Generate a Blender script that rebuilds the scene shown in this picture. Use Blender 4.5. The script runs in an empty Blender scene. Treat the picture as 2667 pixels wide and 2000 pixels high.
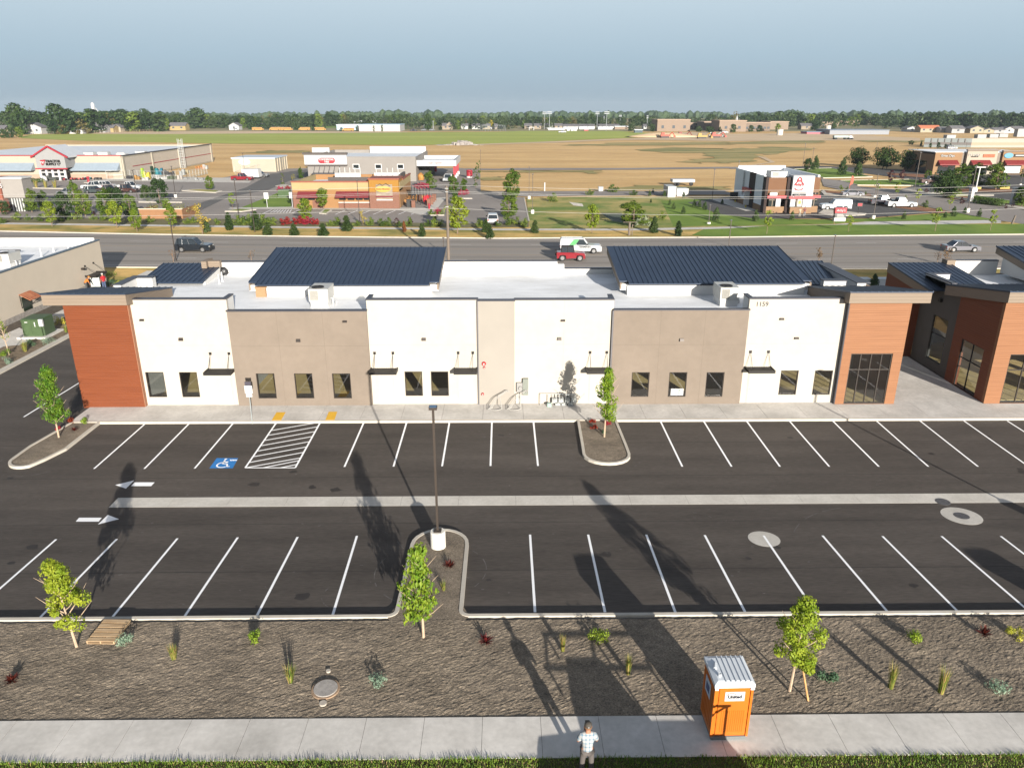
import bpy, bmesh, math, random
from mathutils import Matrix, Vector
R = math.radians
random.seed(7)
C = bpy.context.scene.collection
# ------------------------------------------------------------------ camera, sky, sun, exposure
cam = bpy.data.objects.new('camera', bpy.data.cameras.new('camera'))
C.objects.link(cam); bpy.context.scene.camera = cam
T = 2667/2212
FPX, PIT, YAW, CAMZ = 1970/T, math.atan((1000-277)/1970), R(.62), 18.95
cam.data.sensor_width = 36; cam.data.lens = 36*1970/2667
cam.data.clip_start = .2; cam.data.clip_end = 12000
cam.location = (0, 0, CAMZ)
cam.rotation_euler = (R(90)-PIT, 0, -YAW)
SUN_EL, SUN_AZ = R(14), R(18.5)          # low sun behind the camera, a little to the right
W = bpy.data.worlds.new('World'); bpy.context.scene.world = W; W.use_nodes = True
nt = W.node_tree
sky = nt.nodes.new('ShaderNodeTexSky'); sky.sky_type = 'NISHITA'; sky.sun_disc = False
sky.sun_elevation = SUN_EL; sky.sun_rotation = math.pi-SUN_AZ
sky.air_density = 1.0; sky.dust_density = 3.0; sky.ozone_density = 2.0; sky.altitude = 800
bg = nt.nodes['Background']; bg.inputs[1].default_value = .052
# smoky summer air: low in the sky a dull grey-blue veil lies over the clear sky
tcw = nt.nodes.new('ShaderNodeTexCoord'); sxw = nt.nodes.new('ShaderNodeSeparateXYZ'); rpw = nt.nodes.new('ShaderNodeValToRGB'); mrw = nt.nodes.new('ShaderNodeMapRange'); mxw = nt.nodes.new('ShaderNodeMix'); mxw.data_type = 'RGBA'
nt.links.new(tcw.outputs['Generated'], sxw.inputs[0]); nt.links.new(sxw.outputs['Z'], rpw.inputs[0]); nt.links.new(sxw.outputs['Z'], mrw.inputs[0])
VE = rpw.color_ramp.elements; K = 1/.052
for e, (p_, c_) in zip((VE[0], VE[1], VE.new(.5)), ((.0, (.146, .187, .221)), (.14, (.228, .322, .372)), (.055, (.177, .234, .276)))): e.position = p_; e.color = (*(v for v in c_), 1)
gnw = nt.nodes.new('ShaderNodeVectorMath'); gnw.operation = 'SCALE'; gnw.inputs['Scale'].default_value = K; nt.links.new(rpw.outputs[0], gnw.inputs[0])
mrw.inputs[1].default_value = .13; mrw.inputs[2].default_value = .4; mrw.inputs[3].default_value = 1; mrw.inputs[4].default_value = .1
nt.links.new(mrw.outputs[0], mxw.inputs[0]); nt.links.new(sky.outputs[0], mxw.inputs[6]); nt.links.new(gnw.outputs[0], mxw.inputs[7]); nt.links.new(mxw.outputs[2], bg.inputs[0])
sl = bpy.data.lights.new('sun', 'SUN'); sl.energy = 5; sl.angle = R(.5); sl.color = (1, .93, .83)
so = bpy.data.objects.new('sun', sl); C.objects.link(so)
sd = Vector((math.sin(SUN_AZ)*math.cos(SUN_EL), -math.cos(SUN_AZ)*math.cos(SUN_EL), math.sin(SUN_EL)))
so.rotation_euler = sd.to_track_quat('Z', 'Y').to_euler(); so.location = (60, -80, 60)
vs = bpy.context.scene.view_settings
vs.view_transform = 'Standard'; vs.look = 'None'; vs.exposure = 1.25; vs.gamma = 1
try: bpy.context.scene.cycles.max_bounces = 8; bpy.context.scene.cycles.transparent_max_bounces = 24
except Exception: pass
# ------------------------------------------------------------------ photo geometry: a pixel of the photograph to a point of the place
Y0, S2, YK = 33.6, .048, 24.2            # the lot drains to a valley gutter at Y0
ZL = S2*(Y0-YK)+.15                      # level of the landscape strip and the near sidewalk
def zg(y):
    if y >= Y0: return 0.
    if y >= YK: return S2*(Y0-y)
    return ZL
def ray(px, py):
    x = (px-1106)/FPX; y = (py-829.5)/FPX; c, s = math.cos(PIT), math.sin(PIT)
    d = (x, c-s*y, -s-c*y); cw, sw = math.cos(-YAW), math.sin(-YAW)
    return (d[0]*cw-d[1]*sw, d[0]*sw+d[1]*cw, d[2])
def P(px, py, h=0):                      # on the ground (plus h)
    d = ray(px, py); zz = 0
    for _ in range(30):
        t = (zz+h-CAMZ)/d[2]; zz = zg(t*d[1])*.7+zz*.3
    return Vector((t*d[0], t*d[1], CAMZ+t*d[2]))
def PY(px, py, Y):                       # on the upright plane at depth Y
    d = ray(px, py); t = Y/d[1]; return Vector((t*d[0], Y, CAMZ+t*d[2]))
ZM = {1: (0, 220, .31646), 2: (600, 220, .31646), 3: (1200, 220, .31646), 4: (1850, 220, .36935), 5: (0, 600, .31646), 6: (600, 600, .31646),
      7: (1200, 600, .31646), 8: (1850, 600, .36935), 9: (0, 1080, .40687), 10: (880, 1080, .40687), 11: (1767, 1080, .40687),
      12: (0, 1560, .40687), 13: (880, 1560, .40687), 14: (1767, 1500, .40687), 15: (0, 610, .205), 16: (2230, 620, .27728), 17: (330, 630, .21248),
      18: (0, 370, .12206), 19: (260, 370, .12658), 20: (780, 380, .19892), 21: (1900, 430, .12658), 22: (2380, 340, .13262), 23: (0, 260, .18987),
      24: (420, 270, .28933), 25: (1060, 270, .28933), 26: (1240, 900, .14467), 27: (1480, 1850, .09043), 28: (1800, 1690, .15075)}
def q(k, x, y): a, b, s = ZM[k]; return ((a+x*s)/T, (b+y*s)/T)
def g(k, x, y, h=0): return P(*q(k, x, y), h)
def gy(k, x, y, Y): return PY(*q(k, x, y), Y)
# ------------------------------------------------------------------ materials
MT = {}
def mat(name, col, rough=.85, var=.12, scale=6., bump=0., bscale=None, metal=0., spec=.3, col2=None, world=True, stretch=None, thr=None, randobj=0., detail=5., fine=None):
    if name in MT: return MT[name]
    m = bpy.data.materials.new(name); m.use_nodes = True; n = m.node_tree; b = n.nodes['Principled BSDF']; L = n.links.new
    b.inputs['Roughness'].default_value = rough; b.inputs['Metallic'].default_value = metal; b.inputs['Specular IOR Level'].default_value = spec
    if world: src = n.nodes.new('ShaderNodeNewGeometry').outputs['Position']
    else: src = n.nodes.new('ShaderNodeTexCoord').outputs['Object']
    if stretch:
        mp = n.nodes.new('ShaderNodeMapping'); mp.inputs['Scale'].default_value = stretch; L(src, mp.inputs[0]); src = mp.outputs[0]
    nz = n.nodes.new('ShaderNodeTexNoise'); nz.inputs['Scale'].default_value = scale; nz.inputs['Detail'].default_value = detail; nz.inputs['Roughness'].default_value = .65
    L(src, nz.inputs['Vector'])
    rp = n.nodes.new('ShaderNodeValToRGB'); L(nz.outputs['Fac'], rp.inputs[0])
    lo, hi = thr or (.3, .7); rp.color_ramp.elements[0].position = lo; rp.color_ramp.elements[1].position = hi
    c2 = col2 or tuple(min(1, x*(1+var)) for x in col); c1 = col if col2 else tuple(x*(1-var) for x in col)
    rp.color_ramp.elements[0].color = (*c1, 1); rp.color_ramp.elements[1].color = (*c2, 1)
    out = rp.outputs[0]
    if randobj:
        oi = n.nodes.new('ShaderNodeObjectInfo'); hs = n.nodes.new('ShaderNodeHueSaturation')
        mr = n.nodes.new('ShaderNodeMapRange'); mr.inputs[3].default_value = 1-randobj; mr.inputs[4].default_value = 1+randobj
        L(oi.outputs['Random'], mr.inputs[0]); L(mr.outputs[0], hs.inputs['Value'])
        m2 = n.nodes.new('ShaderNodeMapRange'); m2.inputs[3].default_value = .5+randobj*.06; m2.inputs[4].default_value = .5-randobj*.06
        L(oi.outputs['Random'], m2.inputs[0]); L(m2.outputs[0], hs.inputs['Hue'])
        L(out, hs.inputs['Color']); out = hs.outputs[0]
    for fine in fine or ():                          # further grain, fine or broad, over the first variation
        n2 = n.nodes.new('ShaderNodeTexNoise'); n2.inputs['Scale'].default_value = fine[0]; n2.inputs['Detail'].default_value = 3; L(src, n2.inputs['Vector'])
        r2 = n.nodes.new('ShaderNodeMapRange'); r2.inputs[1].default_value = .3; r2.inputs[2].default_value = .7; r2.inputs[3].default_value = 1-fine[1]; r2.inputs[4].default_value = 1+fine[1]; L(n2.outputs['Fac'], r2.inputs[0])
        h2 = n.nodes.new('ShaderNodeHueSaturation'); L(r2.outputs[0], h2.inputs['Value']); L(out, h2.inputs['Color']); out = h2.outputs[0]
    L(out, b.inputs['Base Color'])
    if bump:
        bn = n.nodes.new('ShaderNodeTexNoise'); bn.inputs['Scale'].default_value = bscale or scale*3; bn.inputs['Detail'].default_value = 6
        L(src, bn.inputs['Vector']); bm = n.nodes.new('ShaderNodeBump'); bm.inputs['Strength'].default_value = 1; bm.inputs['Distance'].default_value = bump
        L(bn.outputs['Fac'], bm.inputs['Height']); L(bm.outputs[0], b.inputs['Normal'])
    m['bsdf'] = 1; MT[name] = m; return m
def flat(name, col, rough=.5, metal=0., spec=.4): return mat(name, col, rough, .05, 3., metal=metal, spec=spec)
def leafmat(name, c1, c2, scale=1.5, rnd=.25, trans=.35):
    if name in MT: return MT[name]
    m = bpy.data.materials.new(name); m.use_nodes = True; n = m.node_tree; L = n.links.new
    for x in list(n.nodes): n.nodes.remove(x)
    o = n.nodes.new('ShaderNodeOutputMaterial'); mx = n.nodes.new('ShaderNodeMixShader'); mx.inputs[0].default_value = trans
    d = n.nodes.new('ShaderNodeBsdfPrincipled'); d.inputs['Roughness'].default_value = .55; d.inputs['Specular IOR Level'].default_value = .25
    t = n.nodes.new('ShaderNodeBsdfTranslucent')
    tc = n.nodes.new('ShaderNodeTexCoord'); nz = n.nodes.new('ShaderNodeTexNoise'); nz.inputs['Scale'].default_value = scale; nz.inputs['Detail'].default_value = 4
    L(tc.outputs['Object'], nz.inputs['Vector'])
    rp = n.nodes.new('ShaderNodeValToRGB'); rp.color_ramp.elements[0].position = .35; rp.color_ramp.elements[1].position = .65
    rp.color_ramp.elements[0].color = (*c1, 1); rp.color_ramp.elements[1].color = (*c2, 1); L(nz.outputs['Fac'], rp.inputs[0])
    oi = n.nodes.new('ShaderNodeObjectInfo'); hs = n.nodes.new('ShaderNodeHueSaturation'); mr = n.nodes.new('ShaderNodeMapRange')
    mr.inputs[3].default_value = 1-rnd; mr.inputs[4].default_value = 1+rnd; L(oi.outputs['Random'], mr.inputs[0]); L(mr.outputs[0], hs.inputs['Value'])
    m2 = n.nodes.new('ShaderNodeMapRange'); m2.inputs[3].default_value = .515; m2.inputs[4].default_value = .485; L(oi.outputs['Random'], m2.inputs[0]); L(m2.outputs[0], hs.inputs['Hue'])
    L(rp.outputs[0], hs.inputs['Color']); L(hs.outputs[0], d.inputs['Base Color']); L(hs.outputs[0], t.inputs['Color'])
    L(d.outputs[0], mx.inputs[1]); L(t.outputs[0], mx.inputs[2]); L(mx.outputs[0], o.inputs[0]); MT[name] = m; return m
def glassmat(name, tint=(.8, .85, .85), refl=1.):   # thin pane: light passes, the sky and ground reflect in it
    m = bpy.data.materials.new(name); m.use_nodes = True; n = m.node_tree; L = n.links.new
    for x in list(n.nodes): n.nodes.remove(x)
    o = n.nodes.new('ShaderNodeOutputMaterial'); mx = n.nodes.new('ShaderNodeMixShader'); tr = n.nodes.new('ShaderNodeBsdfTransparent'); gl = n.nodes.new('ShaderNodeBsdfGlossy')
    tr.inputs[0].default_value = (*tint, 1); gl.inputs['Roughness'].default_value = .01; gl.inputs[0].default_value = (refl, refl, refl, 1)
    fr = n.nodes.new('ShaderNodeFresnel'); fr.inputs[0].default_value = 1.9
    L(fr.outputs[0], mx.inputs[0]); L(tr.outputs[0], mx.inputs[1]); L(gl.outputs[0], mx.inputs[2]); L(mx.outputs[0], o.inputs[0]); MT[name] = m; return m
# ------------------------------------------------------------------ mesh builder and tags
class MB:
    def __init__(s): s.v = []; s.f = []; s.m = []
    def add(s, vs_, fs, mi=0):
        k = len(s.v); s.v += [tuple(v) for v in vs_]; s.f += [tuple(i+k for i in f) for f in fs]; s.m += [mi]*len(fs); return s
    def box(s, x0, x1, y0, y1, z0, z1, mi=0):
        return s.add([(x0, y0, z0), (x1, y0, z0), (x1, y1, z0), (x0, y1, z0), (x0, y0, z1), (x1, y0, z1), (x1, y1, z1), (x0, y1, z1)],
              [(3, 2, 1, 0), (4, 5, 6, 7), (0, 1, 5, 4), (1, 2, 6, 5), (2, 3, 7, 6), (3, 0, 4, 7)], mi)
    def obox(s, c, sx, sy, sz, rz=0, mi=0):         # c = centre of the base
        ca, sa = math.cos(rz), math.sin(rz); p = []
        for z in (0, sz):
            for a, b in ((-.5, -.5), (.5, -.5), (.5, .5), (-.5, .5)):
                x, y = a*sx, b*sy; p.append((c[0]+x*ca-y*sa, c[1]+x*sa+y*ca, c[2]+z))
        return s.add(p, [(3, 2, 1, 0), (4, 5, 6, 7), (0, 1, 5, 4), (1, 2, 6, 5), (2, 3, 7, 6), (3, 0, 4, 7)], mi)
    def prism(s, pl, z0, z1, mi=0):
        n = len(pl); a = sum(pl[i][0]*pl[(i+1) % n][1]-pl[(i+1) % n][0]*pl[i][1] for i in range(n))
        if a < 0: pl = pl[::-1]
        return s.add([(p[0], p[1], z0) for p in pl]+[(p[0], p[1], z1) for p in pl], [tuple(range(n))[::-1], tuple(range(n, 2*n))]+[(i, (i+1) % n, n+(i+1) % n, n+i) for i in range(n)], mi)
    def xz(s, pl, y0, y1, mi=0):                    # profile in x,z pushed along y
        n = len(pl)
        return s.add([(p[0], y0, p[1]) for p in pl]+[(p[0], y1, p[1]) for p in pl], [tuple(range(n)), tuple(range(n, 2*n))[::-1]]+[((i+1) % n, i, n+i, n+(i+1) % n) for i in range(n)], mi)
    def yz(s, pl, x0, x1, mi=0):
        n = len(pl)
        return s.add([(x0, p[0], p[1]) for p in pl]+[(x1, p[0], p[1]) for p in pl], [tuple(range(n)), tuple(range(n, 2*n))[::-1]]+[((i+1) % n, i, n+i, n+(i+1) % n) for i in range(n)], mi)
    def tube(s, p, r, p2, r2=None, n=6, mi=0, caps=True):
        p, p2 = Vector(p), Vector(p2); r2 = r if r2 is None else r2; d = (p2-p).normalized()
        u = d.orthogonal().normalized(); w = d.cross(u); a = [2*math.pi*i/n for i in range(n)]
        vs_ = [p+(u*math.cos(t)+w*math.sin(t))*r for t in a]+[p2+(u*math.cos(t)+w*math.sin(t))*r2 for t in a]
        fs = [(i, (i+1) % n, n+(i+1) % n, n+i) for i in range(n)]
        if caps: fs += [tuple(range(n))[::-1], tuple(range(n, 2*n))]
        return s.add(vs_, fs, mi)
    def path(s, pts, r, n=6, mi=0):
        for a, b in zip(pts, pts[1:]): s.tube(a, r, b, None, n, mi)
        return s
    def quad(s, *p, mi=0): return s.add(p, [tuple(range(len(p)))], mi)
    def lathe(s, prof, c=(0, 0, 0), n=12, mi=0):
        k = len(prof); vs_ = []
        for r, z in prof:
            for i in range(n): t = 2*math.pi*i/n; vs_.append((c[0]+r*math.cos(t), c[1]+r*math.sin(t), c[2]+z))
        fs = [(j*n+i, j*n+(i+1) % n, (j+1)*n+(i+1) % n, (j+1)*n+i) for j in range(k-1) for i in range(n)]
        return s.add(vs_, fs+[tuple(range(n))[::-1], tuple(range((k-1)*n, k*n))], mi)
    def build(s, name, m, parent=None, smooth=False):
        me = bpy.data.meshes.new(name); me.from_pydata(s.v, [], s.f)
        ms = m if isinstance(m, (list, tuple)) else [m]
        for x in ms: me.materials.append(x)
        if len(ms) > 1: me.polygons.foreach_set('material_index', s.m)
        if smooth: me.polygons.foreach_set('use_smooth', [True]*len(s.f))
        me.update(); return link(bpy.data.objects.new(name, me), parent)
def link(o, parent=None):
    C.objects.link(o)
    if parent:
        o.parent = parent
        if parent.type == 'EMPTY': o.matrix_parent_inverse = Matrix.Translation(-parent.location)
    return o
def tag(o, label=None, cat=None, group=None, kind=None):
    if label: o['label'] = label
    if cat: o['category'] = cat
    if group: o['group'] = group
    if kind: o['kind'] = kind
    return o
def thing(name, label, cat, loc=(0, 0, 0), group=None):
    o = bpy.data.objects.new(name, None); o.empty_display_size = .3; C.objects.link(o); o.location = loc
    return tag(o, label, cat, group)
def boxes(name, m, par, *bs):                       # a run of like parts, each an object of its own
    for b in bs: MB().box(*b).build(name, m, par)
def solo(mb, name, m, label, cat, group=None, smooth=False): return tag(mb.build(name, m, None, smooth), label, cat, group)
def struct(mb, name, m, kind='structure'): return tag(mb.build(name, m), kind=kind)
def kids(o): return [c for c in bpy.data.objects if c.parent == o]
def copy_tree(o, loc=None, rz=0, sc=None, label=None, group=None, kc={}):
    r = o.copy(); C.objects.link(r)
    if loc is not None: r.location = loc
    r.rotation_euler = (0, 0, rz)
    if sc: r.scale = sc if isinstance(sc, tuple) else (sc, sc, sc)
    if label: r['label'] = label
    if group: r['group'] = group
    if o.name not in kc: kc[o.name] = [(c, kids(c)) for c in kids(o)]
    for c, gs in kc[o.name]:
        d = c.copy(); C.objects.link(d); d.parent = r
        for e in gs: f = e.copy(); C.objects.link(f); f.parent = d
    return r
def place(o, used, loc, rz=0, sc=None, label=None, group=None):   # the first use moves the thing itself, later ones copy it
    if id(o) in used: return copy_tree(o, loc, rz, sc, label, group)
    used.add(id(o)); copy_tree.__defaults__[-1][o.name] = [(c, kids(c)) for c in kids(o)]
    o.location = loc; o.rotation_euler = (0, 0, rz)
    if sc: o.scale = sc if isinstance(sc, tuple) else (sc, sc, sc)
    if label: o['label'] = label
    if group: o['group'] = group
    return o
USED = set()
def text(s, size, m, parent, loc, name='lettering', rot=(R(90), 0, 0), ext=.02, bold=0., sx=1., width=0):
    cu = bpy.data.curves.new(name, 'FONT'); cu.body = s; cu.size = size; cu.extrude = ext; cu.align_x = 'CENTER'; cu.align_y = 'CENTER'; cu.offset = bold; cu.resolution_u = 3
    t = bpy.data.objects.new(name, cu); C.objects.link(t); bpy.context.view_layer.update()
    me = bpy.data.meshes.new_from_object(t.evaluated_get(bpy.context.evaluated_depsgraph_get())); bpy.data.objects.remove(t)
    me.materials.clear(); me.materials.append(m); me.name = name
    if width: w_ = max(v.co.x for v in me.vertices)-min(v.co.x for v in me.vertices); me.transform(Matrix.Diagonal((width/w_, width/w_, 1, 1)))
    me.transform(Matrix.Translation(loc) @ Matrix.Rotation(rot[2], 4, 'Z') @ Matrix.Rotation(rot[0], 4, 'X') @ Matrix.Diagonal((sx, 1, 1, 1)))
    return link(bpy.data.objects.new(name, me), parent)
ORD = 'first second third fourth fifth sixth seventh eighth ninth tenth eleventh twelfth thirteenth fourteenth fifteenth sixteenth seventeenth eighteenth nineteenth twentieth'.split()
# ------------------------------------------------------------------ ground materials
asphalt = mat('lot_asphalt', (.044, .0372, .032), .9, .0, .42, .006, 60, col2=(.085, .0725, .0625), stretch=(.3, 1.5, 1), thr=(.26, .76), detail=9, fine=((9, .16), (.13, .16)))
roadm = mat('road_asphalt', (.205, .183, .162), .9, .0, .25, .003, 40, col2=(.25, .225, .20), stretch=(.12, 1.8, 1))
lot2 = mat('old_lot_asphalt', (.19, .167, .15), .9, .0, .06, .003, 30, col2=(.25, .222, .20))
lot3 = mat('dark_lot_asphalt', (.07, .066, .064), .9, .1, .2, .003, 30)
conc = mat('concrete', (.40, .375, .335), .85, .0, .8, .002, 40, col2=(.50, .475, .43), fine=((6, .06),))
concw = mat('walk_concrete', (.39, .37, .34), .85, .0, .55, .002, 40, col2=(.54, .515, .48), detail=8, fine=((5, .07), (.6, .07)))
kerbm = mat('kerb_concrete', (.38, .345, .295), .85, .0, 1.5, .002, 50, col2=(.46, .425, .365))
mulch = mat('bark_mulch', (.085, .070, .054), 1, .0, 20, .022, 26, col2=(.255, .206, .152), stretch=(.75, 1.1, 1), thr=(.34, .68), detail=8, fine=((60, .5), (.9, .2), (4, .16)))
dry = mat('dry_field', (.39, .235, .085), 1, .0, .03, .05, 3, col2=(.58, .39, .175), stretch=(.3, 1.9, 1), detail=9, fine=((.3, .12), (2.5, .14)))
drygr = mat('verge_grass', (.18, .17, .035), 1, .0, .16, .05, 4, col2=(.56, .36, .12), stretch=(.6, 1.2, 1), thr=(.36, .60))
meadow = mat('meadow_grass', (.11, .165, .025), 1, .0, .09, .06, 3, col2=(.40, .30, .11), stretch=(.8, .9, 1), thr=(.40, .64))
lawn = mat('lawn', (.075, .14, .012), 1, .0, .12, .03, 5, col2=(.16, .23, .025))
crop = mat('green_field_crop', (.22, .265, .04), 1, .0, .02, .03, 2, col2=(.31, .335, .06), stretch=(.25, 1.5, 1), fine=((.4, .1),))
soil = mat('bare_soil', (.42, .30, .18), 1, .0, .05, .04, 2, col2=(.52, .40, .26), stretch=(.5, 1.4, 1))
weeds = mat('weed_patch', (.13, .14, .04), 1, .0, .06, .04, 2, col2=(.34, .26, .10), stretch=(.35, 1.6, 1), thr=(.35, .62))
def ragged(pts, n=7, k=.006):                       # a natural, uneven outline
    rn = random.Random(len(pts)*7+int(abs(pts[0][0]))); o = []
    for a, c in zip(pts, pts[1:]+pts[:1]):
        for i in range(n): f = i/n; y = a[1]+(c[1]-a[1])*f; o.append(Vector((a[0]+(c[0]-a[0])*f+rn.uniform(-1, 1)*y*.012, y*(1+rn.uniform(-k, k)), 0)))
    return o
paint = mat('white_road_paint', (.82, .82, .82), .7, .03, 20)
paintw = mat('worn_road_paint', (.40, .38, .35), .8, .25, 1.2)
yellowp = mat('faded_yellow_paint', (.32, .22, .11), .8, .1, 1)
suburb = mat('suburb_ground', (.16, .15, .07), 1, .0, .02, col2=(.25, .21, .11))
# ------------------------------------------------------------------ terrain: one sheet to the horizon
def terrain():
    ys = [-400, -60, 0, 17.3, 19.07, 23.98, YK, Y0, 60, 120, 300, 640, 1300, 2200, 5000, 9500]
    xs = [-9000, -2500, -600, -140, -40, 0, 40, 140, 600, 2500, 9000]; b = MB(); vv = []
    for y in ys:
        z = zg(y)-.3 if y <= 60 else -.06
        if y < 15: z = ZL-.2
        if y > 1300: z = -.0142*(y-1300)
        for x in xs: vv.append((x, y, z))
    n = len(xs); b.add(vv, [(j*n+i, j*n+i+1, (j+1)*n+i+1, (j+1)*n+i) for j in range(len(ys)-1) for i in range(n-1)])
    o = struct(b, 'ground', dry); return o
ground = terrain()
LAY = [0]
def sheet(name, pts, m, h, kind='structure', grp=None):
    b = MB(); LAY[0] += 1; h += LAY[0]*.0007 if h > 0 and pts[0][1] > 62 else 0; b.add([(p[0], p[1], p[2] if len(p) > 2 and h is None else zg(p[1])+(h or 0)) for p in pts], [tuple(range(len(pts)))])
    a = sum(pts[i][0]*pts[(i+1) % len(pts)][1]-pts[(i+1) % len(pts)][0]*pts[i][1] for i in range(len(pts)))
    if a < 0: b.f = [f[::-1] for f in b.f]
    return struct(b, name, m, kind)
def gs(k, *pts): return [g(k, x, y) for x, y in pts]
def rect(x0, x1, y0, y1): return [(x0, y0), (x1, y0), (x1, y1), (x0, y1)]
# street on the near side (out of frame), grass strip, sidewalk, mulch bed
ST = ZL-.15
struct(MB().box(-120, 120, -2, 14.9, ST-.3, ST), 'street', roadm)
struct(MB().box(-120, 120, 14.9, 15.15, ST-.3, ST+.15), 'kerb', kerbm)
sheet('grass_strip', rect(-120, 120, 15.15, 17.45), mat('strip_soil', (.06, .055, .022), 1, .2, 3, .03, 9), -.02)
sw = MB(); x = -60.
swm = concw
while x < 60:
    sw.box(x+.006, x+1.846, 17.44, 19.08, ZL-.14, ZL+.0 if False else ZL); x += 1.852
struct(sw, 'sidewalk', swm)
struct(MB().box(-60, 60, 17.46, 19.06, ZL-.2, ZL-.025), 'sidewalk_base', mat('joint_dirt', (.1, .09, .075), 1))
# mulch bed with a rolling rough surface
def mulchbed():
    b = MB(); nx, ny = 900, 84; x0, x1, y0, y1 = -40., 40., 19.09, 24.0
    from mathutils import noise
    def hz(x, y): return ZL-.035+.016*noise.noise((x*1.9+.5*y, y*2.6, 0))+.014*noise.noise((x*6.5-2*y, y*6, 3))+.024*abs(noise.noise((x*11, y*11+x*3, 7)))+.012*noise.noise((x*19, y*19, 9))
    vv = [(x0+(x1-x0)*i/nx, y0+(y1-y0)*j/ny) for j in range(ny+1) for i in range(nx+1)]
    b.add([(x, y, hz(x, y)) for x, y in vv], [(j*(nx+1)+i, j*(nx+1)+i+1, (j+1)*(nx+1)+i+1, (j+1)*(nx+1)+i) for j in range(ny) for i in range(nx)])
    return struct(b, 'mulch_bed', mulch, 'stuff')
mulchbed()
# parking lot, sloping to the gutter
lot = MB()
for a, b_ in ((YK-.1, Y0), (Y0, 60)):
    lot.add([(-75, a, zg(max(a, YK))), (75, a, zg(max(a, YK))), (75, b_, 0), (-75, b_, 0)], [(0, 1, 2, 3)])
lot.add([(-75, 60, 0), (-29, 60, 0), (-29, 92, 0), (-75, 92, 0)], [(0, 1, 2, 3)])
struct(lot, 'parking_lot', asphalt)
def strip(b, p, p2, w, h=.004):
    p, p2 = Vector(p[:2]).to_3d(), Vector(p2[:2]).to_3d(); d = (p2-p).normalized(); s = Vector((-d.y, d.x, 0))*w/2
    qd = [p-s, p2-s, p2+s, p+s]
    ys = sorted((p.y, p2.y))
    if ys[0] < Y0-.05 and ys[1] > Y0+.05: pass
    b.add([(v.x, v.y, zg(v.y)+h) for v in qd], [(0, 1, 2, 3)])
mk = MB()
for k, l in ((9, [(925, 62, 602, 346), (1208, 60, 924, 346), (1490, 58, 1246, 344), (1770, 50, 1570, 340), (2050, 50, 1890, 340)]),
             (10, [(166, 50, 42, 334), (440, 50, 356, 332), (714, 48, 667, 330), (986, 48, 977, 328), (1252, 46, 1281, 328), (2065, 42, 2205, 332)]),
             (11, [(162, 42, 340, 332), (437, 42, 650, 332), (712, 42, 966, 332), (990, 42, 1283, 332), (1270, 42, 1600, 332), (1547, 40, 1918, 332), (1828, 40, 2240, 330), (2105, 40, 2560, 330)]),
             (9, [(360, 797, -90, 1190), (748, 795, 236, 1318), (1136, 791, 705, 1312), (1522, 785, 1170, 1307), (1905, 782, 1637, 1300)]),
             (10, [(122, 775, -36, 1290), (1230, 767, 1262, 1263), (1602, 767, 1710, 1263), (1974, 767, 2160, 1263)]),
             (11, [(168, 770, 430, 1268), (545, 773, 878, 1262), (922, 773, 1347, 1270), (1306, 777, 1800, 1270), (1684, 777, 2250, 1262), (2063, 777, 2700, 1262)])):
    for a, b_, c, d in l: strip(mk, g(k, a, b_), g(k, c, d), .105)
# hatched access aisle
A0, A1, B0, B1 = g(9, 1770, 50), g(9, 1570, 340), g(9, 2050, 50), g(9, 1890, 340)
strip(mk, A1, B1, .1, .005)
for i in range(1, 9):
    t0 = 1-i/8.6+.13; t1 = 1-i/8.6-.08
    if t1 < 0: e = B0+(A0-B0)*(-t1/.21)*1.0; strip(mk, A0+(A1-A0)*max(0, t0), e, .1, .0055)
    else: strip(mk, A0+(A1-A0)*min(1, t0), B0+(B1-B0)*t1, .1, .0055)
for f in (.35, .7): strip(mk, A1+(B1-A1)*f, B0+(B1-B0)*(1-(1-f)*.22), .1, .0055)
for k, tri, bar in ((9, [(738, 450), (860, 420), (806, 473)], [(862, 433), (990, 433), (968, 457), (838, 457)]), (9, [(762, 668), (690, 641), (627, 702)], [(506, 659), (652, 659), (632, 684), (485, 684)])):
    for pl in (tri, bar):
        w = [g(k, *p) for p in pl]; a = sum(w[i][0]*w[(i+1) % len(w)][1]-w[(i+1) % len(w)][0]*w[i][1] for i in range(len(w)))
        if a < 0: w = w[::-1]
        mk.add([(v.x, v.y, v.z+.005) for v in w], [tuple(range(len(w)))])
# street lettering and lines on the highway
struct(mk, 'painted_markings', paint)
rn = random.Random(2); sc = MB()                     # pale curved tyre scuffs round the peninsula and along the aisles
for cx, cy, r_, a0, a1 in ((-3.0, 27.6, 2.55, 130, 235), (-3.0, 27.8, 2.2, 300, 420), (-6.4, 25.9, 1.0, 150, 250), (5.9, 39.6, 2.0, 190, 330), (-26.6, 39.4, 2.1, 180, 320), (9, 31.6, 1.4, 20, 90), (18, 28.5, 5, 100, 150), (-10, 27, 6, 20, 50)):
    a = a0
    while a < a1:
        s_ = rn.uniform(2, 9)
        if rn.random() < .6: strip(sc, (cx+r_*math.cos(R(a)), max(24.4, cy+r_*math.sin(R(a)))), (cx+r_*math.cos(R(a+s_)), max(24.5, cy+r_*math.sin(R(a+s_)))), rn.uniform(.015, .05), .003)
        a += s_
for i in range(150):
    x, y = rn.uniform(-30, 30), rn.uniform(24.8, 44.2); strip(sc, (x, y), (x+rn.uniform(.03, .14), y+rn.uniform(-.06, .06)), rn.uniform(.02, .07), .0025)
struct(sc, 'tyre_scuff', mat('chalk_scuff', (.10, .092, .087), .95, .3, 3))
os_ = MB()                                            # darker oil and patch stains in the bays
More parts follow.
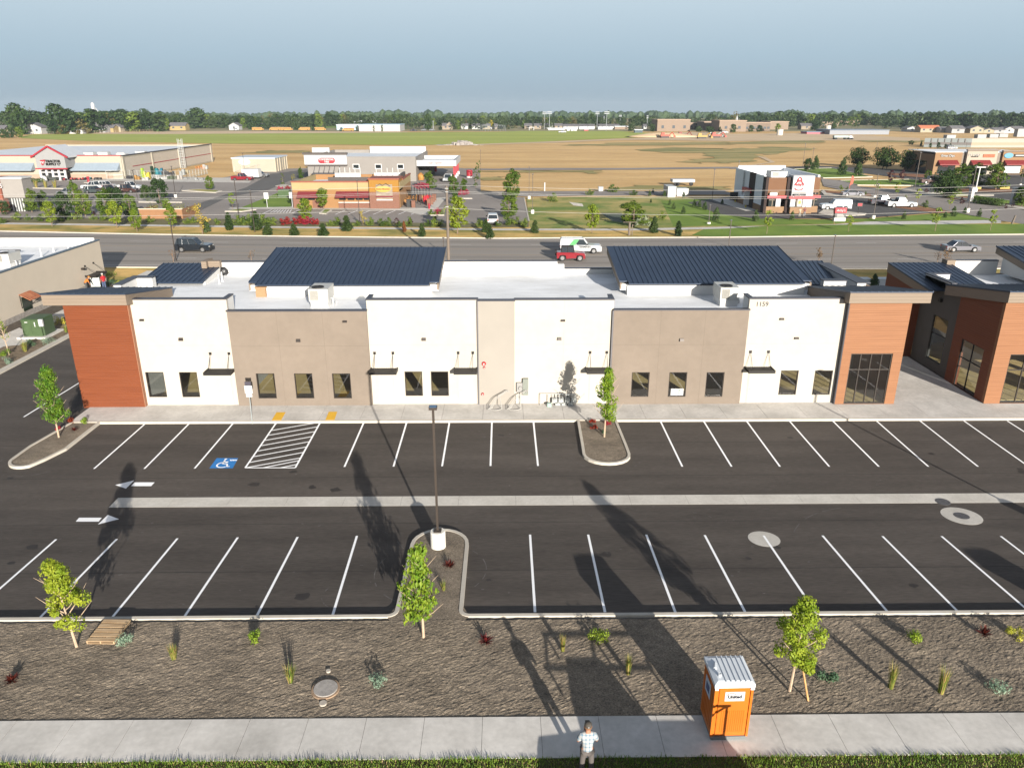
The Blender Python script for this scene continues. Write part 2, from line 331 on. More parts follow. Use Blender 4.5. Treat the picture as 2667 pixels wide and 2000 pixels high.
for i in range(26):
    x, y, r_ = rn.uniform(-28, 30), rn.choice((rn.uniform(25.5, 30), rn.uniform(39.5, 43.5), rn.uniform(35.5, 38))), rn.uniform(.12, .38); k_ = [(x+r_*rn.uniform(.6, 1.2)*math.cos(R(t)), y+r_*rn.uniform(.5, 1)*math.sin(R(t))) for t in range(0, 360, 30)]
    os_.add([(p[0], p[1], zg(p[1])+.0016) for p in k_], [tuple(range(12))])
ps = MB()
for y in (27.6, 31.9, 36.9, 41.2): strip(ps, (-60, y), (60, y+.25), .035, .0012)
struct(ps, 'paving_seam', mat('seam_tar', (.03, .027, .025), .9, .2, 2))
struct(os_, 'oil_stain', mat('oil_stain', (.028, .024, .022), .7, .2, 4))
bp = [g(9, 1340, 343), g(9, 1490, 343), g(9, 1525, 278), g(9, 1387, 278)]
blue = flat('blue_paint', (.012, .16, .44), .7)
sheet('blue_parking_symbol', bp, blue, .004)
sx0, sy0 = bp[0].x, bp[0].y; wdt = bp[1].x-bp[0].x; hgt = bp[3].y-bp[0].y
sy = MB()
def sp(u, v): return Vector((sx0+u*wdt, sy0+v*hgt, .008))
for (a, b_) in (((.40, .80), (.42, .42)), ((.42, .62), (.60, .62)), ((.42, .42), (.62, .42)), ((.62, .42), (.70, .14)), ((.70, .14), (.80, .17))): 
    p_, q_ = sp(*a), sp(*b_); d = (q_-p_).normalized(); s_ = Vector((-d.y, d.x, 0))*.045; sy.add([p_-s_, q_-s_, q_+s_, p_+s_], [(0, 1, 2, 3)])
for i in range(18):
    t0, t1 = R(60+i*15), R(60+(i+1)*15); c_ = (.47, .32)
    if i < 17: sy.add([sp(c_[0]+r_*math.cos(t)*.27, c_[1]+r_*math.sin(t)*.27) for r_, t in ((.8, t0), (1.05, t0), (1.05, t1), (.8, t1))], [(0, 1, 2, 3)])
sy.add([sp(.40+.06*math.cos(R(30*i)), .89+.06*math.sin(R(30*i))) for i in range(12)], [tuple(range(12))])
struct(sy, 'wheelchair_symbol', paint)
tag(text('VAN', .2, paint, None, sp(.76, .78), 'van_lettering', (0, 0, 0), .002, .012), kind='structure')
# valley gutter slabs
gut = MB(); x = g(9, 665, 592).x+.25
while x < 60: gut.box(x+.005, x+2.925, 33.83, 34.82, -.1, .006); x += 2.93
struct(gut, 'valley_gutter', conc)
# building sidewalk with kerb
bs = MB(); xs_ = -27.6
for i in range(40):
    w_ = 2.62; bs.box(xs_+.007, xs_+w_-.007, 44.66, 47.6, -.1, .15); xs_ += w_
struct(bs, 'building_sidewalk', concw)
struct(MB().box(-27.6, 60, 44.5, 44.655, -.2, .152), 'building_kerb', kerbm)
struct(MB().box(26.3, 32.3, 47.61, 66, -.1, .149), 'passage_paving', concw)
struct(MB().quad((-28, 44.2, .002), (-12, 44.2, .002), (-12, 44.2, .002), (-28, 44.2, .002)), 'kerb_gutter', conc) if False else None
for nm, pts in (('warning_panel', [(333, 1573), (410, 1573), (455, 1497), (380, 1497)]), ('warning_panel', [(775, 1573), (850, 1573), (880, 1493), (810, 1493)])):
    w = [g(6, a, b_, .15) for a, b_ in pts]; bb = MB().prism([(v.x, max(v.y, 44.68)) for v in w], .1, .158)
    tag(bb.build(nm, flat('yellow_panel', (.62, .36, .03), .7)), 'yellow warning panel in the sidewalk, '+('left' if pts[0][0] < 500 else 'right')+' one of the pair at the hatched aisle', 'tactile panel', 'yellow warning panels')
# kerbs of the islands
def kerbline(name, pts, h0=0, w=.15, hh=.15, closed=False, label=None):
    b = MB(); n = len(pts); V2 = [Vector(p[:2]) for p in pts]; L_ = []; R_ = []
    for i in range(n):
        a = V2[i-1] if i or closed else V2[i]; c = V2[(i+1) % n] if i < n-1 or closed else V2[i]
        d = (c-a).normalized(); s = Vector((-d.y, d.x))*w/2; L_.append(V2[i]+s); R_.append(V2[i]-s)
    vs_ = []
    for a, c in zip(L_, R_):
        z = zg(min(max((a.y+c.y)/2, YK), 200))
        vs_ += [(a.x, a.y, z-.1), (a.x, a.y, z+hh), (c.x, c.y, z+hh), (c.x, c.y, z-.1)]
    m_ = n if closed else n-1
    fs = [(i*4+j, ((i+1) % n)*4+j, ((i+1) % n)*4+(j+1) % 4, i*4+(j+1) % 4) for i in range(m_) for j in range(4)]
    if not closed: fs += [(0, 1, 2, 3), (4*n-1, 4*n-2, 4*n-3, 4*n-4)]
    b.add(vs_, fs); bm = None
    return struct(b, name, kerbm)
def arc(cx, cy, rx, ry, a0, a1, n=10): return [(cx+rx*math.cos(R(a0+(a1-a0)*i/n)), cy+ry*math.sin(R(a0+(a1-a0)*i/n))) for i in range(n+1)]
def bed(name, pts, h=.1):
    c = sum((Vector(p[:2]) for p in pts), Vector((0, 0)))/len(pts); b = MB(); n = len(pts)
    zz = lambda y: zg(min(max(y, YK), 200))
    b.add([(p[0], p[1], zz(p[1])+h) for p in pts]+[(c.x, c.y, zz(c.y)+h+.06)], [(i, (i+1) % n, n) for i in range(n)])
    return struct(b, name, mulch)
i1 = [(4.72, 44.5)]+[(4.62, 40.6)]+arc(5.88, 39.5, 1.3, 1.15, 180, 360)+[(7.18, 40.6), (7.1, 44.5)]
kerbline('island_kerb', i1, w=.16); bed('island_bed', i1)
i2 = [(-27.45, 44.55), (-28.0, 41)]+arc(-27.05, 39.3, .95, 1.05, 180, 300)+[(-26.2, 39.2), (-25.75, 40.6), (-25.75, 44.5)]
kerbline('island_kerb', i2, w=.16); bed('island_bed', i2)
def pen(xa, xb, yt):
    return [(xa-.75, 24.27)]+arc(xa-.35, 24.62, .35, .35, 270, 360, 4)+[(xa, 28.6)]+arc((xa+xb)/2, yt-1.35, (xb-xa)/2, 1.35, 180, 0, 12)+[(xb, 28.6)]+arc(xb+.35, 24.62, .35, .35, 180, 270, 4)+[(xb+.75, 24.27)]
p1, p2 = pen(-4.2, -1.72, 31.1), pen(25.4, 28.0, 31.1)
kp = [(-60, 24.12)]+[(x, y-.0) for x, y in p1]+[(x, y) for x, y in p2]+[(60, 24.35)]
kerbline('lot_kerb', kp, w=.16)
for p_ in (p1, p2): bed('peninsula_bed', [(x, max(y, 23.9)) for x, y in p_[1:-1]]+[(p_[-2][0]-.3, 23.7), (p_[1][0]+.3, 23.7)], .12)
# ------------------------------------------------------------------ highway
farx = [(1, -300, 1200), (1, 0, 1211), (1, 1300, 1238), (1, 2212, 1251), (2, 1100, 1260), (2, 2212, 1270), (3, 1000, 1266), (3, 2212, 1261), (4, 800, 1072), (4, 2212, 1060)]
fk = [g(*p) for p in farx]; fk = [Vector((-220, fk[0].y+2, 0))]+fk+[Vector((220, fk[-1].y+1, 0))]
nk = [Vector((-220, 95.5, 0)), Vector((-80, 95.3, 0)), Vector((-50, 94.4, 0)), Vector((0, 92.6, 0)), Vector((52, 92.2, 0)), Vector((100, 92.8, 0)), Vector((220, 94, 0))]
sheet('highway', [(v.x, v.y) for v in nk]+[(v.x, v.y) for v in fk[::-1]], roadm, .01)
kerbline('highway_kerb', [(v.x, v.y) for v in fk], w=.35, hh=.13); kerbline('highway_kerb', [(v.x, v.y) for v in nk], w=.3, hh=.13)
hm = MB(); hy = MB(); hd = MB()
def lerpk(K, x):
    for a, b_ in zip(K, K[1:]):
        if a.x <= x <= b_.x: return a.y+(b_.y-a.y)*(x-a.x)/(b_.x-a.x)
def lane(b, f, w, x0, x1, step, on, h=.016):
    x = x0
    while x < x1:
        a = Vector((x, 0)); e = x+on; strip(b, (x, lerpk(nk, x)*(1-f)+lerpk(fk, x)*f), (e, lerpk(nk, e)*(1-f)+lerpk(fk, e)*f), w, h); x += step
lane(hm, .07, .14, -200, 200, 10, 10); lane(hm, .955, .12, -200, -40, 8, 8); lane(hm, .955, .09, -40, 200, 14, 14)
lane(hm, .26, .13, -200, 200, 12, 3.2); lane(hm, .76, .13, -200, 200, 12, 3.2)
lane(hy, .42, .12, -200, 200, 10, 10); lane(hy, .60, .12, -200, 200, 10, 10)
struct(hm, 'lane_markings', mat('lane_paint', (.46, .44, .42), .7, .12, 2)); struct(hy, 'centre_markings', yellowp)
for f, w_ in ((.17, 1.0), (.34, .9), (.68, 1.), (.86, 1.)): lane(hd, f, w_, -200, 200, 10, 10, .013)
struct(hd, 'tyre_track_stain', mat('tyre_stain', (.185, .165, .145), .9, .1, .2, stretch=(.1, 2, 1)))
# strip between the shops and the highway
sheet('near_verge', [(-220, 88), (220, 86)]+[(v.x, v.y-.16) for v in nk[::-1]], drygr, .012)
sheet('near_lawn', [(-60, 70), (120, 70), (120, 86.5), (-60, 88.1)], mat('dull_green_turf', (.10, .13, .03), 1, .2, .5), .006)  # turf in a dull green, varied at random
sheet('highway_sidewalk', [(-62, 82.5), (130, 80.6), (130, 82.6), (-62, 84.6)], concw, .03)
# ------------------------------------------------------------------ land across the highway
sheet('far_verge', [(v.x, v.y+.18) for v in fk]+[(220, 132), (-220, 134)], drygr, .012)
sheet('far_sidewalk', [(-220, 127)]+[g(*p) for p in ((1, 0, 1140), (1, 2212, 1170), (2, 2212, 1190), (3, 1400, 1190), (3, 2212, 1174), (4, 870, 990), (4, 1100, 970), (4, 2050, 958))]+[g(*p) for p in ((4, 2050, 980), (4, 870, 1005), (3, 2212, 1190), (3, 1400, 1206), (2, 2212, 1204), (1, 2212, 1184), (1, 0, 1154))]+[(-220, 125.5)], concw, .035)
la = gs(1, (-300, 1108), (0, 1100), (2212, 1140))+gs(2, (600, 1165), (2212, 1165))+gs(3, (560, 1130), (520, 932), (165, 905), (160, 700), (0, 690))+gs(2, (1500, 690), (640, 690), (340, 700))+gs(1, (1650, 800), (1000, 800), (0, 790), (-300, 790))
sheet('shop_car_park', la, lot2, .012)
sheet('far_bed', gs(1, (-300, 1100), (2212, 1112))+gs(2, (600, 1130), (2212, 1150))+gs(3, (560, 1135), (560, 1178), (0, 1178))+gs(2, (0, 1166))+gs(1, (0, 1136), (-300, 1130)), mat('planting_bed', (.12, .11, .05), 1, .3, .4), .022)
sheet('dark_drive', gs(1, (1650, 1040), (1880, 930), (2212, 870))+gs(2, (500, 790), (640, 760), (640, 700), (330, 740), (130, 850))+gs(1, (1700, 960), (1500, 1030)), mat('newer_asphalt', (.10, .095, .09), .9, .1, .1), .02)
sheet('store_apron', gs(1, (-200, 800), (1000, 798), (2050, 812), (2100, 770), (1700, 770), (1000, 745), (-200, 750)), conc, .03)
sheet('shop_lawn', gs(2, (90, 1016), (500, 1016), (510, 905), (390, 895)), lawn, .03)
sheet('shop_walk', gs(2, (-20, 1028), (560, 1030), (1400, 1040), (1560, 1075), (1660, 1075), (1780, 930), (1660, 940), (1640, 1020), (500, 1010), (0, 1018)), conc, .032)
kl = MB()
for k, pts in ((1, [(1490, 876), (1640, 866), (1830, 880), (1780, 897), (1500, 880)]), (1, [(200, 850), (560, 858), (530, 864), (205, 856)]), (1, [(690, 812), (760, 806), (760, 815)]), (2, [(730, 1066), (770, 1032), (835, 1034), (790, 1072)]), (2, [(370, 840), (440, 825), (500, 840), (440, 852)]), (1, [(1850, 1050), (1960, 1028), (2110, 1035), (1990, 1052)]), (3, [(0, 938), (90, 938), (95, 944), (0, 944)]), (2, [(1630, 1075), (1760, 1072), (1760, 1082), (1640, 1082)]), (1, [(1140, 965), (1500, 968), (1500, 976), (1140, 974)]), (1, [(470, 968), (640, 970), (640, 976), (470, 974)]), (1, [(660, 1002), (800, 1004), (800, 1010), (660, 1010)])):
    w = [g(k, *p) for p in pts]; kl.prism([(v.x, v.y) for v in w], 0, .15)
struct(kl, 'traffic_islands', kerbm)
gi = MB()
for k, pts in ((1, [(1550, 876), (1640, 869), (1800, 880), (1770, 893)]), (2, [(750, 1064), (780, 1037), (822, 1038), (788, 1067)]), (1, [(1890, 1046), (1970, 1032), (2060, 1036), (1990, 1048)])):
    gi.prism([(v.x, v.y) for v in (g(k, *p) for p in pts)], 0, .17)
struct(gi, 'island_turf', meadow)
sm = MB()
for i in range(9): strip(sm, g(2, 760+i*104, 1072), g(2, 838+i*104, 1040), .14, .026)
for i in range(7): strip(sm, g(2, 330+i*26, 1058), g(2, 370+i*22, 1034), .12, .026)
for a in (270, 500): strip(sm, g(2, a, 1064), g(2, a+70, 1034), .14, .026)
for i in range(6): strip(sm, g(1, 1500+i*150, 944+i*2), g(1, 1650+i*150, 935+i*2), .14, .026)
struct(sm, 'bay_markings', paint)
sheet('meadow', gs(3, (540, 934), (1500, 925), (2212, 940))+gs(4, (0, 905), (330, 948), (900, 955), (870, 988))+gs(3, (2212, 1172), (1400, 1188), (640, 1185), (568, 1180)), meadow, .014)
sheet('meadow_lawn', gs(3, (1650, 960), (2212, 940))+gs(4, (10, 905), (320, 945), (870, 958), (870, 985))+gs(3, (2212, 1165), (1750, 1170)), lawn, .02)
sheet('corner_lawn', gs(4, (880, 985), (870, 950), (1110, 948), (1615, 910), (1800, 905), (2060, 945), (2050, 956), (1100, 968)), lawn, .02)
sheet('pond_patch', gs(3, (1150, 1060), (1320, 1060), (1400, 1120), (1400, 1150), (1250, 1130)), mat('wet_ground', (.07, .085, .06), .9), .021)  # dark grey-green ground of the pond
sheet('gravel_ditch', gs(3, (890, 970), (1000, 985), (1010, 1008), (930, 1000)), mat('pale_gravel', (.55, .50, .43), 1, .3, 1.2, .2, 2), .03)
sheet('access_road', gs(2, (1500, 740), (1700, 690), (2212, 696))+gs(3, (400, 690), (1400, 690), (2212, 680))+gs(4, (140, 584), (520, 578), (520, 590), (140, 598))+gs(3, (2212, 694), (1400, 704), (400, 708), (165, 708)), lot2, .017)
sheet('service_lane', gs(3, (90, 880), (700, 880), (1500, 880), (2212, 872))+gs(4, (100, 755), (170, 775), (0, 800))+gs(3, (2212, 908), (1000, 918), (540, 925), (140, 906)), lot2, .019)
sheet('side_kerb', gs(3, (515, 930), (524, 930), (568, 1128), (556, 1128)), kerbm, .05)
# restaurant corner at right
sheet('burger_car_park', gs(4, (-160, 835), (150, 790), (770, 790), (790, 745), (1150, 800), (1480, 870), (1610, 905), (1100, 945), (320, 950), (60, 915)), lot3, .024)
sheet('drive_lane_paving', gs(4, (0, 812), (160, 812), (350, 890), (250, 895)), conc, .03)
sheet('side_driveway', gs(4, (780, 665), (930, 680), (1050, 722), (1350, 745), (1900, 830), (2300, 905), (2300, 1000), (2050, 965), (1600, 880), (1180, 800), (800, 720)), lot2, .027)
sheet('shop_loop_road', gs(4, (300, 590), (760, 575), (1480, 610), (2300, 640), (2300, 880), (1700, 790), (1350, 740), (1500, 700), (1550, 690), (1100, 630), (540, 605)), lot3, .016)
for i, pts in enumerate(([(530, 600), (860, 592), (1140, 655), (800, 662)], [(910, 680), (1400, 672), (1560, 690), (1500, 716), (1040, 712)], [(1500, 770), (1700, 760), (2300, 850), (2300, 880), (1900, 830)])):
    sheet('lawn_island', gs(4, *pts), lawn, .032)
    w = [g(4, *p) for p in pts]; kerbline('lawn_kerb', [(v.x, v.y) for v in w], w=.4, hh=.14, closed=True)
for pts in ([(1050, 835), (1480, 870), (1760, 905), (1620, 912), (1440, 890)], [(800, 752), (1130, 775), (1140, 790), (830, 785)], [(1240, 625), (1560, 640), (1500, 660), (1260, 640)], [(1600, 740), (2300, 740), (2300, 760), (1650, 762)], [(1650, 800), (1800, 790), (2300, 880), (2300, 900), (1850, 830)]):
    sheet('shrub_bed', gs(4, *pts), mat('red_bark_bed', (.20, .09, .045), 1, .3, .6, .05, 3), .045)
kq = MB()
for k, pts in ((4, [(760, 915), (870, 935), (1090, 925), (1100, 915), (900, 895), (800, 885)]), (4, [(780, 760), (800, 750), (820, 770), (1160, 800), (1150, 808), (800, 780)]), (4, [(1340, 745), (1420, 745), (2300, 885), (2300, 900)]), (4, [(1500, 780), (2000, 780), (2000, 787), (1500, 786)])):
    kq.prism([(v.x, v.y) for v in (g(k, *p) for p in pts)], 0, .14)
struct(kq, 'corner_kerbs', kerbm)
sheet('roadside_lawn', gs(3, (2000, 1195), (2212, 1188))+gs(4, (400, 1000), (900, 992), (2300, 985), (2300, 1056), (1400, 1062), (0, 1075))+gs(3, (1900, 1245)), lawn, .02)
# fields behind
sheet('green_field', gs(23, (450, 480), (1200, 470), (2212, 462))+gs(2, (0, 406), (2212, 392))+gs(3, (500, 385), (1300, 385), (1640, 408), (1560, 436), (1250, 448), (900, 462), (300, 492), (0, 496))+gs(2, (1500, 502), (0, 490))+gs(23, (1200, 570), (300, 530), (280, 510)), crop, .02)
sheet('pale_track', gs(3, (0, 498), (900, 466), (1280, 450), (1600, 440), (2212, 455), (2212, 470), (1500, 458), (1280, 460), (850, 480), (0, 506)), soil, .03)
sheet('bare_ground', gs(23, (900, 462), (2212, 440))+gs(24, (600, 248), (2212, 256), (2212, 262), (0, 278))+gs(23, (1400, 472)), soil, .03)
sheet('dirt_lot', gs(3, (1560, 420), (1700, 400), (2212, 392))+gs(4, (140, 352), (700, 345), (1480, 380), (1480, 400), (900, 396), (140, 402))+gs(3, (1900, 458), (1500, 448)), soil, .03)
for nm, k, pts in (('weeds', 3, [(820, 506), (1300, 482), (2212, 474), (2212, 496), (1500, 506)]), ('weeds', 4, [(0, 420), (500, 395), (800, 400), (760, 418), (300, 424)]), ('weeds', 4, [(150, 470), (420, 440), (760, 455), (420, 500)]), ('weeds', 3, [(1400, 545), (1700, 520), (2212, 530), (2212, 560), (1800, 570)]), ('weeds', 3, [(1800, 640), (2000, 612), (2212, 605), (2212, 625), (1950, 652)]), ('weeds', 4, [(0, 480), (240, 450), (350, 500), (330, 540), (100, 560), (0, 545)]),
                   ('weeds', 3, [(170, 715), (700, 712), (1150, 708), (1140, 738), (900, 722), (500, 730)]), ('weeds', 3, [(1150, 880), (1420, 830), (2212, 845), (2212, 866), (1500, 872)]), ('weeds', 2, [(100, 570), (260, 545), (640, 545), (620, 566)]), ('weeds', 3, [(200, 765), (340, 760), (330, 792), (240, 792)]), ('weeds', 4, [(1000, 400), (1480, 392), (1500, 412), (1100, 408)])):
    sheet('weed_patch', ragged(gs(k, *pts)), weeds, .022, 'stuff')
sheet('footpath', gs(4, (330, 508), (390, 515), (460, 552), (260, 580), (280, 572), (420, 550), (360, 522)), soil, .03)
sheet('suburb_land', [(-4000, 640), (4000, 640), (4000, 1299), (-4000, 1299)], suburb, .0)
far_ = MB(); far_.add([(-8000, 1299, 0), (8000, 1299, 0), (8000, 9400, -114.6), (-8000, 9400, -114.6)], [(0, 1, 2, 3)]); struct(far_, 'distant_land', suburb)
sheet('side_lawn', gs(24, (1380, 205), (1600, 200), (1580, 222), (1280, 222)), lawn, .03)
# ------------------------------------------------------------------ building materials
cream = mat('cream_stucco', (.352, .326, .285), .9, .0, .5, .0015, 90, col2=(.378, .348, .302), fine=((.3, .03), (2, .02)))
brown = mat('brown_stucco', (.152, .124, .099), .9, .0, .6, .0015, 90, col2=(.168, .137, .11), fine=((.35, .05), (3, .03)))
tan = mat('tan_stucco', (.235, .216, .19), .9, .0, .6, .0015, 90, col2=(.255, .233, .204), fine=((.35, .03),))
tan2 = mat('warm_grey_stucco', (.25, .205, .16), .9, .0, .5, .0015, 90, col2=(.275, .225, .175))
def plankmat(name, c1, c2, pitch=.15, rough=.55):
    m = mat(name, c1, rough, .0, 1.2, col2=c2, stretch=(.25, .25, 7), thr=(.25, .75)); n = m.node_tree; L = n.links.new; b = n.nodes['Principled BSDF']
    ge = n.nodes.new('ShaderNodeNewGeometry'); sp_ = n.nodes.new('ShaderNodeSeparateXYZ'); L(ge.outputs['Position'], sp_.inputs[0])
    mo = n.nodes.new('ShaderNodeMath'); mo.operation = 'PINGPONG'; mo.inputs[1].default_value = pitch/2; L(sp_.outputs['Z'], mo.inputs[0])
    mr = n.nodes.new('ShaderNodeMapRange'); mr.inputs[1].default_value = 0; mr.inputs[2].default_value = .012; mr.inputs[3].default_value = 0; mr.inputs[4].default_value = 1; L(mo.outputs[0], mr.inputs[0])
    bm = n.nodes.new('ShaderNodeBump'); bm.inputs['Distance'].default_value = .012; L(mr.outputs[0], bm.inputs['Height']); L(bm.outputs[0], b.inputs['Normal'])
    return m
wood = plankmat('red_wood_cladding', (.120, .030, .0095), (.162, .044, .015))
wood2 = plankmat('sheen_wood_cladding', (.178, .077, .034), (.24, .110, .051))  # same wood, its glossy reflection put into a brighter orange
fascia = plankmat('fascia_board', (.172, .134, .10), (.195, .152, .114), .2, .7)
navy = mat('navy_metal_roof', (.022, .035, .062), .42, .12, .4, metal=.3, spec=.5)
capm = flat('dark_cap_metal', (.05, .05, .06), .45, .3)
white_roof = mat('white_roof_membrane', (.50, .50, .49), .6, .0, .3, col2=(.68, .69, .70), stretch=(.45, 1.4, 1), thr=(.22, .55), detail=8, fine=((3, .05), (.5, .06)))
whitew = mat('white_parapet_membrane', (.50, .495, .48), .7, .04, .6)
blackm = flat('black_steel', (.018, .016, .015), .5, .3)
bronze = flat('bronze_frame', (.035, .028, .024), .45, .4)
white = flat('white_enamel', (.42, .42, .415), .45)
doorm = mat('cream_door_paint', (.36, .333, .292), .6, .02, 1)
gravel = mat('tan_gravel_floor', (.42, .30, .12), 1, .0, .35, .04, 14, col2=(.55, .41, .19), stretch=(.5, 2.2, 1))
dark_in = flat('dark_interior', (.05, .048, .045), .9)
glass = glassmat('window_glass')
red_m = flat('red_enamel', (.30, .014, .014), .4)
grey_m = flat('grey_metal', (.38, .39, .38), .5, .2)
tanbox = flat('tan_hatch', (.26, .15, .075), .7)
def wallgrid(b, x0, x1, z0, z1, y, t, ops, mi=0):   # upright wall facing -y with openings, real thickness
    xs = sorted({x0, x1, *[o[0] for o in ops], *[o[1] for o in ops]}); zs = sorted({z0, z1, *[o[2] for o in ops], *[o[3] for o in ops]})
    inside = lambda x, z: any(o[0] < x < o[1] and o[2] < z < o[3] for o in ops)
    for a, c in zip(xs, xs[1:]):
        for d, e in zip(zs, zs[1:]):
            if inside((a+c)/2, (d+e)/2): continue
            b.quad((a, y, d), (c, y, d), (c, y, e), (a, y, e), mi=mi); b.quad((c, y+t, d), (a, y+t, d), (a, y+t, e), (c, y+t, e), mi=mi)
    for o in ops:
        a, c, d, e = o
        b.quad((a, y, d), (a, y, e), (a, y+t, e), (a, y+t, d), mi=mi); b.quad((c, y, e), (c, y, d), (c, y+t, d), (c, y+t, e), mi=mi)
        b.quad((a, y, e), (c, y, e), (c, y+t, e), (a, y+t, e), mi=mi)
        if d > z0+.01: b.quad((c, y, d), (a, y, d), (a, y+t, d), (c, y+t, d), mi=mi)
    b.quad((x0, y, z1), (x1, y, z1), (x1, y+t, z1), (x0, y+t, z1), mi=mi)
    b.quad((x0, y, z0), (x0, y, z1), (x0, y+t, z1), (x0, y+t, z0), mi=mi); b.quad((x1, y, z1), (x1, y, z0), (x1, y+t, z0), (x1, y+t, z1), mi=mi)
def window(par, x0, x1, z0, z1, y, nx=1, nz=(), fr=.05, name='window', gm=None):
    b = MB(); d0, d1 = y+.05, y+.13
    for a in (x0, x1-fr): b.box(a, a+fr, d0, d1, z0, z1)
    for a in (z0, z1-fr): b.box(x0+fr, x1-fr, d0, d1, a, a+fr)
    for i in range(1, nx): xm = x0+(x1-x0)*i/nx; b.box(xm-fr/2, xm+fr/2, d0+.004, d1-.004, z0+fr, z1-fr)
    for f in nz: zm = z0+(z1-z0)*f; b.box(x0+fr, x1-fr, d0+.006, d1-.006, zm-fr/2, zm+fr/2)
    w = b.build(name, bronze, par); MB().quad((x0+.01, y+.09, z0+.01), (x1-.01, y+.09, z0+.01), (x1-.01, y+.09, z1-.01), (x0+.01, y+.09, z1-.01)).build('pane', gm or glass, w); return w
def seamroof(name, a, b_, c, d, n, m, par, th=.12, seam=.038, face=None):   # a front-left, b front-right, c back-right, d back-left
    a, b_, c, d = map(Vector, (a, b_, c, d)); nrm = (b_-a).cross(d-a).normalized(); dn = Vector((0, 0, -th)); mb = MB()
    mb.add([a, b_, c, d, a+dn, b_+dn, c+dn, d+dn], [(0, 1, 2, 3), (7, 6, 5, 4), (0, 4, 5, 1), (1, 5, 6, 2), (2, 6, 7, 3), (3, 7, 4, 0)])
    for i in range(n+1):
        f = i/n; p, p2 = a.lerp(b_, f), d.lerp(c, f); s = (b_-a).normalized()*.018
        if i == 0: p, p2 = p+s, p2+s
        if i == n: p, p2 = p-s, p2-s
        u = nrm*seam; mb.add([p-s, p+s, p2+s, p2-s, p-s+u, p+s+u, p2+s+u, p2-s+u], [(4, 5, 6, 7), (0, 1, 5, 4), (1, 2, 6, 5), (2, 3, 7, 6), (3, 0, 4, 7)])
    return mb.build(name, m, par)
# ------------------------------------------------------------------ the long shop building
ZB, DK = .15, 6.2
shop = thing('retail_building', 'long cream and brown stucco shop building with raised navy metal roofs facing the car park', 'building', (-1, 54, 0))
YC, YBR, YT, YR = 47.40, 47.2, 47.28, 47.05
def X(k, x, y, Y): return gy(k, x, y, Y).x
def Zt(k, x, y, Y): return gy(k, x, y, Y).z
x_rl, x_rc, x_cb, x_bc, x_ct, x_tc, x_cb2, x_bc2, x_cw, x_wr = -28.0, -23.95, -17.75, -8.83, -1.68, .68, 7.08, 15.82, 22.2, 26.2
def ops(k, lst, Y): return [(X(k, a, b_, Y), X(k, c, b_, Y), Zt(k, e, f, Y), Zt(k, a, b_, Y)) for a, b_, c, e, f in lst]
oL = ops(5, [(1192, 1167, 1343, 1232, 1373), (1470, 1167, 1618, 1500, 1373)], YC)
oB = ops(6, [(208, 1178, 360, 235, 1383), (522, 1178, 672, 545, 1383), (835, 1178, 985, 850, 1383)], YBR)
oM = ops(6, [(1432, 1162, 1577, 1443, 1363), (1648, 1162, 1793, 1655, 1363)], YC)
oB2 = ops(7, [(1410, 1168, 1556, 1400, 1370), (1718, 1168, 1865, 1702, 1370), (2025, 1168, 2172, 2005, 1370)], YBR)
oR = ops(8, [(500, 988, 625, 480, 1160), (740, 988, 867, 715, 1160)], YC)
oW = ops(8, [(995, 870, 1295, 940, 1230)], YR); oW = [(oW[0][0], oW[0][1]-.05, ZB+.02, oW[0][3])]
for nm, a, c, top, y, m, op in (('wall', x_rc-.3, x_cb, 7.36, YC, cream, oL), ('wall', x_cb, x_bc, 6.62, YBR, brown, oB), ('wall', x_bc, x_ct, 7.30, YC, cream, oM), ('wall', x_ct, x_tc, 7.24, YT, tan, []),
                                ('wall', x_tc, x_cb2, 7.27, YC, cream, []), ('wall', x_cb2, x_bc2, 6.62, YBR, brown, oB2), ('wall', x_bc2, x_cw+.3, 7.30, YC, cream, oR), ('wall', x_cw, x_wr, 7.15, YR, wood2, oW)):
    b = MB(); wallgrid(b, a, c, ZB-.1, top, y, .28, op); o = b.build(nm, m, shop)
    for w in op:
        big = w[1]-w[0] > 2
        window(shop, *w, y, 4 if big else 1, (.68,) if big else (), .07 if big else .055, 'shop_window' if big else 'window')
    if m is not wood2:
        cb = MB(); cb.box(a-.04, c+.04 if m is not cream else c+.02, y-.05, y+.33, top, top+.08)
        if m is cream:                                                          # short return walls of the raised cream sections
            for xe, s_ in ((a, 1), (c, -1)):
                if xe in (x_rc-.3, x_cw+.3, x_ct, x_tc): continue
                MB().box(min(xe, xe+s_*.25), max(xe, xe+s_*.25), y+.281, y+1.3, DK-.1, top-.002).build('return_wall', whitew, shop); cb.box(min(xe-.03*s_, xe+s_*.28), max(xe-.03*s_, xe+s_*.28), y+.331, y+1.35, top, top+.08)
        cb.build('parapet_cap', capm, shop)
    if m in (cream, brown):                                                     # scored control joints
        jb = MB()
        for f in ((.5,) if c-a < 7 else (.35, .68)): 
            xj = a+(c-a)*f
            if not any(w[0]-.05 < xj < w[1]+.05 for w in op): jb.box(xj-.008, xj+.008, y-.003, y+.01, ZB, top-.01)
        jb.box(a+.02, c-.02, y-.0035, y+.01, 4.30, 4.315); jb.build('control_joint', mat(m.name+'_joint', tuple(v*.82 for v in m.node_tree.nodes['Color Ramp'].color_ramp.elements[0].color[:3]), .9, .05, 2), shop)
b = MB(); b.box(x_rl, x_rc, YR, YR+.3, ZB-.05, 7.15); b.box(x_rl, x_rl+.3, YR+.3, 53, ZB-.05, 6.9); b.box(x_rc-.28, x_rc, YR+.3, YC+.02, ZB-.05, 7.15); b.build('wall', wood, shop)
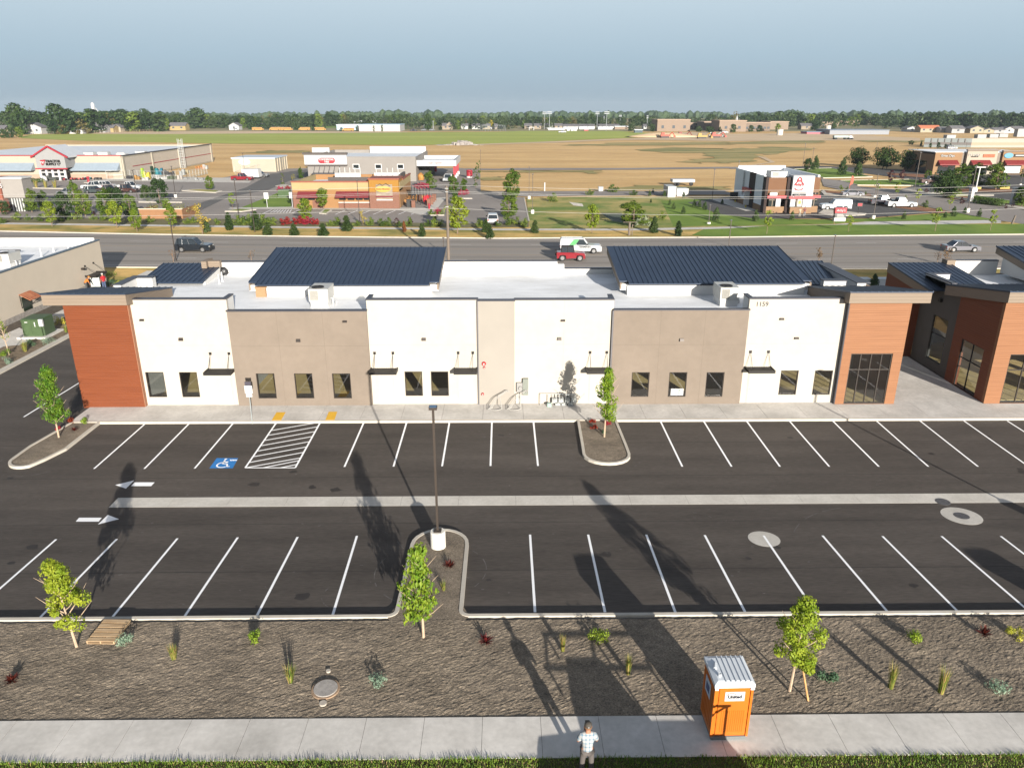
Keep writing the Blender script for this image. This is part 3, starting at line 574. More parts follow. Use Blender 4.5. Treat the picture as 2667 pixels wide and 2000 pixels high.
MB().box(x_rc-.001, x_rc+.05, YR+.02, YC-.005, ZB, 7.15).build('corner_trim', flat('light_wood_trim', (.22, .10, .055), .6), shop)
b = MB(); b.box(x_wr-.3, x_wr, YR+.281, 53, ZB-.05, 6.9); b.build('wall', wood2, shop)
b = MB(); b.box(x_cw-.06, x_cw+.0, YR+.01, YC-.004, ZB, 7.1); b.build('corner_trim', capm, shop)
MB().box(x_ct-.07, x_ct-.004, YT-.02, YC-.003, ZB, 7.24).build('downpipe', flat('grey_trim', (.10, .095, .10), .5), shop); MB().box(x_cb2-.09, x_cb2-.004, YBR-.0, YC-.004, ZB, 6.62).build('downpipe', MT['grey_trim'], shop)
# shell: sides, back, floor, inner lining, roof deck
boxes('wall', tan2, shop, (x_rl, x_rl+.28, 53.01, 61, 0, 6.3), (x_wr-.28, x_wr, 53.01, 61, 0, 6.9), (x_rl+.281, x_wr-.281, 60.72, 61, 0, 6.3))
MB().quad((x_rl+.3, 47.45, .16), (x_wr-.3, 47.45, .16), (x_wr-.3, 60.7, .16), (x_rl+.3, 60.7, .16)).build('floor', gravel, shop)
boxes('inner_wall', mat('gypsum_board', (.30, .29, .27), .9), shop, *[(xx-.07, xx+.07, 47.7, 60.7, .15, DK-.3) for xx in (-23.9, -17.7, -8.8, -1.6, 7.1, 15.9)])
MB().box(x_rl+.29, x_wr-.29, 47.5, 60.7, DK-.25, DK).build('roof', white_roof, shop)
boxes('parapet', whitew, shop, (-22.7, 4.3, 60.45, 60.75, DK, 7.22), (4.301, 4.85, 60.3, 60.75, DK, 7.02), (4.851, 9, 60.46, 60.76, DK, 6.62), (22.5, x_wr-.3, 60.45, 60.75, DK, 6.7))
boxes('parapet_cap', capm, shop, (-22.75, 4.31, 60.4, 60.82, 7.221, 7.29), (4.86, 9, 60.42, 60.82, 6.621, 6.69))
boxes('parapet', whitew, shop, (x_rl+.29, -26.1, 55.6, 56.2, DK, 7.0), (23.0, 24.6, 53.3, 53.9, DK, 7.15), (25.3, x_wr-.29, 53.0, 60.4, DK, 7.05), (x_rl+.29, x_rl+.8, 53.1, 55.5, DK, 7.02))
boxes('parapet_cap', capm, shop, (x_rl+.25, -26.05, 55.55, 56.25, 7.001, 7.06), (22.95, 24.65, 53.25, 53.95, 7.151, 7.21), (x_rl+.2, x_rl+.85, 53.1, 55.549, 7.021, 7.07), (25.25, x_wr+.05, 53.0, 60.4, 7.051, 7.1))
# corner tower roofs
def tower(par, xa, xb, yf, yb, zf, zb, xl=None, xr=None, m_=navy, dep=.68):
    b = MB(); b.yz([(yf, zf), (yf, zf-dep), (yb, zb-dep), (yb, zb)], xa, xb); o = b.build('fascia', fascia, par)
    seamroof('metal_roof', (xa-.04, yf-.05, zf+.09), (xb+.04, yf-.05, zf+.09), (xb+.04, yb+.05, zb+.09), (xa-.04, yb+.05, zb+.09), max(4, int((xb-xa)/.42)), m_, par, .085, .026)
tower(shop, -28.95, -23.7, 46.6, 53.3, 7.88, 6.75); tower(shop, 21.9, 27.1, 46.6, 53.3, 7.88, 6.72)
# raised navy roofs
def shed(par, xa, xb, ya, za, yb, zb, n, xla=None):
    b = MB(); b.xz([(xa+.5, DK-.05), (xb-.5, DK-.05), (xb-.5, za-.12), (xa+.5, za-.12)], ya+.25, ya+.5); b.yz([(ya+.5, DK), (yb-.3, DK), (yb-.3, zb-.2), (ya+.5, za-.2)], xa+.5, xb-.5)
    b.box(xa, xa+.6, ya+.45, ya+.95, za-.5, za-.05); b.box(xb-.6, xb, ya+.45, ya+.95, za-.5, za-.05); b.build('raised_wall', whitew, par)
    b = MB(); b.yz([(ya+.42, za+.02), (ya+.42, za-.42), (yb, zb-.5), (yb, zb)], xa-.02, xa+.1); b.yz([(ya+.42, za+.02), (ya+.42, za-.42), (yb, zb-.5), (yb, zb)], xb-.1, xb+.02); b.box(xa+.1, xb-.1, yb-.12, yb, zb-.5, zb-.01); b.build('fascia', fascia, par)
    # roof sheet with its two notched front corners
    sl = (zb-za)/(yb-ya); zz = lambda y: za+sl*(y-ya)+.08
    seamroof('metal_roof', (xa+.55, ya, zz(ya)), (xb-.62, ya, zz(ya)), (xb-.62, yb+.06, zz(yb+.06)), (xa+.55, yb+.06, zz(yb+.06)), n, navy, par, .08, .038)
    for a, c in ((xa-.06, xa+.549), (xb-.619, xb+.06)): seamroof('metal_roof_edge', (a, ya+.55, zz(ya+.55)), (c, ya+.55, zz(ya+.55)), (c, yb+.06, zz(yb+.06)), (a, yb+.06, zz(yb+.06)), 1, navy, par, .08, .038)
shed(shop, -18.2, -4.7, 52.9, 7.0, 61.0, 8.22, 34); shed(shop, 8.35, 22.1, 52.9, 7.02, 61.0, 8.26, 35)
seamroof('metal_roof', (-27.5, 56.4, 6.5), (-22.7, 56.4, 6.5), (-22.7, 61.1, 7.05), (-27.5, 61.1, 7.05), 12, navy, shop, .08, .038)
b = MB(); b.yz([(56.9, DK), (61.0, DK), (61.0, 6.9), (56.9, 6.48)], -22.9, -22.72); b.build('raised_wall', whitew, shop)
b = MB(); b.box(-23.9, -23.5, 59.6, 61.05, 6.9, 7.45); b.box(-23.499, -22.6, 60.0, 60.5, 6.9, 7.40); b.build('roof_return', fascia, shop)
seamroof('metal_roof', (21.9, 55.0, 6.55), (24.75, 55.0, 6.55), (25.9, 61, 7.15), (22.3, 61, 7.15), 9, navy, shop, .08, .038)
# canopies over the doors
def canopy(par, x0, x1, y, z=2.72, dep=.95, name='canopy'):
    b = MB(); b.box(x0, x1, y-dep, y-dep+.05, z-.16, z+.04); b.box(x0, x0+.05, y-dep+.05, y-.004, z-.16, z+.04); b.box(x1-.05, x1, y-dep+.05, y-.004, z-.16, z+.04); b.box(x0+.05, x1-.05, y-dep+.05, y-.004, z-.07, z-.02); n = 14
    for i in range(1, n): xx = x0+.05+(x1-x0-.1)*i/n; b.box(xx-.012, xx+.012, y-dep+.051, y-.006, z-.0199, z)
    o = b.build(name, blackm, par)
    for xx in (x0+.28, x1-.28):
        b = MB(); b.tube((xx, y-dep+.12, z+.03), .012, (xx, y-.05, z+1.02), None, 5); b.tube((xx-.0, y-dep+.45, z), .008, (xx, y-.05, z+1.02), None, 4); b.box(xx-.08, xx+.08, y-.06, y-.002, z+.95, z+1.12); b.build('canopy_rod', blackm, o)
for k, a, c, yz in ((5, 1690, 1915, 1150), (6, 1150, 1372, 1145), (6, 1840, 2050, 1145), (7, 1032, 1240, 1145), (8, 258, 445, 975)):
    xa, xb = X(k, a, yz, 46.9), X(k, c, yz, 46.9)
    if k == 6 and a > 1500: xb = min(xb, x_ct-.1)
    canopy(shop, xa, xb, YC)
    xm = (xa+xb)/2; dd = .5; db = MB(); db.box(xm-dd, xm+dd, YC-.03, YC-.002, ZB, 2.3); db.box(xm-dd-.06, xm-dd-.004, YC-.015, YC-.002, ZB, 2.36); db.box(xm+dd+.004, xm+dd+.06, YC-.015, YC-.002, ZB, 2.36); db.box(xm-dd, xm+dd, YC-.015, YC-.002, 2.304, 2.36)
    do = db.build('door', doorm, shop); hb = MB(); hb.tube((xm-dd+.1, YC-.07, 1.15), .02, (xm-dd+.24, YC-.07, 1.15), None, 6); hb.build('handle', grey_m, do)
    hb = MB()
    for zz in (.4, 1.25, 2.1): hb.box(xm+dd-.03, xm+dd+.02, YC-.045, YC-.031, zz, zz+.11)
    hb.build('hinge', grey_m, do)
for k, x, y, Y in ((5, 1170, 738, YC), (5, 1491, 897, YC), (6, 943, 750, YBR), (6, 560, 907, YBR), (6, 1593, 897, YC), (7, 842, 742, YC), (7, 812, 893, YC), (7, 1817, 902, YBR), (8, 503, 625, YC), (8, 607, 760, YC)):
    p = gy(k, x, y, Y); flatl = y < 800
    b = MB(); h = .07 if flatl else .11; b.yz([(Y-.16, p.z-h*.6), (Y-.002, p.z-h), (Y-.002, p.z+h), (Y-.10, p.z+h)], p.x-.13, p.x+.13); b.build('wall_light', bronze, shop)
nums = text('1159', .42, flat('number_grey', (.035, .035, .035)), shop, gy(8, 365, 522, YC)+Vector((0, -.01, 0)), 'house_number')
b = MB(); p = gy(7, 190, 1097, YT)
for k, x, y, r_ in ((7, 190, 1097, .15), (7, 193, 1128, .08), (7, 180, 1346, .1)):
    p = gy(k, x, y, YT); bb = MB().tube((p.x, YT-.1, p.z), r_*.8, (p.x, YT-.002, p.z), r_, 14); o = bb.build('alarm_bell', red_m, shop); MB().tube((p.x, YT-.13, p.z), r_*.35, (p.x, YT-.101, p.z), r_*.4, 10).build('bell_hub', white, o)
p = gy(26, 795, 745, YC); b = MB(); b.box(p.x-.24, p.x+.2, YC-.2, YC-.002, p.z-.3, p.z+.35); b.tube((p.x, YC-.3, p.z), .12, (p.x, YC-.201, p.z), .14, 12); b.tube((p.x-.02, YC-.1, p.z-.3), .03, (p.x-.02, YC-.1, .15), None, 6); b.build('electric_meter', flat('meter_grey', (.24, .235, .225), .5, .2), shop)
p = gy(26, 888, 720, YC); b = MB(); b.box(p.x-.18, p.x+.18, YC-.26, YC-.002, p.z-.6, p.z+.55); b.box(p.x-.08, p.x+.08, YC-.27, YC-.261, p.z+.1, p.z+.28); b.build('utility_cabinet', flat('cabinet_green_grey', (.17, .185, .16), .5, .2), shop)
# address board in a window
w = oB2[1]; cx_ = w[0]+(w[1]-w[0])*.52; MB().box(cx_-.42, cx_+.42, YBR+.03, YBR+.045, w[2]+.1, w[2]+.56).build('window_poster', white, shop)
text('1158', .22, flat('poster_green', (.02, .10, .05)), shop, (cx_, YBR+.022, w[2]+.44), 'poster_lettering', ext=.004); text('AVAILABLE', .09, MT['poster_green'], shop, (cx_, YBR+.022, w[2]+.26), 'poster_lettering', ext=.004)
# gas meters along the wall: a thing of its own
mf = thing('gas_meter_row', 'row of grey gas meters hanging under one pipe along the cream wall', 'gas meters', (3.0, 47.1, .15))
xa, xb = X(26, 1160, 870, 47.1), X(26, 1770, 870, 47.1); zp = gy(26, 1300, 870, 47.1).z
b = MB(); b.tube((xa, 47.1, zp), .03, (xa+(xb-xa)*.75, 47.1, zp), None, 6); b.tube((xa+(xb-xa)*.75, 47.1, zp-.06), .03, (xb, 47.1, zp-.06), None, 6)
for xx in (xa+.02, xa+.55, xb-.02): b.tube((xx, 47.1, zp), .03, (xx, 47.1, .15), None, 6)
b.build('pipe', grey_m, mf)
for i in range(7):
    xx = xa+.95+i*(xb-xa)*.094; b = MB(); h = (.0, .28)[i % 2]
    b.tube((xx-.12, 47.1, zp), .022, (xx-.12, 47.1, zp-.3-h), None, 5); b.tube((xx+.12, 47.1, zp), .022, (xx+.12, 47.1, zp-.3), None, 5); b.box(xx-.17, xx+.17, 46.98, 47.22, zp-.62-h, zp-.3-h); b.lathe([(.0, 0), (.1, .02), (.1, .1), (0, .12)], (xx, 47.0, zp-.4-h), 10); b.build('gas_meter', mat('meter_metal', (.30, .31, .30), .5, .1, 4, metal=.2), mf)
MB().box(xa+.45, xa+.72, 46.75, 47.0, .15, .38).build('pale_bucket', flat('mint_plastic', (.24, .34, .30), .5), mf)
for j, (x, y) in enumerate(((265, 1480), (420, 1480))):
    x0 = X(7, x, y, 46.7); b = MB(); c0 = Vector((x0-.35, 46.2, .18))
    for dx in (0, .22):
        pts = [c0+Vector((dx*.5+t*1.15+(.06*math.sin(t*9)), t*.78, t*1.05+.12*math.sin(t*3.1))) for t in [i/9 for i in range(10)]]
        pts = pts+[pts[-1]+Vector((.1, .02, .02)), pts[-1]+Vector((.16, 0, -.12))]; b.path(pts, .022, 6)
    b.path([c0+Vector((t*.95, .1-.25*math.sin(t*3.14), .03+.0*t)) for t in [i/8 for i in range(9)]], .03, 6); b.tube(c0+Vector((.95, .1, .03)), .028, c0+Vector((.8, .6, .72))); b.tube(c0+Vector((.1, 0, .03)), .028, c0+Vector((.35, .15, .12)))
    solo(b, 'bicycle_rack', flat('white_pipe', (.30, .29, .27), .4), ('left' if j == 0 else 'right')+' one of two white bent pipe bicycle racks leaning on the tan wall panel', 'bicycle rack', 'white pipe racks at the wall')
# rooftop units
def rooftop_unit():
    t = thing('rooftop_unit', 'x', 'air conditioner')
    b = MB(); b.box(-.55, .6, -.75, .95, 0, .42); b.build('curb', whitew, t)
    b = MB(); b.box(-.62, .68, -.85, 1.05, .45, 1.3); b.box(-.58, .64, -.8, 1.0, .42, .4499); bo = b.build('casing', flat('unit_beige', (.40, .395, .37), .5, .1), t)
    b = MB()
    for i in range(16): b.box(-.52+i*.034, -.505+i*.034, -.866, -.851, .55, 1.2)
    b.build('louvre', flat('louvre_dark', (.16, .15, .13), .5), bo)
    b = MB(); b.box(.1, .13, -.858, -.851, .5, 1.25); b.box(.2, .42, -.858, -.851, .62, 1.2); b.box(.44, .58, -.866, -.851, .95, 1.12); b.build('panel', flat('panel_pale', (.40, .395, .375), .5), bo)
    b = MB(); b.lathe([(.42, 0), (.42, .05), (.36, .05), (.36, .015), (0, .015)], (-.1, -.25, 1.301), 20); b.tube((-.45, -.25, 1.35), .015, (.25, -.25, 1.35)); b.tube((-.1, -.6, 1.35), .015, (-.1, .1, 1.35)); b.build('fan_guard', blackm, bo)
    b = MB(); b.tube((.8, -.1, 0), .04, (.8, -.1, .55)); b.tube((.8, -.1, .5), .03, (.6, -.1, .5)); b.tube((.98, .1, 0), .05, (.98, .1, .25)); b.build('pipe', white, t)
    return t
ru = rooftop_unit()
place(ru, USED, (-12.45, 50.5, DK), 0, None, 'grey boxy air conditioner on the white roof in front of the left navy roof', 'rooftop air conditioners')
place(ru, USED, (15.2, 50.6, DK), 0, None, 'grey boxy air conditioner on the white roof in front of the right navy roof', 'rooftop air conditioners')
pp = PY(*q(6, 258, 510), 53.1); solo(MB().box(pp.x-.35, pp.x+.35, 52.85, 53.14, DK, DK+.62).box(pp.x-.4, pp.x+.4, 52.82, 53.13, DK+.62, DK+.72), 'roof_hatch_board', tanbox, 'tan wooden board box leaning at the white wall under the left navy roof', 'box')
for i, (x, y) in enumerate(((1137, 515), (1175, 488))):
    d = ray(*q(17, x, y)); t = (DK-CAMZ)/d[2]; b = MB(); b.lathe([(.12, 0), (.06, .12), (.055, .75), (.0, .76)], (d[0]*t, d[1]*t, DK), 8); solo(b, 'vent_pipe', white, 'white vent pipe on the flat roof, '+('nearer' if i == 0 else 'farther')+' of two beside the small navy roof', 'vent pipe', 'roof vent pipes')
d = ray(*q(17, 1200, 400)); t = (DK-CAMZ)/d[2]; bx, by = d[0]*t, d[1]*t
b = MB(); b.lathe([(.35, 0), (.48, .12), (.46, .4), (.3, .62), (.12, .7), (0, .72)], (bx, by, DK), 14); tb = solo(b, 'rubbish_bag', mat('black_plastic_bag', (.015, .015, .016), .35, .3, 3, .04, 5, spec=.6), 'black rubbish bag slumped on the white roof at the back parapet', 'rubbish bag', smooth=True)
solo(MB().lathe([(.12, 0), (.16, .1), (.1, .2), (0, .22)], (bx-.05, by-.05, DK+.72), 10), 'pink_cloth', flat('pink_cloth', (.4, .02, .11), .8), 'crumpled pink cloth on top of the black rubbish bag on the roof', 'cloth')
solo(MB().lathe([(.17, 0), (.2, .3), (.15, .36), (.0, .36)], (bx+.75, by+.1, DK), 12), 'white_bucket', white, 'white plastic sack standing next to the black rubbish bag on the roof', 'sack')
# ------------------------------------------------------------------ neighbour on the left
nb = thing('shop_building', 'sand stucco building at the left edge with steel canopy and rusty awning', 'building', (-60, 75, 0))
NX, NZ = -45.72, 4.72
nbm = mat('sand_stucco', (.40, .35, .285), .9, .0, .5, .0015, 90, col2=(.43, .375, .305))
boxes('wall', nbm, nb, (NX-.3, NX, 55, 86.3, 0, NZ), (-100, NX-.31, 86.0, 86.3, 0, NZ), (-100, NX-.31, 55, 55.3, 0, NZ))
MB().box(NX, NX+.04, 55, 86.3, 0, .55).build('stone_base', mat('stone_base', (.22, .20, .18), .9, .3, 3), nb)
MB().box(-100, NX-.301, 55.301, 85.999, NZ-.75, NZ-.45).build('roof', white_roof, nb)
boxes('parapet', whitew, nb, (NX-.33, NX-.301, 55.3, 85.9, NZ-.45, NZ-.01), (-100, NX-.34, 85.9, 85.995, NZ-.45, NZ+.35))
MB().box(NX-.34, NX+.05, 54.95, 86.35, NZ, NZ+.1).build('parapet_cap', flat('blue_grey_cap', (.09, .12, .15), .45, .3), nb)
def wx(k, x, y):                                   # a point on the neighbour's east wall
    d = ray(*q(k, x, y)); t = NX/d[0]; return Vector((NX, t*d[1], CAMZ+t*d[2]))
a, c = wx(15, 1075, 520), wx(15, 1235, 490)
b = MB(); y0, y1, zc = a.y, c.y-.2, a.z-.1; b.box(NX+.003, NX+1.2, y0, y0+.06, zc-.18, zc+.05); b.box(NX+.003, NX+1.2, y1-.06, y1, zc-.18, zc+.05); b.box(NX+1.14, NX+1.2, y0+.06, y1-.06, zc-.18, zc+.05); b.box(NX+.003, NX+1.14, y0+.06, y1-.06, zc-.08, zc-.05)
cn = b.build('canopy', blackm, nb)
for yy in (y0+.3, y1-.3): MB().tube((NX+1.1, yy, zc+.05), .02, (NX+.02, yy, zc+1.0), None, 5).box(NX+.002, NX+.07, yy-.1, yy+.1, zc+.92, zc+1.1).build('canopy_rod', blackm, cn)
b = MB(); b.box(NX+.003, NX+.3, y0-.5, y0-.2, zc+.75, zc+.95); b.build('wall_light', bronze, nb)
MB().box(NX+.004, NX+.05, y0+.15, y0+.75, .2, zc-.3).build('doorway', dark_in, nb); MB().box(NX+.02, NX+1.05, y0+.8, y0+.86, .2, zc-.35).build('open_door', flat('pale_grey_door', (.42, .45, .44), .6), nb)
a, c = wx(15, 235, 770), wx(15, 350, 730); za = wx(15, 235, 770).z
aw = MB(); ya, yb = a.y, c.y+.35
seamroof('awning', (NX+1.0, ya, za-.55), (NX+1.0, yb, za-.55), (NX+.01, yb, za), (NX+.01, ya, za), 5, mat('rusty_metal', (.20, .06, .03), .6, .0, 2, col2=(.34, .15, .08), metal=.2), nb, .04, .03)
b = MB()
for yy in (ya+.05, yb-.05): b.tube((NX+.95, yy, za-.6), .025, (NX+.02, yy, za-1.3)); b.tube((NX+.95, yy, za-.6), .02, (NX+.02, yy, za-.6)); b.tube((NX+.03, yy, za-.05), .02, (NX+.03, yy, za-1.35))
b.build('awning_bracket', blackm, nb)
b = MB(); b.box(NX+.003, NX+.06, ya+.25, yb-.2, .6, za-.35); dw = b.build('window', mat('dark_green_glass', (.01, .02, .012), .12, .2, 2, spec=.6), nb)
p = wx(15, 90, 330); d = ray(*q(15, 70, 420)); t = (NZ-.45-CAMZ)/d[2]
place(ru, USED, (d[0]*t, d[1]*t+.6, NZ-.45), 0, None, 'white air conditioner on the left neighbour building roof at the photo edge', 'rooftop air conditioners')
for i, (x, y) in enumerate(((530, 290), (685, 225), (870, 190))):
    d = ray(*q(15, x, y)); t = (NZ-.45-CAMZ)/d[2]; b = MB(); b.lathe([(.14, 0), (.07, .14), (.065, (.9, .5, .3)[i]), (0, (.91, .51, .31)[i])], (d[0]*t, d[1]*t, NZ-.45), 8); solo(b, 'vent_pipe', white, ORD[i]+' white vent pipe from the left on the left neighbour roof', 'vent pipe', 'neighbour roof vents')
d = ray(*q(15, 120, 245)); t = (NZ-.45-CAMZ)/d[2]; b = MB(); b.tube((d[0]*t-1.6, d[1]*t, NZ-.1), .03, (d[0]*t+1.0, d[1]*t, NZ-.1)); b.box(d[0]*t-1.8, d[0]*t-1.3, d[1]*t-.1, d[1]*t+.1, NZ-.2, NZ-.08); b.box(d[0]*t+.7, d[0]*t+1.2, d[1]*t-.1, d[1]*t+.1, NZ-.2, NZ-.08); b.tube((d[0]*t, d[1]*t, NZ-.46), .03, (d[0]*t, d[1]*t, NZ-.1)); solo(b, 'roof_lamp_bar', bronze, 'dark twin lamp bar standing on the left neighbour roof', 'lamp')
# planting strip, paving, transformer
sheet('planter_strip', [(-45.6, 50), (-45.6, 86), (-42.9, 86), (-42.9, 50)], mat('dark_mulch', (.075, .06, .045), 1, .4, 3, .06, 5), .05)
sheet('side_walk', [(-43.6, 50), (-43.6, 92), (-41.9, 92), (-41.9, 50)], concw, .08)
sheet('transformer_paving', gs(15, (40, 1440), (250, 1420), (470, 1320), (250, 1200), (-200, 1400)), concw, .085)
sheet('bed_strip', [(-41.9, 46), (-41.9, 90), (-38.6, 90), (-38.6, 46)], mat('brown_bed', (.16, .12, .08), 1, .4, 2, .06, 5), .06)
kerbline('side_kerb', [(-38.3, 40), (-38.2, 60), (-38.1, 90)], w=.55, hh=.13)
strip_ = MB(); strip(strip_, g(5, 195, 1536), g(5, 660, 1250), .11); struct(strip_, 'side_bay_line', paint)
tp = thing('transformer_box', 'dark green electrical transformer cabinet on a concrete pad beside the left neighbour building', 'transformer', (-40.7, 64.2, .1))
green = mat('transformer_green', (.048, .078, .034), .5, .1, 3)
MB().box(-42.0, -39.5, 63.0, 65.8, .085, .24).build('pad', concw, tp)
b = MB(); b.yz([(63.4, .241), (63.4, 1.66), (63.55, 1.74), (65.3, 1.74), (65.3, .241)], -41.6, -39.95); b.build('cabinet', green, tp)
b = MB(); b.yz([(63.55, .26), (63.55, 1.6), (65.1, 1.6), (65.1, .26)], -39.949, -39.8); b.box(-41.55, -41.53, 63.385, 63.399, .3, 1.6); b.box(-40.8, -40.78, 63.385, 63.399, .3, 1.6); b.build('door', flat('transformer_dark_green', (.045, .07, .035), .5), tp)
b = MB(); b.box(-40.05, -39.72, 63.3, 63.5, 1.15, 1.75); b.box(-41.3, -41.05, 63.392, 63.399, 1.45, 1.52); b.box(-40.5, -40.42, 63.392, 63.399, 1.1, 1.5); b.build('label_plate', white, tp)
# ------------------------------------------------------------------ neighbour on the right
rb = thing('shop_building', 'shop building at the right edge with dark grey and wood clad end wall', 'building', (45, 54, 0))
RX = 32.28; dgrey = mat('dark_grey_stucco', (.085, .08, .075), .9, .08, .6, .001, 90)
b = MB(); oRB = [(33.35, 37.6, ZB+.02, 3.62)]; wallgrid(b, RX, 38.6, ZB-.1, 7.15, YR, .28, oRB); b.build('wall', wood2, rb)
window(rb, *oRB[0], YR, 4, (.68,), .07, 'shop_window')
MB().yz([(53.7, 5.95), (60.99, 5.95), (60.99, 6.8), (53.7, 6.2)], 36.0, 36.3).build('raised_wall', whitew, rb)
b = MB(); wallgrid(b, 38.6, 62, ZB-.1, 7.3, YC, .28, [(40, 41.3, .8, 2.5), (42, 43.3, .8, 2.5)]); b.build('wall', cream, rb)
# west end wall: built along x then turned to face left
def turn(o, xw): o.matrix_parent_inverse = Matrix.Translation(-o.parent.location); o.data.transform(Matrix(((0, -1, 0, 0), (1, 0, 0, 0), (0, 0, 1, 0), (0, 0, 0, 1))))
def westwall(m, ya, yb, top, xw, ops_):           # wall facing -x between depths ya..yb
    b = MB(); wallgrid(b, -yb, -ya, ZB-.1, top, xw, .28, [(-o[1], -o[0], o[2], o[3]) for o in ops_])
    b.v = [(v[1], -v[0], v[2]) for v in b.v]; return b.build('wall', m, rb)
def wwin(ya, yb, z0, z1, xw, nx, nz):
    b = MB(); fr = .06
    for a in (ya, yb-fr): b.box(xw+.04, xw+.12, a, a+fr, z0, z1)
    for a in (z0, z1-fr): b.box(xw+.04, xw+.12, ya+fr, yb-fr, a, a+fr)
    for i in range(1, nx): ym = ya+(yb-ya)*i/nx; b.box(xw+.044, xw+.116, ym-.03, ym+.03, z0+fr, z1-fr)
    for f in nz: zm = z0+(z1-z0)*f; b.box(xw+.046, xw+.114, ya+fr, yb-fr, zm-.03, zm+.03)
    w = b.build('shop_window', blackm, rb); MB().quad((xw+.08, yb-.01, z0), (xw+.08, ya+.01, z0), (xw+.08, ya+.01, z1), (xw+.08, yb-.01, z1)).build('pane', glass, w)
boxes('wall', tan2, rb, (61.7, 62, 47.7, 61.5, 0, 6.5), (RX+.6, 61.69, 61.2, 61.5, 0, 6.0))
westwall(wood, YR+.281, 51.9, 7.0, RX, [(48.2, 50.8, ZB+.02, 3.6)]); wwin(48.2, 50.8, ZB+.02, 3.6, RX, 2, (.62,))
westwall(dgrey, 51.901, 57.3, 6.75, RX+.25, [(53.2, 55.2, .8, 4.2)]); wwin(53.2, 55.2, .8, 4.2, RX+.25, 1, (.6,))
westwall(wood, 57.301, 62, 6.3, RX-.35, [(58.4, 60.2, .2, 4.4)]); wwin(58.4, 60.2, .2, 4.4, RX-.35, 1, (.33, .66))
MB().box(RX-.35, RX+.24, 57.3, 57.55, ZB, 6.3).build('wall', wood, rb)
b = MB(); b.box(RX+.05, RX+.249, 54.4, 54.7, 5.3, 5.55); b.build('wall_light', blackm, rb)
MB().box(RX+.6, 62, 47.7, 61, .1, .155).build('floor', gravel, rb)
MB().box(RX+.54, 62, 47.4, 61.5, DK-.5, DK-.25).build('roof', white_roof, rb)
tower(rb, 32.05, 40.2, 46.6, 53.6, 7.88, 6.75)
boxes('parapet', whitew, rb, (RX+.25, RX+.55, 53.61, 57.3, 6.3, 6.85), (RX+.551, RX+1.9, 56.9, 57.3, DK-.3, 6.849))
boxes('parapet_cap', capm, rb, (RX+.2, RX+.6, 53.6, 57.35, 6.851, 6.92), (RX+.601, RX+1.95, 56.85, 57.35, 6.851, 6.92))
seamroof('metal_roof', (31.4, 54.4, 6.22), (36.35, 54.4, 6.22), (36.35, 61.1, 6.96), (31.4, 61.1, 6.96), 12, navy, rb, .08, .028)
b = MB(); b.yz([(54.45, 6.14), (61.1, 6.87), (61.1, 6.2), (54.45, 5.6)], 31.42, 31.54); b.build('fascia', fascia, rb)
b = MB(); b.box(36.6, 40.4, 61.0, 61.3, DK-.3, 7.1); b.build('parapet', whitew, rb); MB().box(36.6, 40.4, 60.95, 61.35, 7.101, 7.17).build('parapet_cap', capm, rb); MB().box(35.9, 36.59, 60.5, 61.3, 6.6, 7.25).build('roof_return', fascia, rb)
shed(rb, 40.0, 58, 53.4, 7.0, 61.0, 8.22, 40)
# ------------------------------------------------------------------ foreground things
# lamp post on a concrete footing
def lamp(h=5.88, base=.8, br=.34, head=1):
    t = thing('lamp_post', 'x', 'lamp post'); pm = flat('dark_bronze_pole', (.045, .035, .028), .5, .3)
    if base: MB().lathe([(br, -.25), (br, base-.03), (br-.03, base), (0, base)], n=24).build('footing', mat('pale_footing', (.55, .53, .48), .8, .08, 2), t)
    b = MB(); b.box(-.17, .17, -.17, .17, base, base+.05); b.box(-.048, .048, -.048, .048, base+.05, base+h); b.build('pole', pm, t)
    b = MB(); 
    for s in ([0] if head == 1 else [-1, 1]):
        b.box(s*.45-.17, s*.45+.17, -.14, .18, base+h-.02, base+h+.09)
        if s: b.box(min(0, s*.3), max(0, s*.3), -.03, .03, base+h-.0, base+h+.05)
    hd_ = b.build('lamp_head', pm, t); b = MB().box(-.15, .15, -.12, .16, base+h+.091, base+h+.1); b.build('lamp_top', flat('blue_grey_top', (.08, .14, .22), .3, .2), hd_) if head == 1 else None
    return t
lp = lamp()
lz = zg(29.35)+.15
place(lp, USED, (-3.0, 29.5, lz), 0, None, 'dark square lamp post on a pale round concrete footing in the mulch peninsula', 'car park lamp posts')
place(lp, USED, (27.0, 29.5, lz), 0, None, 'dark lamp post on the second mulch peninsula beyond the right photo edge', 'car park lamp posts')
# parking sign
sp_ = thing('parking_sign', 'reserved parking sign on a thin steel post at the kerb by the blue symbol', 'sign', (-16.03, 44.55, 0))
MB().tube((-16.03, 44.45, 0), .03, (-15.97, 44.45, 2.8), None, 8).build('post', flat('galvanised', (.30, .33, .33), .5, .4), sp_)
b = MB(); b.box(-16.22, -15.74, 44.39, 44.415, 2.1, 2.6); b.box(-16.17, -15.79, 44.39, 44.415, 1.85, 2.07); b.build('sign_plate', white, sp_); MB().box(-16.17, -15.79, 44.39, 44.415, 2.62, 2.86).build('sign_plate', flat('dark_plate', (.05, .045, .06), .5), sp_)
text('P', .2, blue, sp_, (-15.98, 44.385, 2.36), 'sign_lettering', ext=.003)
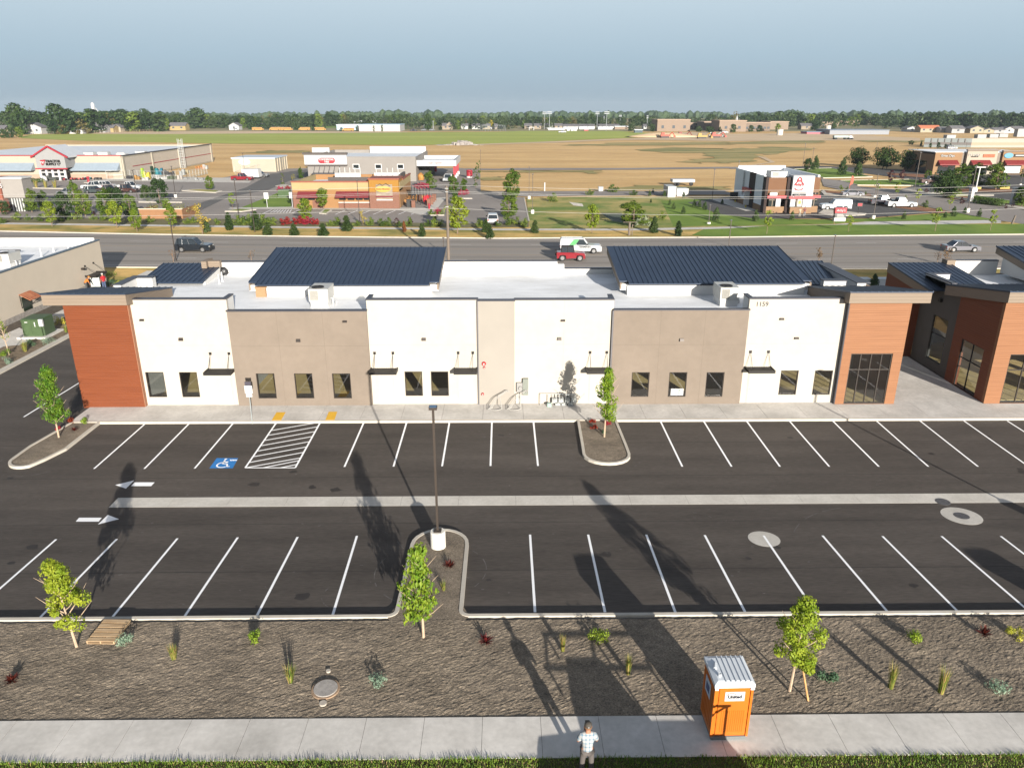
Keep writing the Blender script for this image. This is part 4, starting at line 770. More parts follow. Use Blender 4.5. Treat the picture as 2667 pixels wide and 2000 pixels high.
# portable toilet
def toilet():
    t = thing('portable_toilet', 'x', 'portable toilet')
    org = mat('orange_plastic', (.43, .112, .010), .42, .06, 2, spec=.45, world=False); wp = flat('white_plastic', (.50, .53, .56), .35)
    w, d = .565, .59
    MB().box(-w+.02, w-.02, -d+.0, d, 0, .13).build('skid', flat('grey_skid', (.13, .14, .14), .6), t)
    b = MB(); b.box(-w, w, -d+.04, d-.0, .131, 2.02)
    for s in (-1, 1): b.box(s*w-.05 if s > 0 else s*w-.02, s*w+.02 if s > 0 else s*w+.05, -d+.0, -d+.09, .131, 2.0)
    for i in range(7):
        yy = -d+.2+i*.14; b.box(-w-.015, -w-.0005, yy, yy+.06, .3, 1.9); b.box(w+.0005, w+.015, yy, yy+.06, .3, 1.9)
    b.build('cabin', org, t)
    b = MB(); b.box(-w+.16, w-.08, -d+.02, -d+.039, .2, 1.98)
    for i in range(12): xx = -w+.26+i*.062; b.box(xx, xx+.025, -d+.008, -d+.0195, .3, 1.12)
    b.box(-w+.13, -w+.155, -d+.01, -d+.0399, .18, 1.99); do = b.build('door', org, t)
    b = MB(); b.box(-.26, .34, -d+.002, -d+.0191, 1.5, 1.84); b.build('sign_panel', white, do)
    text('United', .155, flat('sign_grey', (.02, .022, .03), .5), do, (.04, -d-.003, 1.66), 'sign_lettering', ext=.004, bold=.006); b = MB()
    for i in range(8): a0, a1 = R(150-i*14), R(150-(i+1)*14); b.quad(*[(-.06+r_*math.cos(a)*1.0, -d-.001, 1.6+r_*math.sin(a)*1.15) for r_, a in ((.17, a0), (.185, a0), (.185, a1), (.17, a1))])
    b.build('logo_arc', flat('logo_rust', (.25, .05, .03), .5), do)
    b = MB(); b.box(-w-.021, -w-.0155, -.2, .32, 1.2, 1.75); b.build('side_poster', flat('poster_blue', (.35, .42, .5), .5), t); MB().box(-w-.024, -w-.0215, -.1, .22, 1.32, 1.6).build('poster_picture', flat('poster_ink', (.05, .07, .16), .5), t)
    b = MB(); e = .045
    b.add([(-w-e, -d-.03, 2.021), (w+e, -d-.03, 2.021), (w+e, d+e, 2.021), (-w-e, d+e, 2.021), (-w-e, -d-.03, 2.15), (w+e, -d-.03, 2.15), (w+e, d+e, 2.15), (-w-e, d+e, 2.15), (-w+.08, -d+.1, 2.2), (w-.08, -d+.1, 2.2), (w-.08, d-.1, 2.2), (-w+.08, d-.1, 2.2)],
          [(3, 2, 1, 0), (0, 1, 5, 4), (1, 2, 6, 5), (2, 3, 7, 6), (3, 0, 4, 7), (4, 5, 9, 8), (5, 6, 10, 9), (6, 7, 11, 10), (7, 4, 8, 11), (8, 9, 10, 11)])
    for s in (-1, 1): b.box(s*w*.86-.1 if s < 0 else s*w*.86-.0, s*w*.86+.0 if s < 0 else s*w*.86+.12, -d-.025, -d+.05, 1.93, 2.02)
    for i in range(6): xx = -w+.3+i*.15; b.box(xx, xx+.03, -d+.02, d-.02, 2.19, 2.225)
    r_ = b.build('roof', wp, t); b = MB(); b.lathe([(.05, 0), (.05, .12), (.035, .12), (.035, .02), (0, .02)], (-w+.17, -d+.28, 2.18), 12); b.tube((-w+.12, .0, 2.21), .06, (-w+.2, .25, 2.22), .04); b.build('vent', wp, r_)
    return t
pt = toilet()
place(pt, USED, (6.86, 18.66, ZL), R(1), None, 'orange portable toilet with white ribbed roof standing on the near sidewalk', 'portable toilets')
place(pt, USED, (24.4, 18.9, ZL), R(-2), None, 'orange portable toilet farther along the sidewalk beyond the right photo edge', 'portable toilets')
# pallet
pw = mat('pallet_wood', (.30, .19, .10), .85, .0, 1.2, col2=(.46, .34, .21), stretch=(1, 6, 6), world=False)
pa = thing('wooden_pallet', 'weathered wooden pallet lying on the mulch by the lower kerb at the left', 'pallet', (0, 0, 0)); b = MB()
for i in range(5): y = i*.262; b.box(0, 1.02, y, y+.2, .105, .125)
b.build('deck_board', pw, pa); b = MB()
for x in (0, .49, .98): b.box(x, x+.04, 0, 1.22, .02, .104)
b.build('runner', pw, pa); b = MB()
for y in (0, .55, 1.1): b.box(0, 1.02, y, y+.1, 0, .0199)
b.build('bottom_board', pw, pa); pp = g(12, 555, 283); pa.location = (pp.x, pp.y, ZL-.02); pa.rotation_euler = (0, 0, R(-1.5))
# manhole lids and valve boxes
iron = mat('cast_iron', (.10, .10, .105), .6, .3, 6, .003, 20, metal=.4)
def disc(name, k, x, y, r, m, label, cat, h=.012, ring=None, rr=0, grp=None, z=0):
    p = g(k, x, y); t = thing(name, label, cat, (p.x, p.y, p.z+z), grp)
    b = MB(); b.lathe([(r, -.02), (r, h), (0, h)] if not ring else [(r, -.02), (r, h*.8), (r*.98, h), (0, h)], (p.x, p.y, p.z+z), 28); o = b.build('lid', m, t)
    if ring: MB().lathe([(rr, -.02), (rr, h*.5), (r+.002, h*.5), (r+.002, -.02)], (p.x, p.y, p.z+z), 32).build('collar', ring, t)
    for o in kids(t):
        for v in o.data.vertices: v.co.z += zg(v.co.y)-p.z                # lie on the sloping ground
    return t
disc('manhole', 11, 1812, 647, .36, iron, 'dark iron manhole lid in a wide pale concrete ring on the asphalt at right', 'manhole', .012, conc, .92)
disc('manhole', 11, 548, 794, .72, conc, 'pale round concrete manhole patch under the top of a white parking line', 'manhole', .003)
disc('drain_grate', 11, 1692, 557, .36, iron, 'dark round drain grate set in the concrete valley gutter at right', 'drain', .012)
disc('manhole', 12, 2085, 575, .40, mat('dusty_iron', (.27, .25, .23), .8, .25, 5, .004, 12), 'large grey round manhole lid in the mulch bed at lower left', 'manhole', .06, mat('rusty_ring', (.26, .18, .12), .9, .25, 5), .47)
disc('valve_cap', 12, 2068, 668, .12, mat('pale_cap', (.36, .32, .27), .9, .2, 8), 'small round valve cap just below the large manhole lid in the mulch', 'valve cap', .04)
disc('valve_cap', 12, 2102, 460, .08, MT['pale_cap'], 'small dusty valve cap just above the large manhole lid in the mulch', 'valve cap', .04)
# ------------------------------------------------------------------ people
def skinmesh(name, pts, edges, m, parent, sub=1, root=0):
    me = bpy.data.meshes.new(name); me.from_pydata([p[:3] for p in pts], edges, []); o = bpy.data.objects.new(name, me); C.objects.link(o)
    sk = o.modifiers.new('s', 'SKIN'); sk.use_smooth_shade = True
    for i, p in enumerate(pts): sv = me.skin_vertices[0].data[i]; r_ = p[3]; sv.radius = r_ if isinstance(r_, tuple) else (r_, r_); sv.use_root = i == root
    s_ = o.modifiers.new('u', 'SUBSURF'); s_.levels = sub; s_.render_levels = sub
    bpy.context.view_layer.update(); m2 = bpy.data.meshes.new_from_object(o.evaluated_get(bpy.context.evaluated_depsgraph_get())); bpy.data.objects.remove(o)
    m2.materials.clear(); m2.materials.append(m); return link(bpy.data.objects.new(name, m2), parent)
skin = flat('skin', (.30, .14, .085), .6)
def person(label, loc, rz, shirt, trousers, capm_, pose='hold', cat='person', det=2, group=None, sc=1., hair=None):
    t = thing('person', label, cat, loc, group); t.location = (0, 0, 0)
    # figure facing +y; arms as posed
    hd = {'hold': [(.27, .02, 1.16), (.13, .27, 1.17), (.055, .335, 1.19)], 'down': [(.26, -.02, 1.12), (.28, .06, .88), (.28, .09, .80)], 'bend': [(.24, .25, .9), (.2, .42, .7), (.18, .46, .63)]}[pose]
    by = .32 if pose == 'bend' else 0; bz = -.22 if pose == 'bend' else 0
    S = lambda x: x
    body = [(0, 0, .97, (.10, .08)), (0, .0+by*.3, 1.15, (.13, .105)), (0, .0+by*.7, 1.36+bz*.6, (.155, .11)), (0, -.01+by, 1.50+bz, .062), (0, .015+by*1.15, 1.585+bz, .066), (0, .03+by*1.25, 1.68+bz, (.085, .098)), (0, .025+by*1.3, 1.77+bz, (.07, .08))]
    ed = [(0, 1), (1, 2), (2, 3), (3, 4), (4, 5), (5, 6)]
    for s in (-1, 1):
        k = len(body)
        body += [(s*.19, -.01+by*.75, 1.42+bz*.8, .062), (s*hd[0][0], hd[0][1]+(by if pose != 'bend' else .1), hd[0][2], .043), (s*hd[1][0], hd[1][1], hd[1][2], .031), (s*hd[2][0], hd[2][1], hd[2][2], (.04, .02))]
        ed += [(2, k), (k, k+1), (k+1, k+2), (k+2, k+3)]
        if det > 1:                                                     # fingers and thumb closing on the controller
            for fi in range(4):
                j = len(body); fx = hd[2][0]-.02-fi*.004; body += [(s*(fx), hd[2][1]+.035, hd[2][2]+.028-fi*.02, .009), (s*(fx-.035), hd[2][1]+.055-fi*.003, hd[2][2]+.026-fi*.02, .008)]; ed += [(k+3, j), (j, j+1)]
            j = len(body); body += [(s*(hd[2][0]-.01), hd[2][1]-.02, hd[2][2]+.04, .011), (s*(hd[2][0]-.04), hd[2][1]+.01, hd[2][2]+.055, .009)]; ed += [(k+3, j), (j, j+1)]
    for s in (-1, 1):
        k = len(body); body += [(s*.105, 0, .88, .088), (s*.125, .01, .5, .058), (s*.135, -.01, .12, .042), (s*.14, -.0, .05, .045), (s*.15, .13, .03, .036)]; ed += [(0, k), (k, k+1), (k+1, k+2), (k+2, k+3), (k+3, k+4)]
    bo = skinmesh('body', body, ed, skin, t, 1)
    sh = [(0, 0, .84, (.185, .15)), (0, 0, .95, (.18, .147)), (0, by*.3, 1.1, (.165, .135)), (0, by*.7, 1.36+bz*.6, (.195, .14)), (0, -.005+by*.95, 1.52+bz, (.078, .075))]; e2 = [(0, 1), (1, 2), (2, 3), (3, 4)]
    for s in (-1, 1):
        k = len(sh); a = Vector((s*.19, -.01+by*.75, 1.42+bz*.8)); c = Vector((s*hd[0][0], hd[0][1]+(by if pose != 'bend' else .1), hd[0][2])); m_ = a.lerp(c, .85); sh += [(*a, .088), (*m_, .078)]; e2 += [(3, k), (k, k+1)]
    skinmesh('shirt', sh, e2, shirt, t, 1)
    tr = [(0, 0, .90, (.15, .12))]; e3 = []
    for s in (-1, 1): k = len(tr); tr += [(s*.1, 0, .84, .115), (s*.125, .01, .48, .085), (s*.135, -.01, .1, .072)]; e3 += [(0, k), (k, k+1), (k+1, k+2)]
    skinmesh('trousers', tr, e3, trousers, t, 1)
    b = MB()
    for s in (-1, 1): b.add([(s*.14+x*.052, y, z) for z, f in ((0, 1.08), (.07, 1), (.11, .6)) for x, y in ((-1*f, -.08), (1*f, -.08), (.9*f, .12+.05*f), (-.9*f, .12+.05*f))], [(3, 2, 1, 0), (8, 9, 10, 11)]+[(i*4+j, i*4+(j+1) % 4, (i+1)*4+(j+1) % 4, (i+1)*4+j) for i in (0, 1) for j in range(4)])
    b.build('shoe', flat('dark_shoe', (.05, .04, .035), .7), t)
    hz_ = 1.68+bz; hy_ = .03+by*1.25
    b = MB(); b.lathe([(.104, .0), (.108, .04), (.098, .09), (.06, .125), (0, .135)], (0, hy_-.005, hz_+.005), 16)
    if capm_: b.add([(-.075, hy_+.09, hz_+.03), (.075, hy_+.09, hz_+.03), (.06, hy_+.19, hz_+.015), (-.06, hy_+.19, hz_+.015), (-.075, hy_+.09, hz_+.045), (.075, hy_+.09, hz_+.045), (.06, hy_+.19, hz_+.025), (-.06, hy_+.19, hz_+.025)], [(3, 2, 1, 0), (4, 5, 6, 7), (0, 1, 5, 4), (1, 2, 6, 5), (2, 3, 7, 6), (3, 0, 4, 7)])
    b.build('cap' if capm_ else 'hair', capm_ or hair, t, True)
    if det > 1:
        b = MB(); b.lathe([(.02, -.012), (.02, 0), (.0, .004)], (0, hy_-.11, hz_+.06), 8); b.build('cap_badge', white, t)
        b = MB(); b.lathe([(.106, -.04), (.107, .01)], (0, hy_-.008, hz_), 16); b.build('hair', flat('brown_hair', (.16, .08, .04), .8), t, True)
        b = MB()
        for s in (-1, 1): b.lathe([(0, -.035), (.014, -.02), (.016, .02), (0, .035)], (s*.1, hy_, hz_-.03), 8)
        b.box(-.012, .012, hy_+.1, hy_+.125, hz_-.05, hz_-.01); b.build('ear', skin, t, True)
        b = MB()
        for s in (-1, 1): b.box(s*.035-.012, s*.035+.012, hy_+.088, hy_+.1, hz_-.005, hz_+.012)
        b.box(-.025, .025, hy_+.085, hy_+.102, hz_-.085, hz_-.075); b.build('face_feature', flat('face_dark', (.06, .03, .03), .6), t)
    t.location = loc; t.rotation_euler = (0, 0, rz)
    if sc != 1: t.scale = (sc,)*3
    return t
def plaidmat():
    m = mat('plaid_shirt', (.33, .34, .35), .85, .02, 2, world=False); n = m.node_tree; L = n.links.new; b = n.nodes['Principled BSDF']
    tc = n.nodes.new('ShaderNodeTexCoord'); sx_ = n.nodes.new('ShaderNodeSeparateXYZ'); L(tc.outputs['Object'], sx_.inputs[0]); fs = []
    for ax, per, off in (('X', .105, 0.), ('Z', .13, .04)):
        ad = n.nodes.new('ShaderNodeMath'); ad.operation = 'ADD'; ad.inputs[1].default_value = 5+off; L(sx_.outputs[ax], ad.inputs[0])
        pp_ = n.nodes.new('ShaderNodeMath'); pp_.operation = 'PINGPONG'; pp_.inputs[1].default_value = per/2; L(ad.outputs[0], pp_.inputs[0])
        mr = n.nodes.new('ShaderNodeMapRange'); mr.inputs[1].default_value = per*.10; mr.inputs[2].default_value = per*.2; mr.inputs[3].default_value = 1; mr.inputs[4].default_value = 0; L(pp_.outputs[0], mr.inputs[0]); fs.append(mr)
    s = n.nodes.new('ShaderNodeMath'); s.operation = 'ADD'; L(fs[0].outputs[0], s.inputs[0]); L(fs[1].outputs[0], s.inputs[1])
    m3 = n.nodes.new('ShaderNodeMath'); m3.operation = 'MULTIPLY'; m3.inputs[1].default_value = .5; L(s.outputs[0], m3.inputs[0])
    mx = n.nodes.new('ShaderNodeMix'); mx.data_type = 'RGBA'; mx.inputs[6].default_value = (.31, .315, .31, 1); mx.inputs[7].default_value = (.075, .14, .20, 1); L(m3.outputs[0], mx.inputs[0]); L(mx.outputs[2], b.inputs['Base Color']); return m
mp_ = g(27, 545, 1830)
man = person('man in pale blue plaid shirt and dark cap with his back to the camera', (2.36, 16.88, ZL-.02), R(2), plaidmat(), flat('grey_trousers', (.085, .075, .07), .9), flat('dark_olive_cap', (.05, .043, .035), .8), 'hold', sc=1.04)
b = MB(); b.box(-.06, .06, .35, .43, 1.17, 1.215); b.box(-.05, .05, .37, .375, 1.216, 1.29); b.tube((-.05, .42, 1.21), .006, (-.05, .47, 1.3)); b.tube((.05, .42, 1.21), .006, (.05, .47, 1.3))
rc = solo(b, 'remote_controller', blackm, 'small dark remote controller held in the hands of the man in plaid', 'controller'); rc.location = (2.36, 16.89, ZL+.03)
p = g(15, 1345, 700, .1); person('person in a red shirt and white hat beside the open door of the left building', (p.x, p.y-.2, .1), R(60), flat('red_shirt', (.3, .008, .012), .8), flat('blue_jeans', (.05, .07, .13), .9), flat('white_hat', (.4, .39, .36), .7), 'down', det=1)
p = g(15, 1110, 720, .1); person('person in an orange safety vest bending over by the open door of the left building', (p.x, p.y-.1, .1), R(-60), flat('orange_vest', (.42, .12, .015), .8), flat('dark_work_trousers', (.06, .06, .06), .9), flat('orange_hard_hat', (.42, .16, .03), .5), 'bend', det=1)
p = g(21, 1435, 1085); person('person in a cream shirt walking on the forecourt of the white and brown restaurant', (p.x, p.y, .05), R(200), flat('cream_shirt', (.33, .27, .19), .9), flat('pale_shorts', (.22, .20, .17), .9), None, 'down', det=1, hair=flat('fair_hair', (.35, .24, .12), .8))
p = g(21, 1530, 1075); person('person in dark clothes walking next to the one in cream by the restaurant', (p.x, p.y, .05), R(190), flat('dark_red_shirt', (.13, .05, .05), .9), flat('grey_shorts', (.16, .16, .17), .9), None, 'down', det=1, hair=flat('black_hair', (.03, .02, .02), .8))
# ------------------------------------------------------------------ foliage
def leafcloud(name, centres, n, size, m, parent=None, droop=.0, rnd=random, flatz=1.):
    """centres: list of (point, radius, weight); leaves scatter round them as small bent quads"""
    b = MB(); ws = [c[2] for c in centres]
    for c, r_, w in rnd.choices(centres, ws, k=n):
        while True:
            d = Vector((rnd.uniform(-1, 1), rnd.uniform(-1, 1), rnd.uniform(-1, 1)))
            if d.length < 1: break
        if d.length > 0: d = d.normalized()*d.length**.6
        p = Vector(c)+Vector((d.x, d.y, d.z*flatz))*r_
        nv = (d+Vector((rnd.uniform(-.7, .7), rnd.uniform(-.7, .7), rnd.uniform(-.2, .9)))).normalized()
        u = nv.orthogonal().normalized(); u.rotate(Matrix.Rotation(rnd.uniform(0, 6.28), 3, nv)); w_ = nv.cross(u)
        s = size*rnd.uniform(.65, 1.3); k = len(b.v)
        b.v += [tuple(p-u*s*.5), tuple(p+w_*s*.32-nv*s*.05), tuple(p+u*s*.55-Vector((0, 0, droop*s))), tuple(p-w_*s*.32-nv*s*.05)]; b.f.append((k, k+1, k+2, k+3)); b.m.append(0)
    return b.build(name, m, parent)
bark = mat('grey_brown_bark', (.17, .12, .085), .95, .25, 8, .01, 20, world=False)
barkp = mat('pale_young_bark', (.36, .27, .19), .9, .2, 8, world=False)
def trunk_mesh(h, r, limbs, lean=(0, 0), m=bark, parent=None, seed=1, zs=.25, spread=1.):
    rn = random.Random(seed); b = MB(); pts = [Vector((lean[0]*t+rn.uniform(-.02, .02)*h*.15*(t > 0), lean[1]*t+rn.uniform(-.02, .02)*h*.15*(t > 0), h*t-.05*(t == 0))) for t in (0, .25, .5, .75, 1)]
    for i in range(4): b.tube(pts[i], r*(1-.22*i), pts[i+1], r*(1-.22*(i+1)), 7, caps=False)
    for i in range(limbs):
        t = zs+(.9-zs)*(i+.5)/limbs; k = min(3, int(t*4)); p = pts[k].lerp(pts[k+1], t*4-k); a = i*2.4+rn.uniform(-.4, .4); L_ = h*.36*spread*(1.15-t*.75)*rn.uniform(.8, 1.2)
        e = p+Vector((math.cos(a)*L_*.75, math.sin(a)*L_*.75, L_*.75)); mdl = p.lerp(e, .5)+Vector((0, 0, -L_*.06)); b.tube(p, r*(.55-.3*t), mdl, r*(.36-.2*t), 5, caps=False); b.tube(mdl, r*(.36-.2*t), e, r*.08, 5, caps=False)
    return b.build('trunk', m, parent)
def young_tree(name, label, loc, h, crown0, width, c1, c2, seed, n=3000, leaf=.1, lean=(0, 0), droop=.3, top=1., clumps=52, bk=barkp, narrow=.25, group=None, cat='tree'):
    rn = random.Random(seed); t = thing(name, label, cat, (0, 0, 0), group); cs = []
    for i in range(clumps):
        f = rn.random()**.85; z = crown0+(h-crown0)*f; env = width*(math.sin(min(1, (f+.12)*1.15)*math.pi)**.65 if f < .72 else (1-f)*1.9+narrow*.5)
        a = rn.uniform(0, 6.28); rr = env*rn.uniform(.1, .92); cs.append((Vector((math.cos(a)*rr+lean[0]*z/h, math.sin(a)*rr+lean[1]*z/h, z)), rn.uniform(.17, .36)*width*1.15, 1.))
    cs.append((Vector((lean[0], lean[1], h-.12)), .16*width+.05, .7))
    trunk_mesh(h*.93, .035+h*.005, 16, lean, bk, t, seed, crown0/h*.85)
    leafcloud('crown', cs, n, leaf, leafmat('leaf_'+name+str(seed), c1, c2, 3., .02, .4), t, droop, rn)
    t.location = loc; return t
LG1, LG2 = (.15, .24, .014), (.33, .38, .035)
def gz(v, d=0): return (v.x, v.y, v.z+d)
y1 = young_tree('young_tree', 'bright green young tree with pale thin trunk in the mulch at the lower left corner', gz(g(12, 490, 300)), 3.6, 1.05, .77, LG1, LG2, 3, 6200, .09, (-.15, -.1))
y2 = young_tree('young_tree', 'loose young tree with long drooping leaves standing at the foot of the lamp post peninsula', (g(13, 548, 238).x, g(13, 548, 238).y, ZL), 3.7, .9, .8, (.11, .20, .016), (.29, .33, .03), 11, 1700, .15, (-.05, .05), .7, clumps=60)
y3 = young_tree('young_tree', 'bright green young tree tied to a leaning wooden stake behind the orange toilet', gz(g(14, 712, 730)), 3.65, 1.1, .80, LG1, LG2, 21, 6200, .09, (.15, .05))
p = g(14, 835, 795); solo(MB().tube((p.x, p.y, p.z-.1), .035, (p.x-.42, p.y+.55, p.z+2.0), .03, 8), 'tree_stake', mat('stake_wood', (.42, .24, .10), .8, .2, 5), 'brown wooden stake leaning on the young tree right of the orange toilet', 'stake')
y4 = young_tree('young_tree', 'slender dense green young tree in the left kerbed island', (-27.0, 42.2, .12), 4.4, 1.15, .95, (.065, .15, .012), (.16, .24, .02), 31, 5600, .11, (.1, 0), .3, clumps=64)
y5 = young_tree('young_tree', 'narrow green young tree in the middle kerbed island in front of the cream wall', (6.05, 41.9, .12), 4.35, 1.2, .78, (.10, .20, .012), (.22, .30, .02), 41, 4000, .11, (.1, 0), .3, clumps=52)
# small plants in the mulch
def tuft(name, label, loc, kind, s=1., seed=0, group=None):
    rn = random.Random(seed)
    if kind in ('grass', 'tallgrass'):
        b = MB(); n = 90 if kind == 'grass' else 120; H_ = .62 if kind == 'grass' else .95
        for i in range(n):
            a = rn.uniform(0, 6.28); r0 = rn.uniform(0, .09)*s; L_ = H_*s*rn.uniform(.55, 1.1); o = rn.uniform(.05, .45 if kind == 'grass' else .2)*L_; p = Vector((math.cos(a)*r0, math.sin(a)*r0, -.03)); w = Vector((-math.sin(a), math.cos(a), 0))*.008*s
            m_ = p+Vector((math.cos(a)*o*.4, math.sin(a)*o*.4, L_*.6)); e = p+Vector((math.cos(a)*o, math.sin(a)*o, L_)); b.quad(p-w, p+w, m_+w*.9, m_-w*.9, mi=0 if rn.random() < .6 else 1); b.quad(m_-w*.9, m_+w*.9, e, mi=0 if rn.random() < .6 else 1)
        o = b.build(name, [leafmat('blade_green', (.13, .19, .03), (.24, .26, .05), 4, .1), leafmat('blade_straw', (.34, .25, .08), (.45, .33, .13), 4, .1)])
    elif kind == 'flax':
        b = MB()
        for i in range(70):
            a = rn.uniform(0, 6.28); el = rn.uniform(.3, 1.4); L_ = .36*s*rn.uniform(.6, 1.1); d = Vector((math.cos(a)*math.cos(el), math.sin(a)*math.cos(el), math.sin(el))); p = Vector((0, 0, .02)); w = d.cross(Vector((0, 0, 1))).normalized()*.016*s; b.quad(p-w, p+w, p+d*L_*.6+w*1.2, p+d*L_*.6-w*1.2); b.quad(p+d*L_*.6-w*1.2, p+d*L_*.6+w*1.2, p+d*L_-Vector((0, 0, .04*s)))
        o = b.build(name, leafmat('burgundy_leaf', (.055, .008, .008), (.13, .02, .014), 4, .2, .2))
    else:
        cs = [(Vector((rn.uniform(-.2, .2)*s, rn.uniform(-.2, .2)*s, rn.uniform(.05, .28)*s)), .13*s, 1) for _ in range(9)]
        cm = {'bush': ((.11, .19, .012), (.24, .31, .03)), 'bluebush': ((.14, .22, .15), (.27, .36, .26)), 'dark': ((.05, .10, .05), (.10, .17, .09)), 'red': ((.16, .01, .008), (.33, .03, .015)), 'yellow': ((.30, .30, .03), (.45, .40, .05))}[kind]
        o = leafcloud(name, cs, int(330*s), .075 if kind != 'bluebush' else .06, leafmat('leaf_'+kind, *cm, 4, .15), None, .1, rn)
    o.location = (loc[0], loc[1], loc[2]-.02); o.rotation_euler = (0, 0, rn.uniform(0, 6)); return tag(o, label, 'plant' if kind not in ('grass', 'tallgrass') else 'grass clump', group)
for k, x, y, kd, s, lb, nm in ((12, 78, 525, 'flax', 1.0, 'dark red spiky plant at the far lower left of the mulch', 'red_flax'), (12, 810, 290, 'bluebush', 1.15, 'pale silvery shrub beside the wooden pallet', 'silver_shrub'), (12, 1112, 375, 'grass', 1., 'yellow-green grass clump in the mulch right of the pallet', 'grass_clump'),
        (12, 1625, 270, 'bush', 1.1, 'small bright green shrub in the mulch near the lower kerb at left', 'green_shrub'), (12, 1860, 525, 'grass', 1.15, 'tall leaning grass clump left of the large manhole lid', 'grass_clump'), (13, 262, 540, 'bluebush', 1.2, 'pale grey-green shrub between the manhole lid and the man', 'silver_shrub'),
        (13, 948, 275, 'flax', 1.1, 'burgundy spiky plant in the mulch below the peninsula', 'red_flax'), (13, 1440, 325, 'tallgrass', .75, 'upright grass clump among the truck rack shadows', 'grass_clump'), (13, 1672, 255, 'bush', 1.25, 'green shrub by the kerb beside the wide shadow band', 'green_shrub'), (13, 1857, 475, 'tallgrass', .85, 'reddish tipped grass clump just left of the orange toilet shadow', 'grass_clump'),
        (14, 955, 675, 'dark', 1.25, 'dark green low shrub right of the staked tree', 'dark_shrub'), (14, 1358, 710, 'tallgrass', 1.05, 'upright grass clump in the mulch, left one of the pair at right', 'grass_clump'), (14, 1680, 740, 'tallgrass', 1.15, 'upright grass clump in the mulch, right one of the pair at right', 'grass_clump'),
        (14, 1495, 400, 'bush', 1.3, 'green shrub near the lower kerb at the right', 'green_shrub'), (14, 1955, 375, 'flax', 1.15, 'burgundy plant near the lower kerb at the far right', 'red_flax'), (14, 2155, 380, 'yellow', 1.1, 'yellow-green shrub at the right photo edge near the kerb', 'green_shrub'), (14, 2035, 730, 'bluebush', 1.2, 'grey-green shrub low at the right edge of the mulch', 'silver_shrub'),
        (10, 715, 990, 'flax', 1.15, 'burgundy spiky plant on the lamp post peninsula', 'red_flax'), (10, 680, 1140, 'grass', .8, 'straw coloured grass clump on the lamp post peninsula', 'grass_clump'),
        (10, 1632, 60, 'red', .75, 'red flowering plant at the upper left of the middle island', 'red_shrub'), (10, 1640, 100, 'red', .8, 'red flowering plant at the left of the middle island tree', 'red_shrub'), (10, 1725, 75, 'red', .8, 'red flowering plant at the right of the middle island tree', 'red_shrub'), (10, 1700, 130, 'dark', .6, 'small dark plant at the foot of the middle island tree', 'dark_shrub'),
        (9, 450, 60, 'red', .8, 'red leaved plant at the top of the left kerbed island', 'red_shrub'), (9, 480, 115, 'flax', .9, 'dark red spiky plant in the left kerbed island', 'red_flax'), (9, 375, 110, 'red', .7, 'red plant at the foot of the left island tree', 'red_shrub'), (9, 545, 62, 'bush', 1.0, 'low green shrub at the upper right of the left kerbed island', 'green_shrub'),
        (15, 765, 1150, 'yellow', 1.9, 'round yellow-green shrub behind the transformer box', 'green_shrub'), (15, 845, 1255, 'grass', 1.3, 'straw grass clump at the edge of the red wall in the side bed', 'grass_clump'), (15, 620, 1400, 'bluebush', 1.7, 'silvery shrub in the side bed below the transformer box', 'silver_shrub'), (15, 325, 1500, 'grass', 1.6, 'straw coloured grass clump in the side bed at left', 'grass_clump'), (15, 380, 1430, 'dark', 1.6, 'dark low shrub in the side bed at left', 'dark_shrub'), (15, 60, 1560, 'bush', 1.5, 'green shrub at the photo edge of the side bed', 'green_shrub'), (15, 100, 1655, 'bluebush', 1.5, 'silvery shrub near the side kerb at the left photo edge', 'silver_shrub'), (15, 1390, 560, 'bush', 2.4, 'green leafy shrub at the corner of the left building', 'green_shrub'), (15, 1500, 670, 'yellow', 1.6, 'yellow-green shrub on the lawn beyond the left tower roof', 'green_shrub'), (15, 1410, 660, 'dark', 2.2, 'dark shrub near the person in red', 'dark_shrub')):
    v = g(k, x, y); dz = .12 if k in (9,) or (k == 10 and x > 1500) else .09 if k == 15 else .0
    if k == 10 and x < 1500: dz = .12
    tuft(nm, lb, (v.x, v.y, v.z+dz), kd, s, int(x*7+y))
# thin sapling at left side bed
young_tree('sapling', 'thin bare sapling with a pale stem in the side bed at the left edge', gz(g(15, 120, 1540)), 3.2, 1.3, .5, (.12, .18, .02), (.25, .28, .04), 61, 160, .13, (-.3, .2))
# grass strip in front: blades
def strip_grass():
    rn = random.Random(4); b = MB()
    for i in range(30000):
        x = rn.uniform(-17, 17); y = 17.46-abs(rn.gauss(0, 1))*.75
        if y < 15.2: continue
        cl = .5+.5*math.sin(x*3.1+1.3*math.sin(y*4))*math.sin(y*5+x*1.7)
        z = ZL-.02; h = rn.uniform(.025, .075)*(.7+.7*cl)*(1.35 if y > 17.3 else 1); a = rn.uniform(0, 6.28); l = rn.uniform(.2, .9)*h; w = Vector((-math.sin(a), math.cos(a), 0))*rn.uniform(.006, .016); p = Vector((x, y, z)); e = p+Vector((math.cos(a)*l, math.sin(a)*l, h)); m_ = 0 if rn.random() < .35+.4*cl else 1 if rn.random() < .75 else 2
        b.quad(p-w, p+w, e+w*.3, e-w*.3, mi=m_)
    o = b.build('grass', [leafmat('turf_blade', (.07, .15, .016), (.13, .22, .024), 2, .01, .3), leafmat('turf_blade_light', (.16, .25, .03), (.23, .31, .045), 2, .01, .3), leafmat('turf_blade_dry', (.28, .22, .09), (.36, .27, .12), 2, .01, .3)]); tag(o, kind='stuff')
strip_grass()
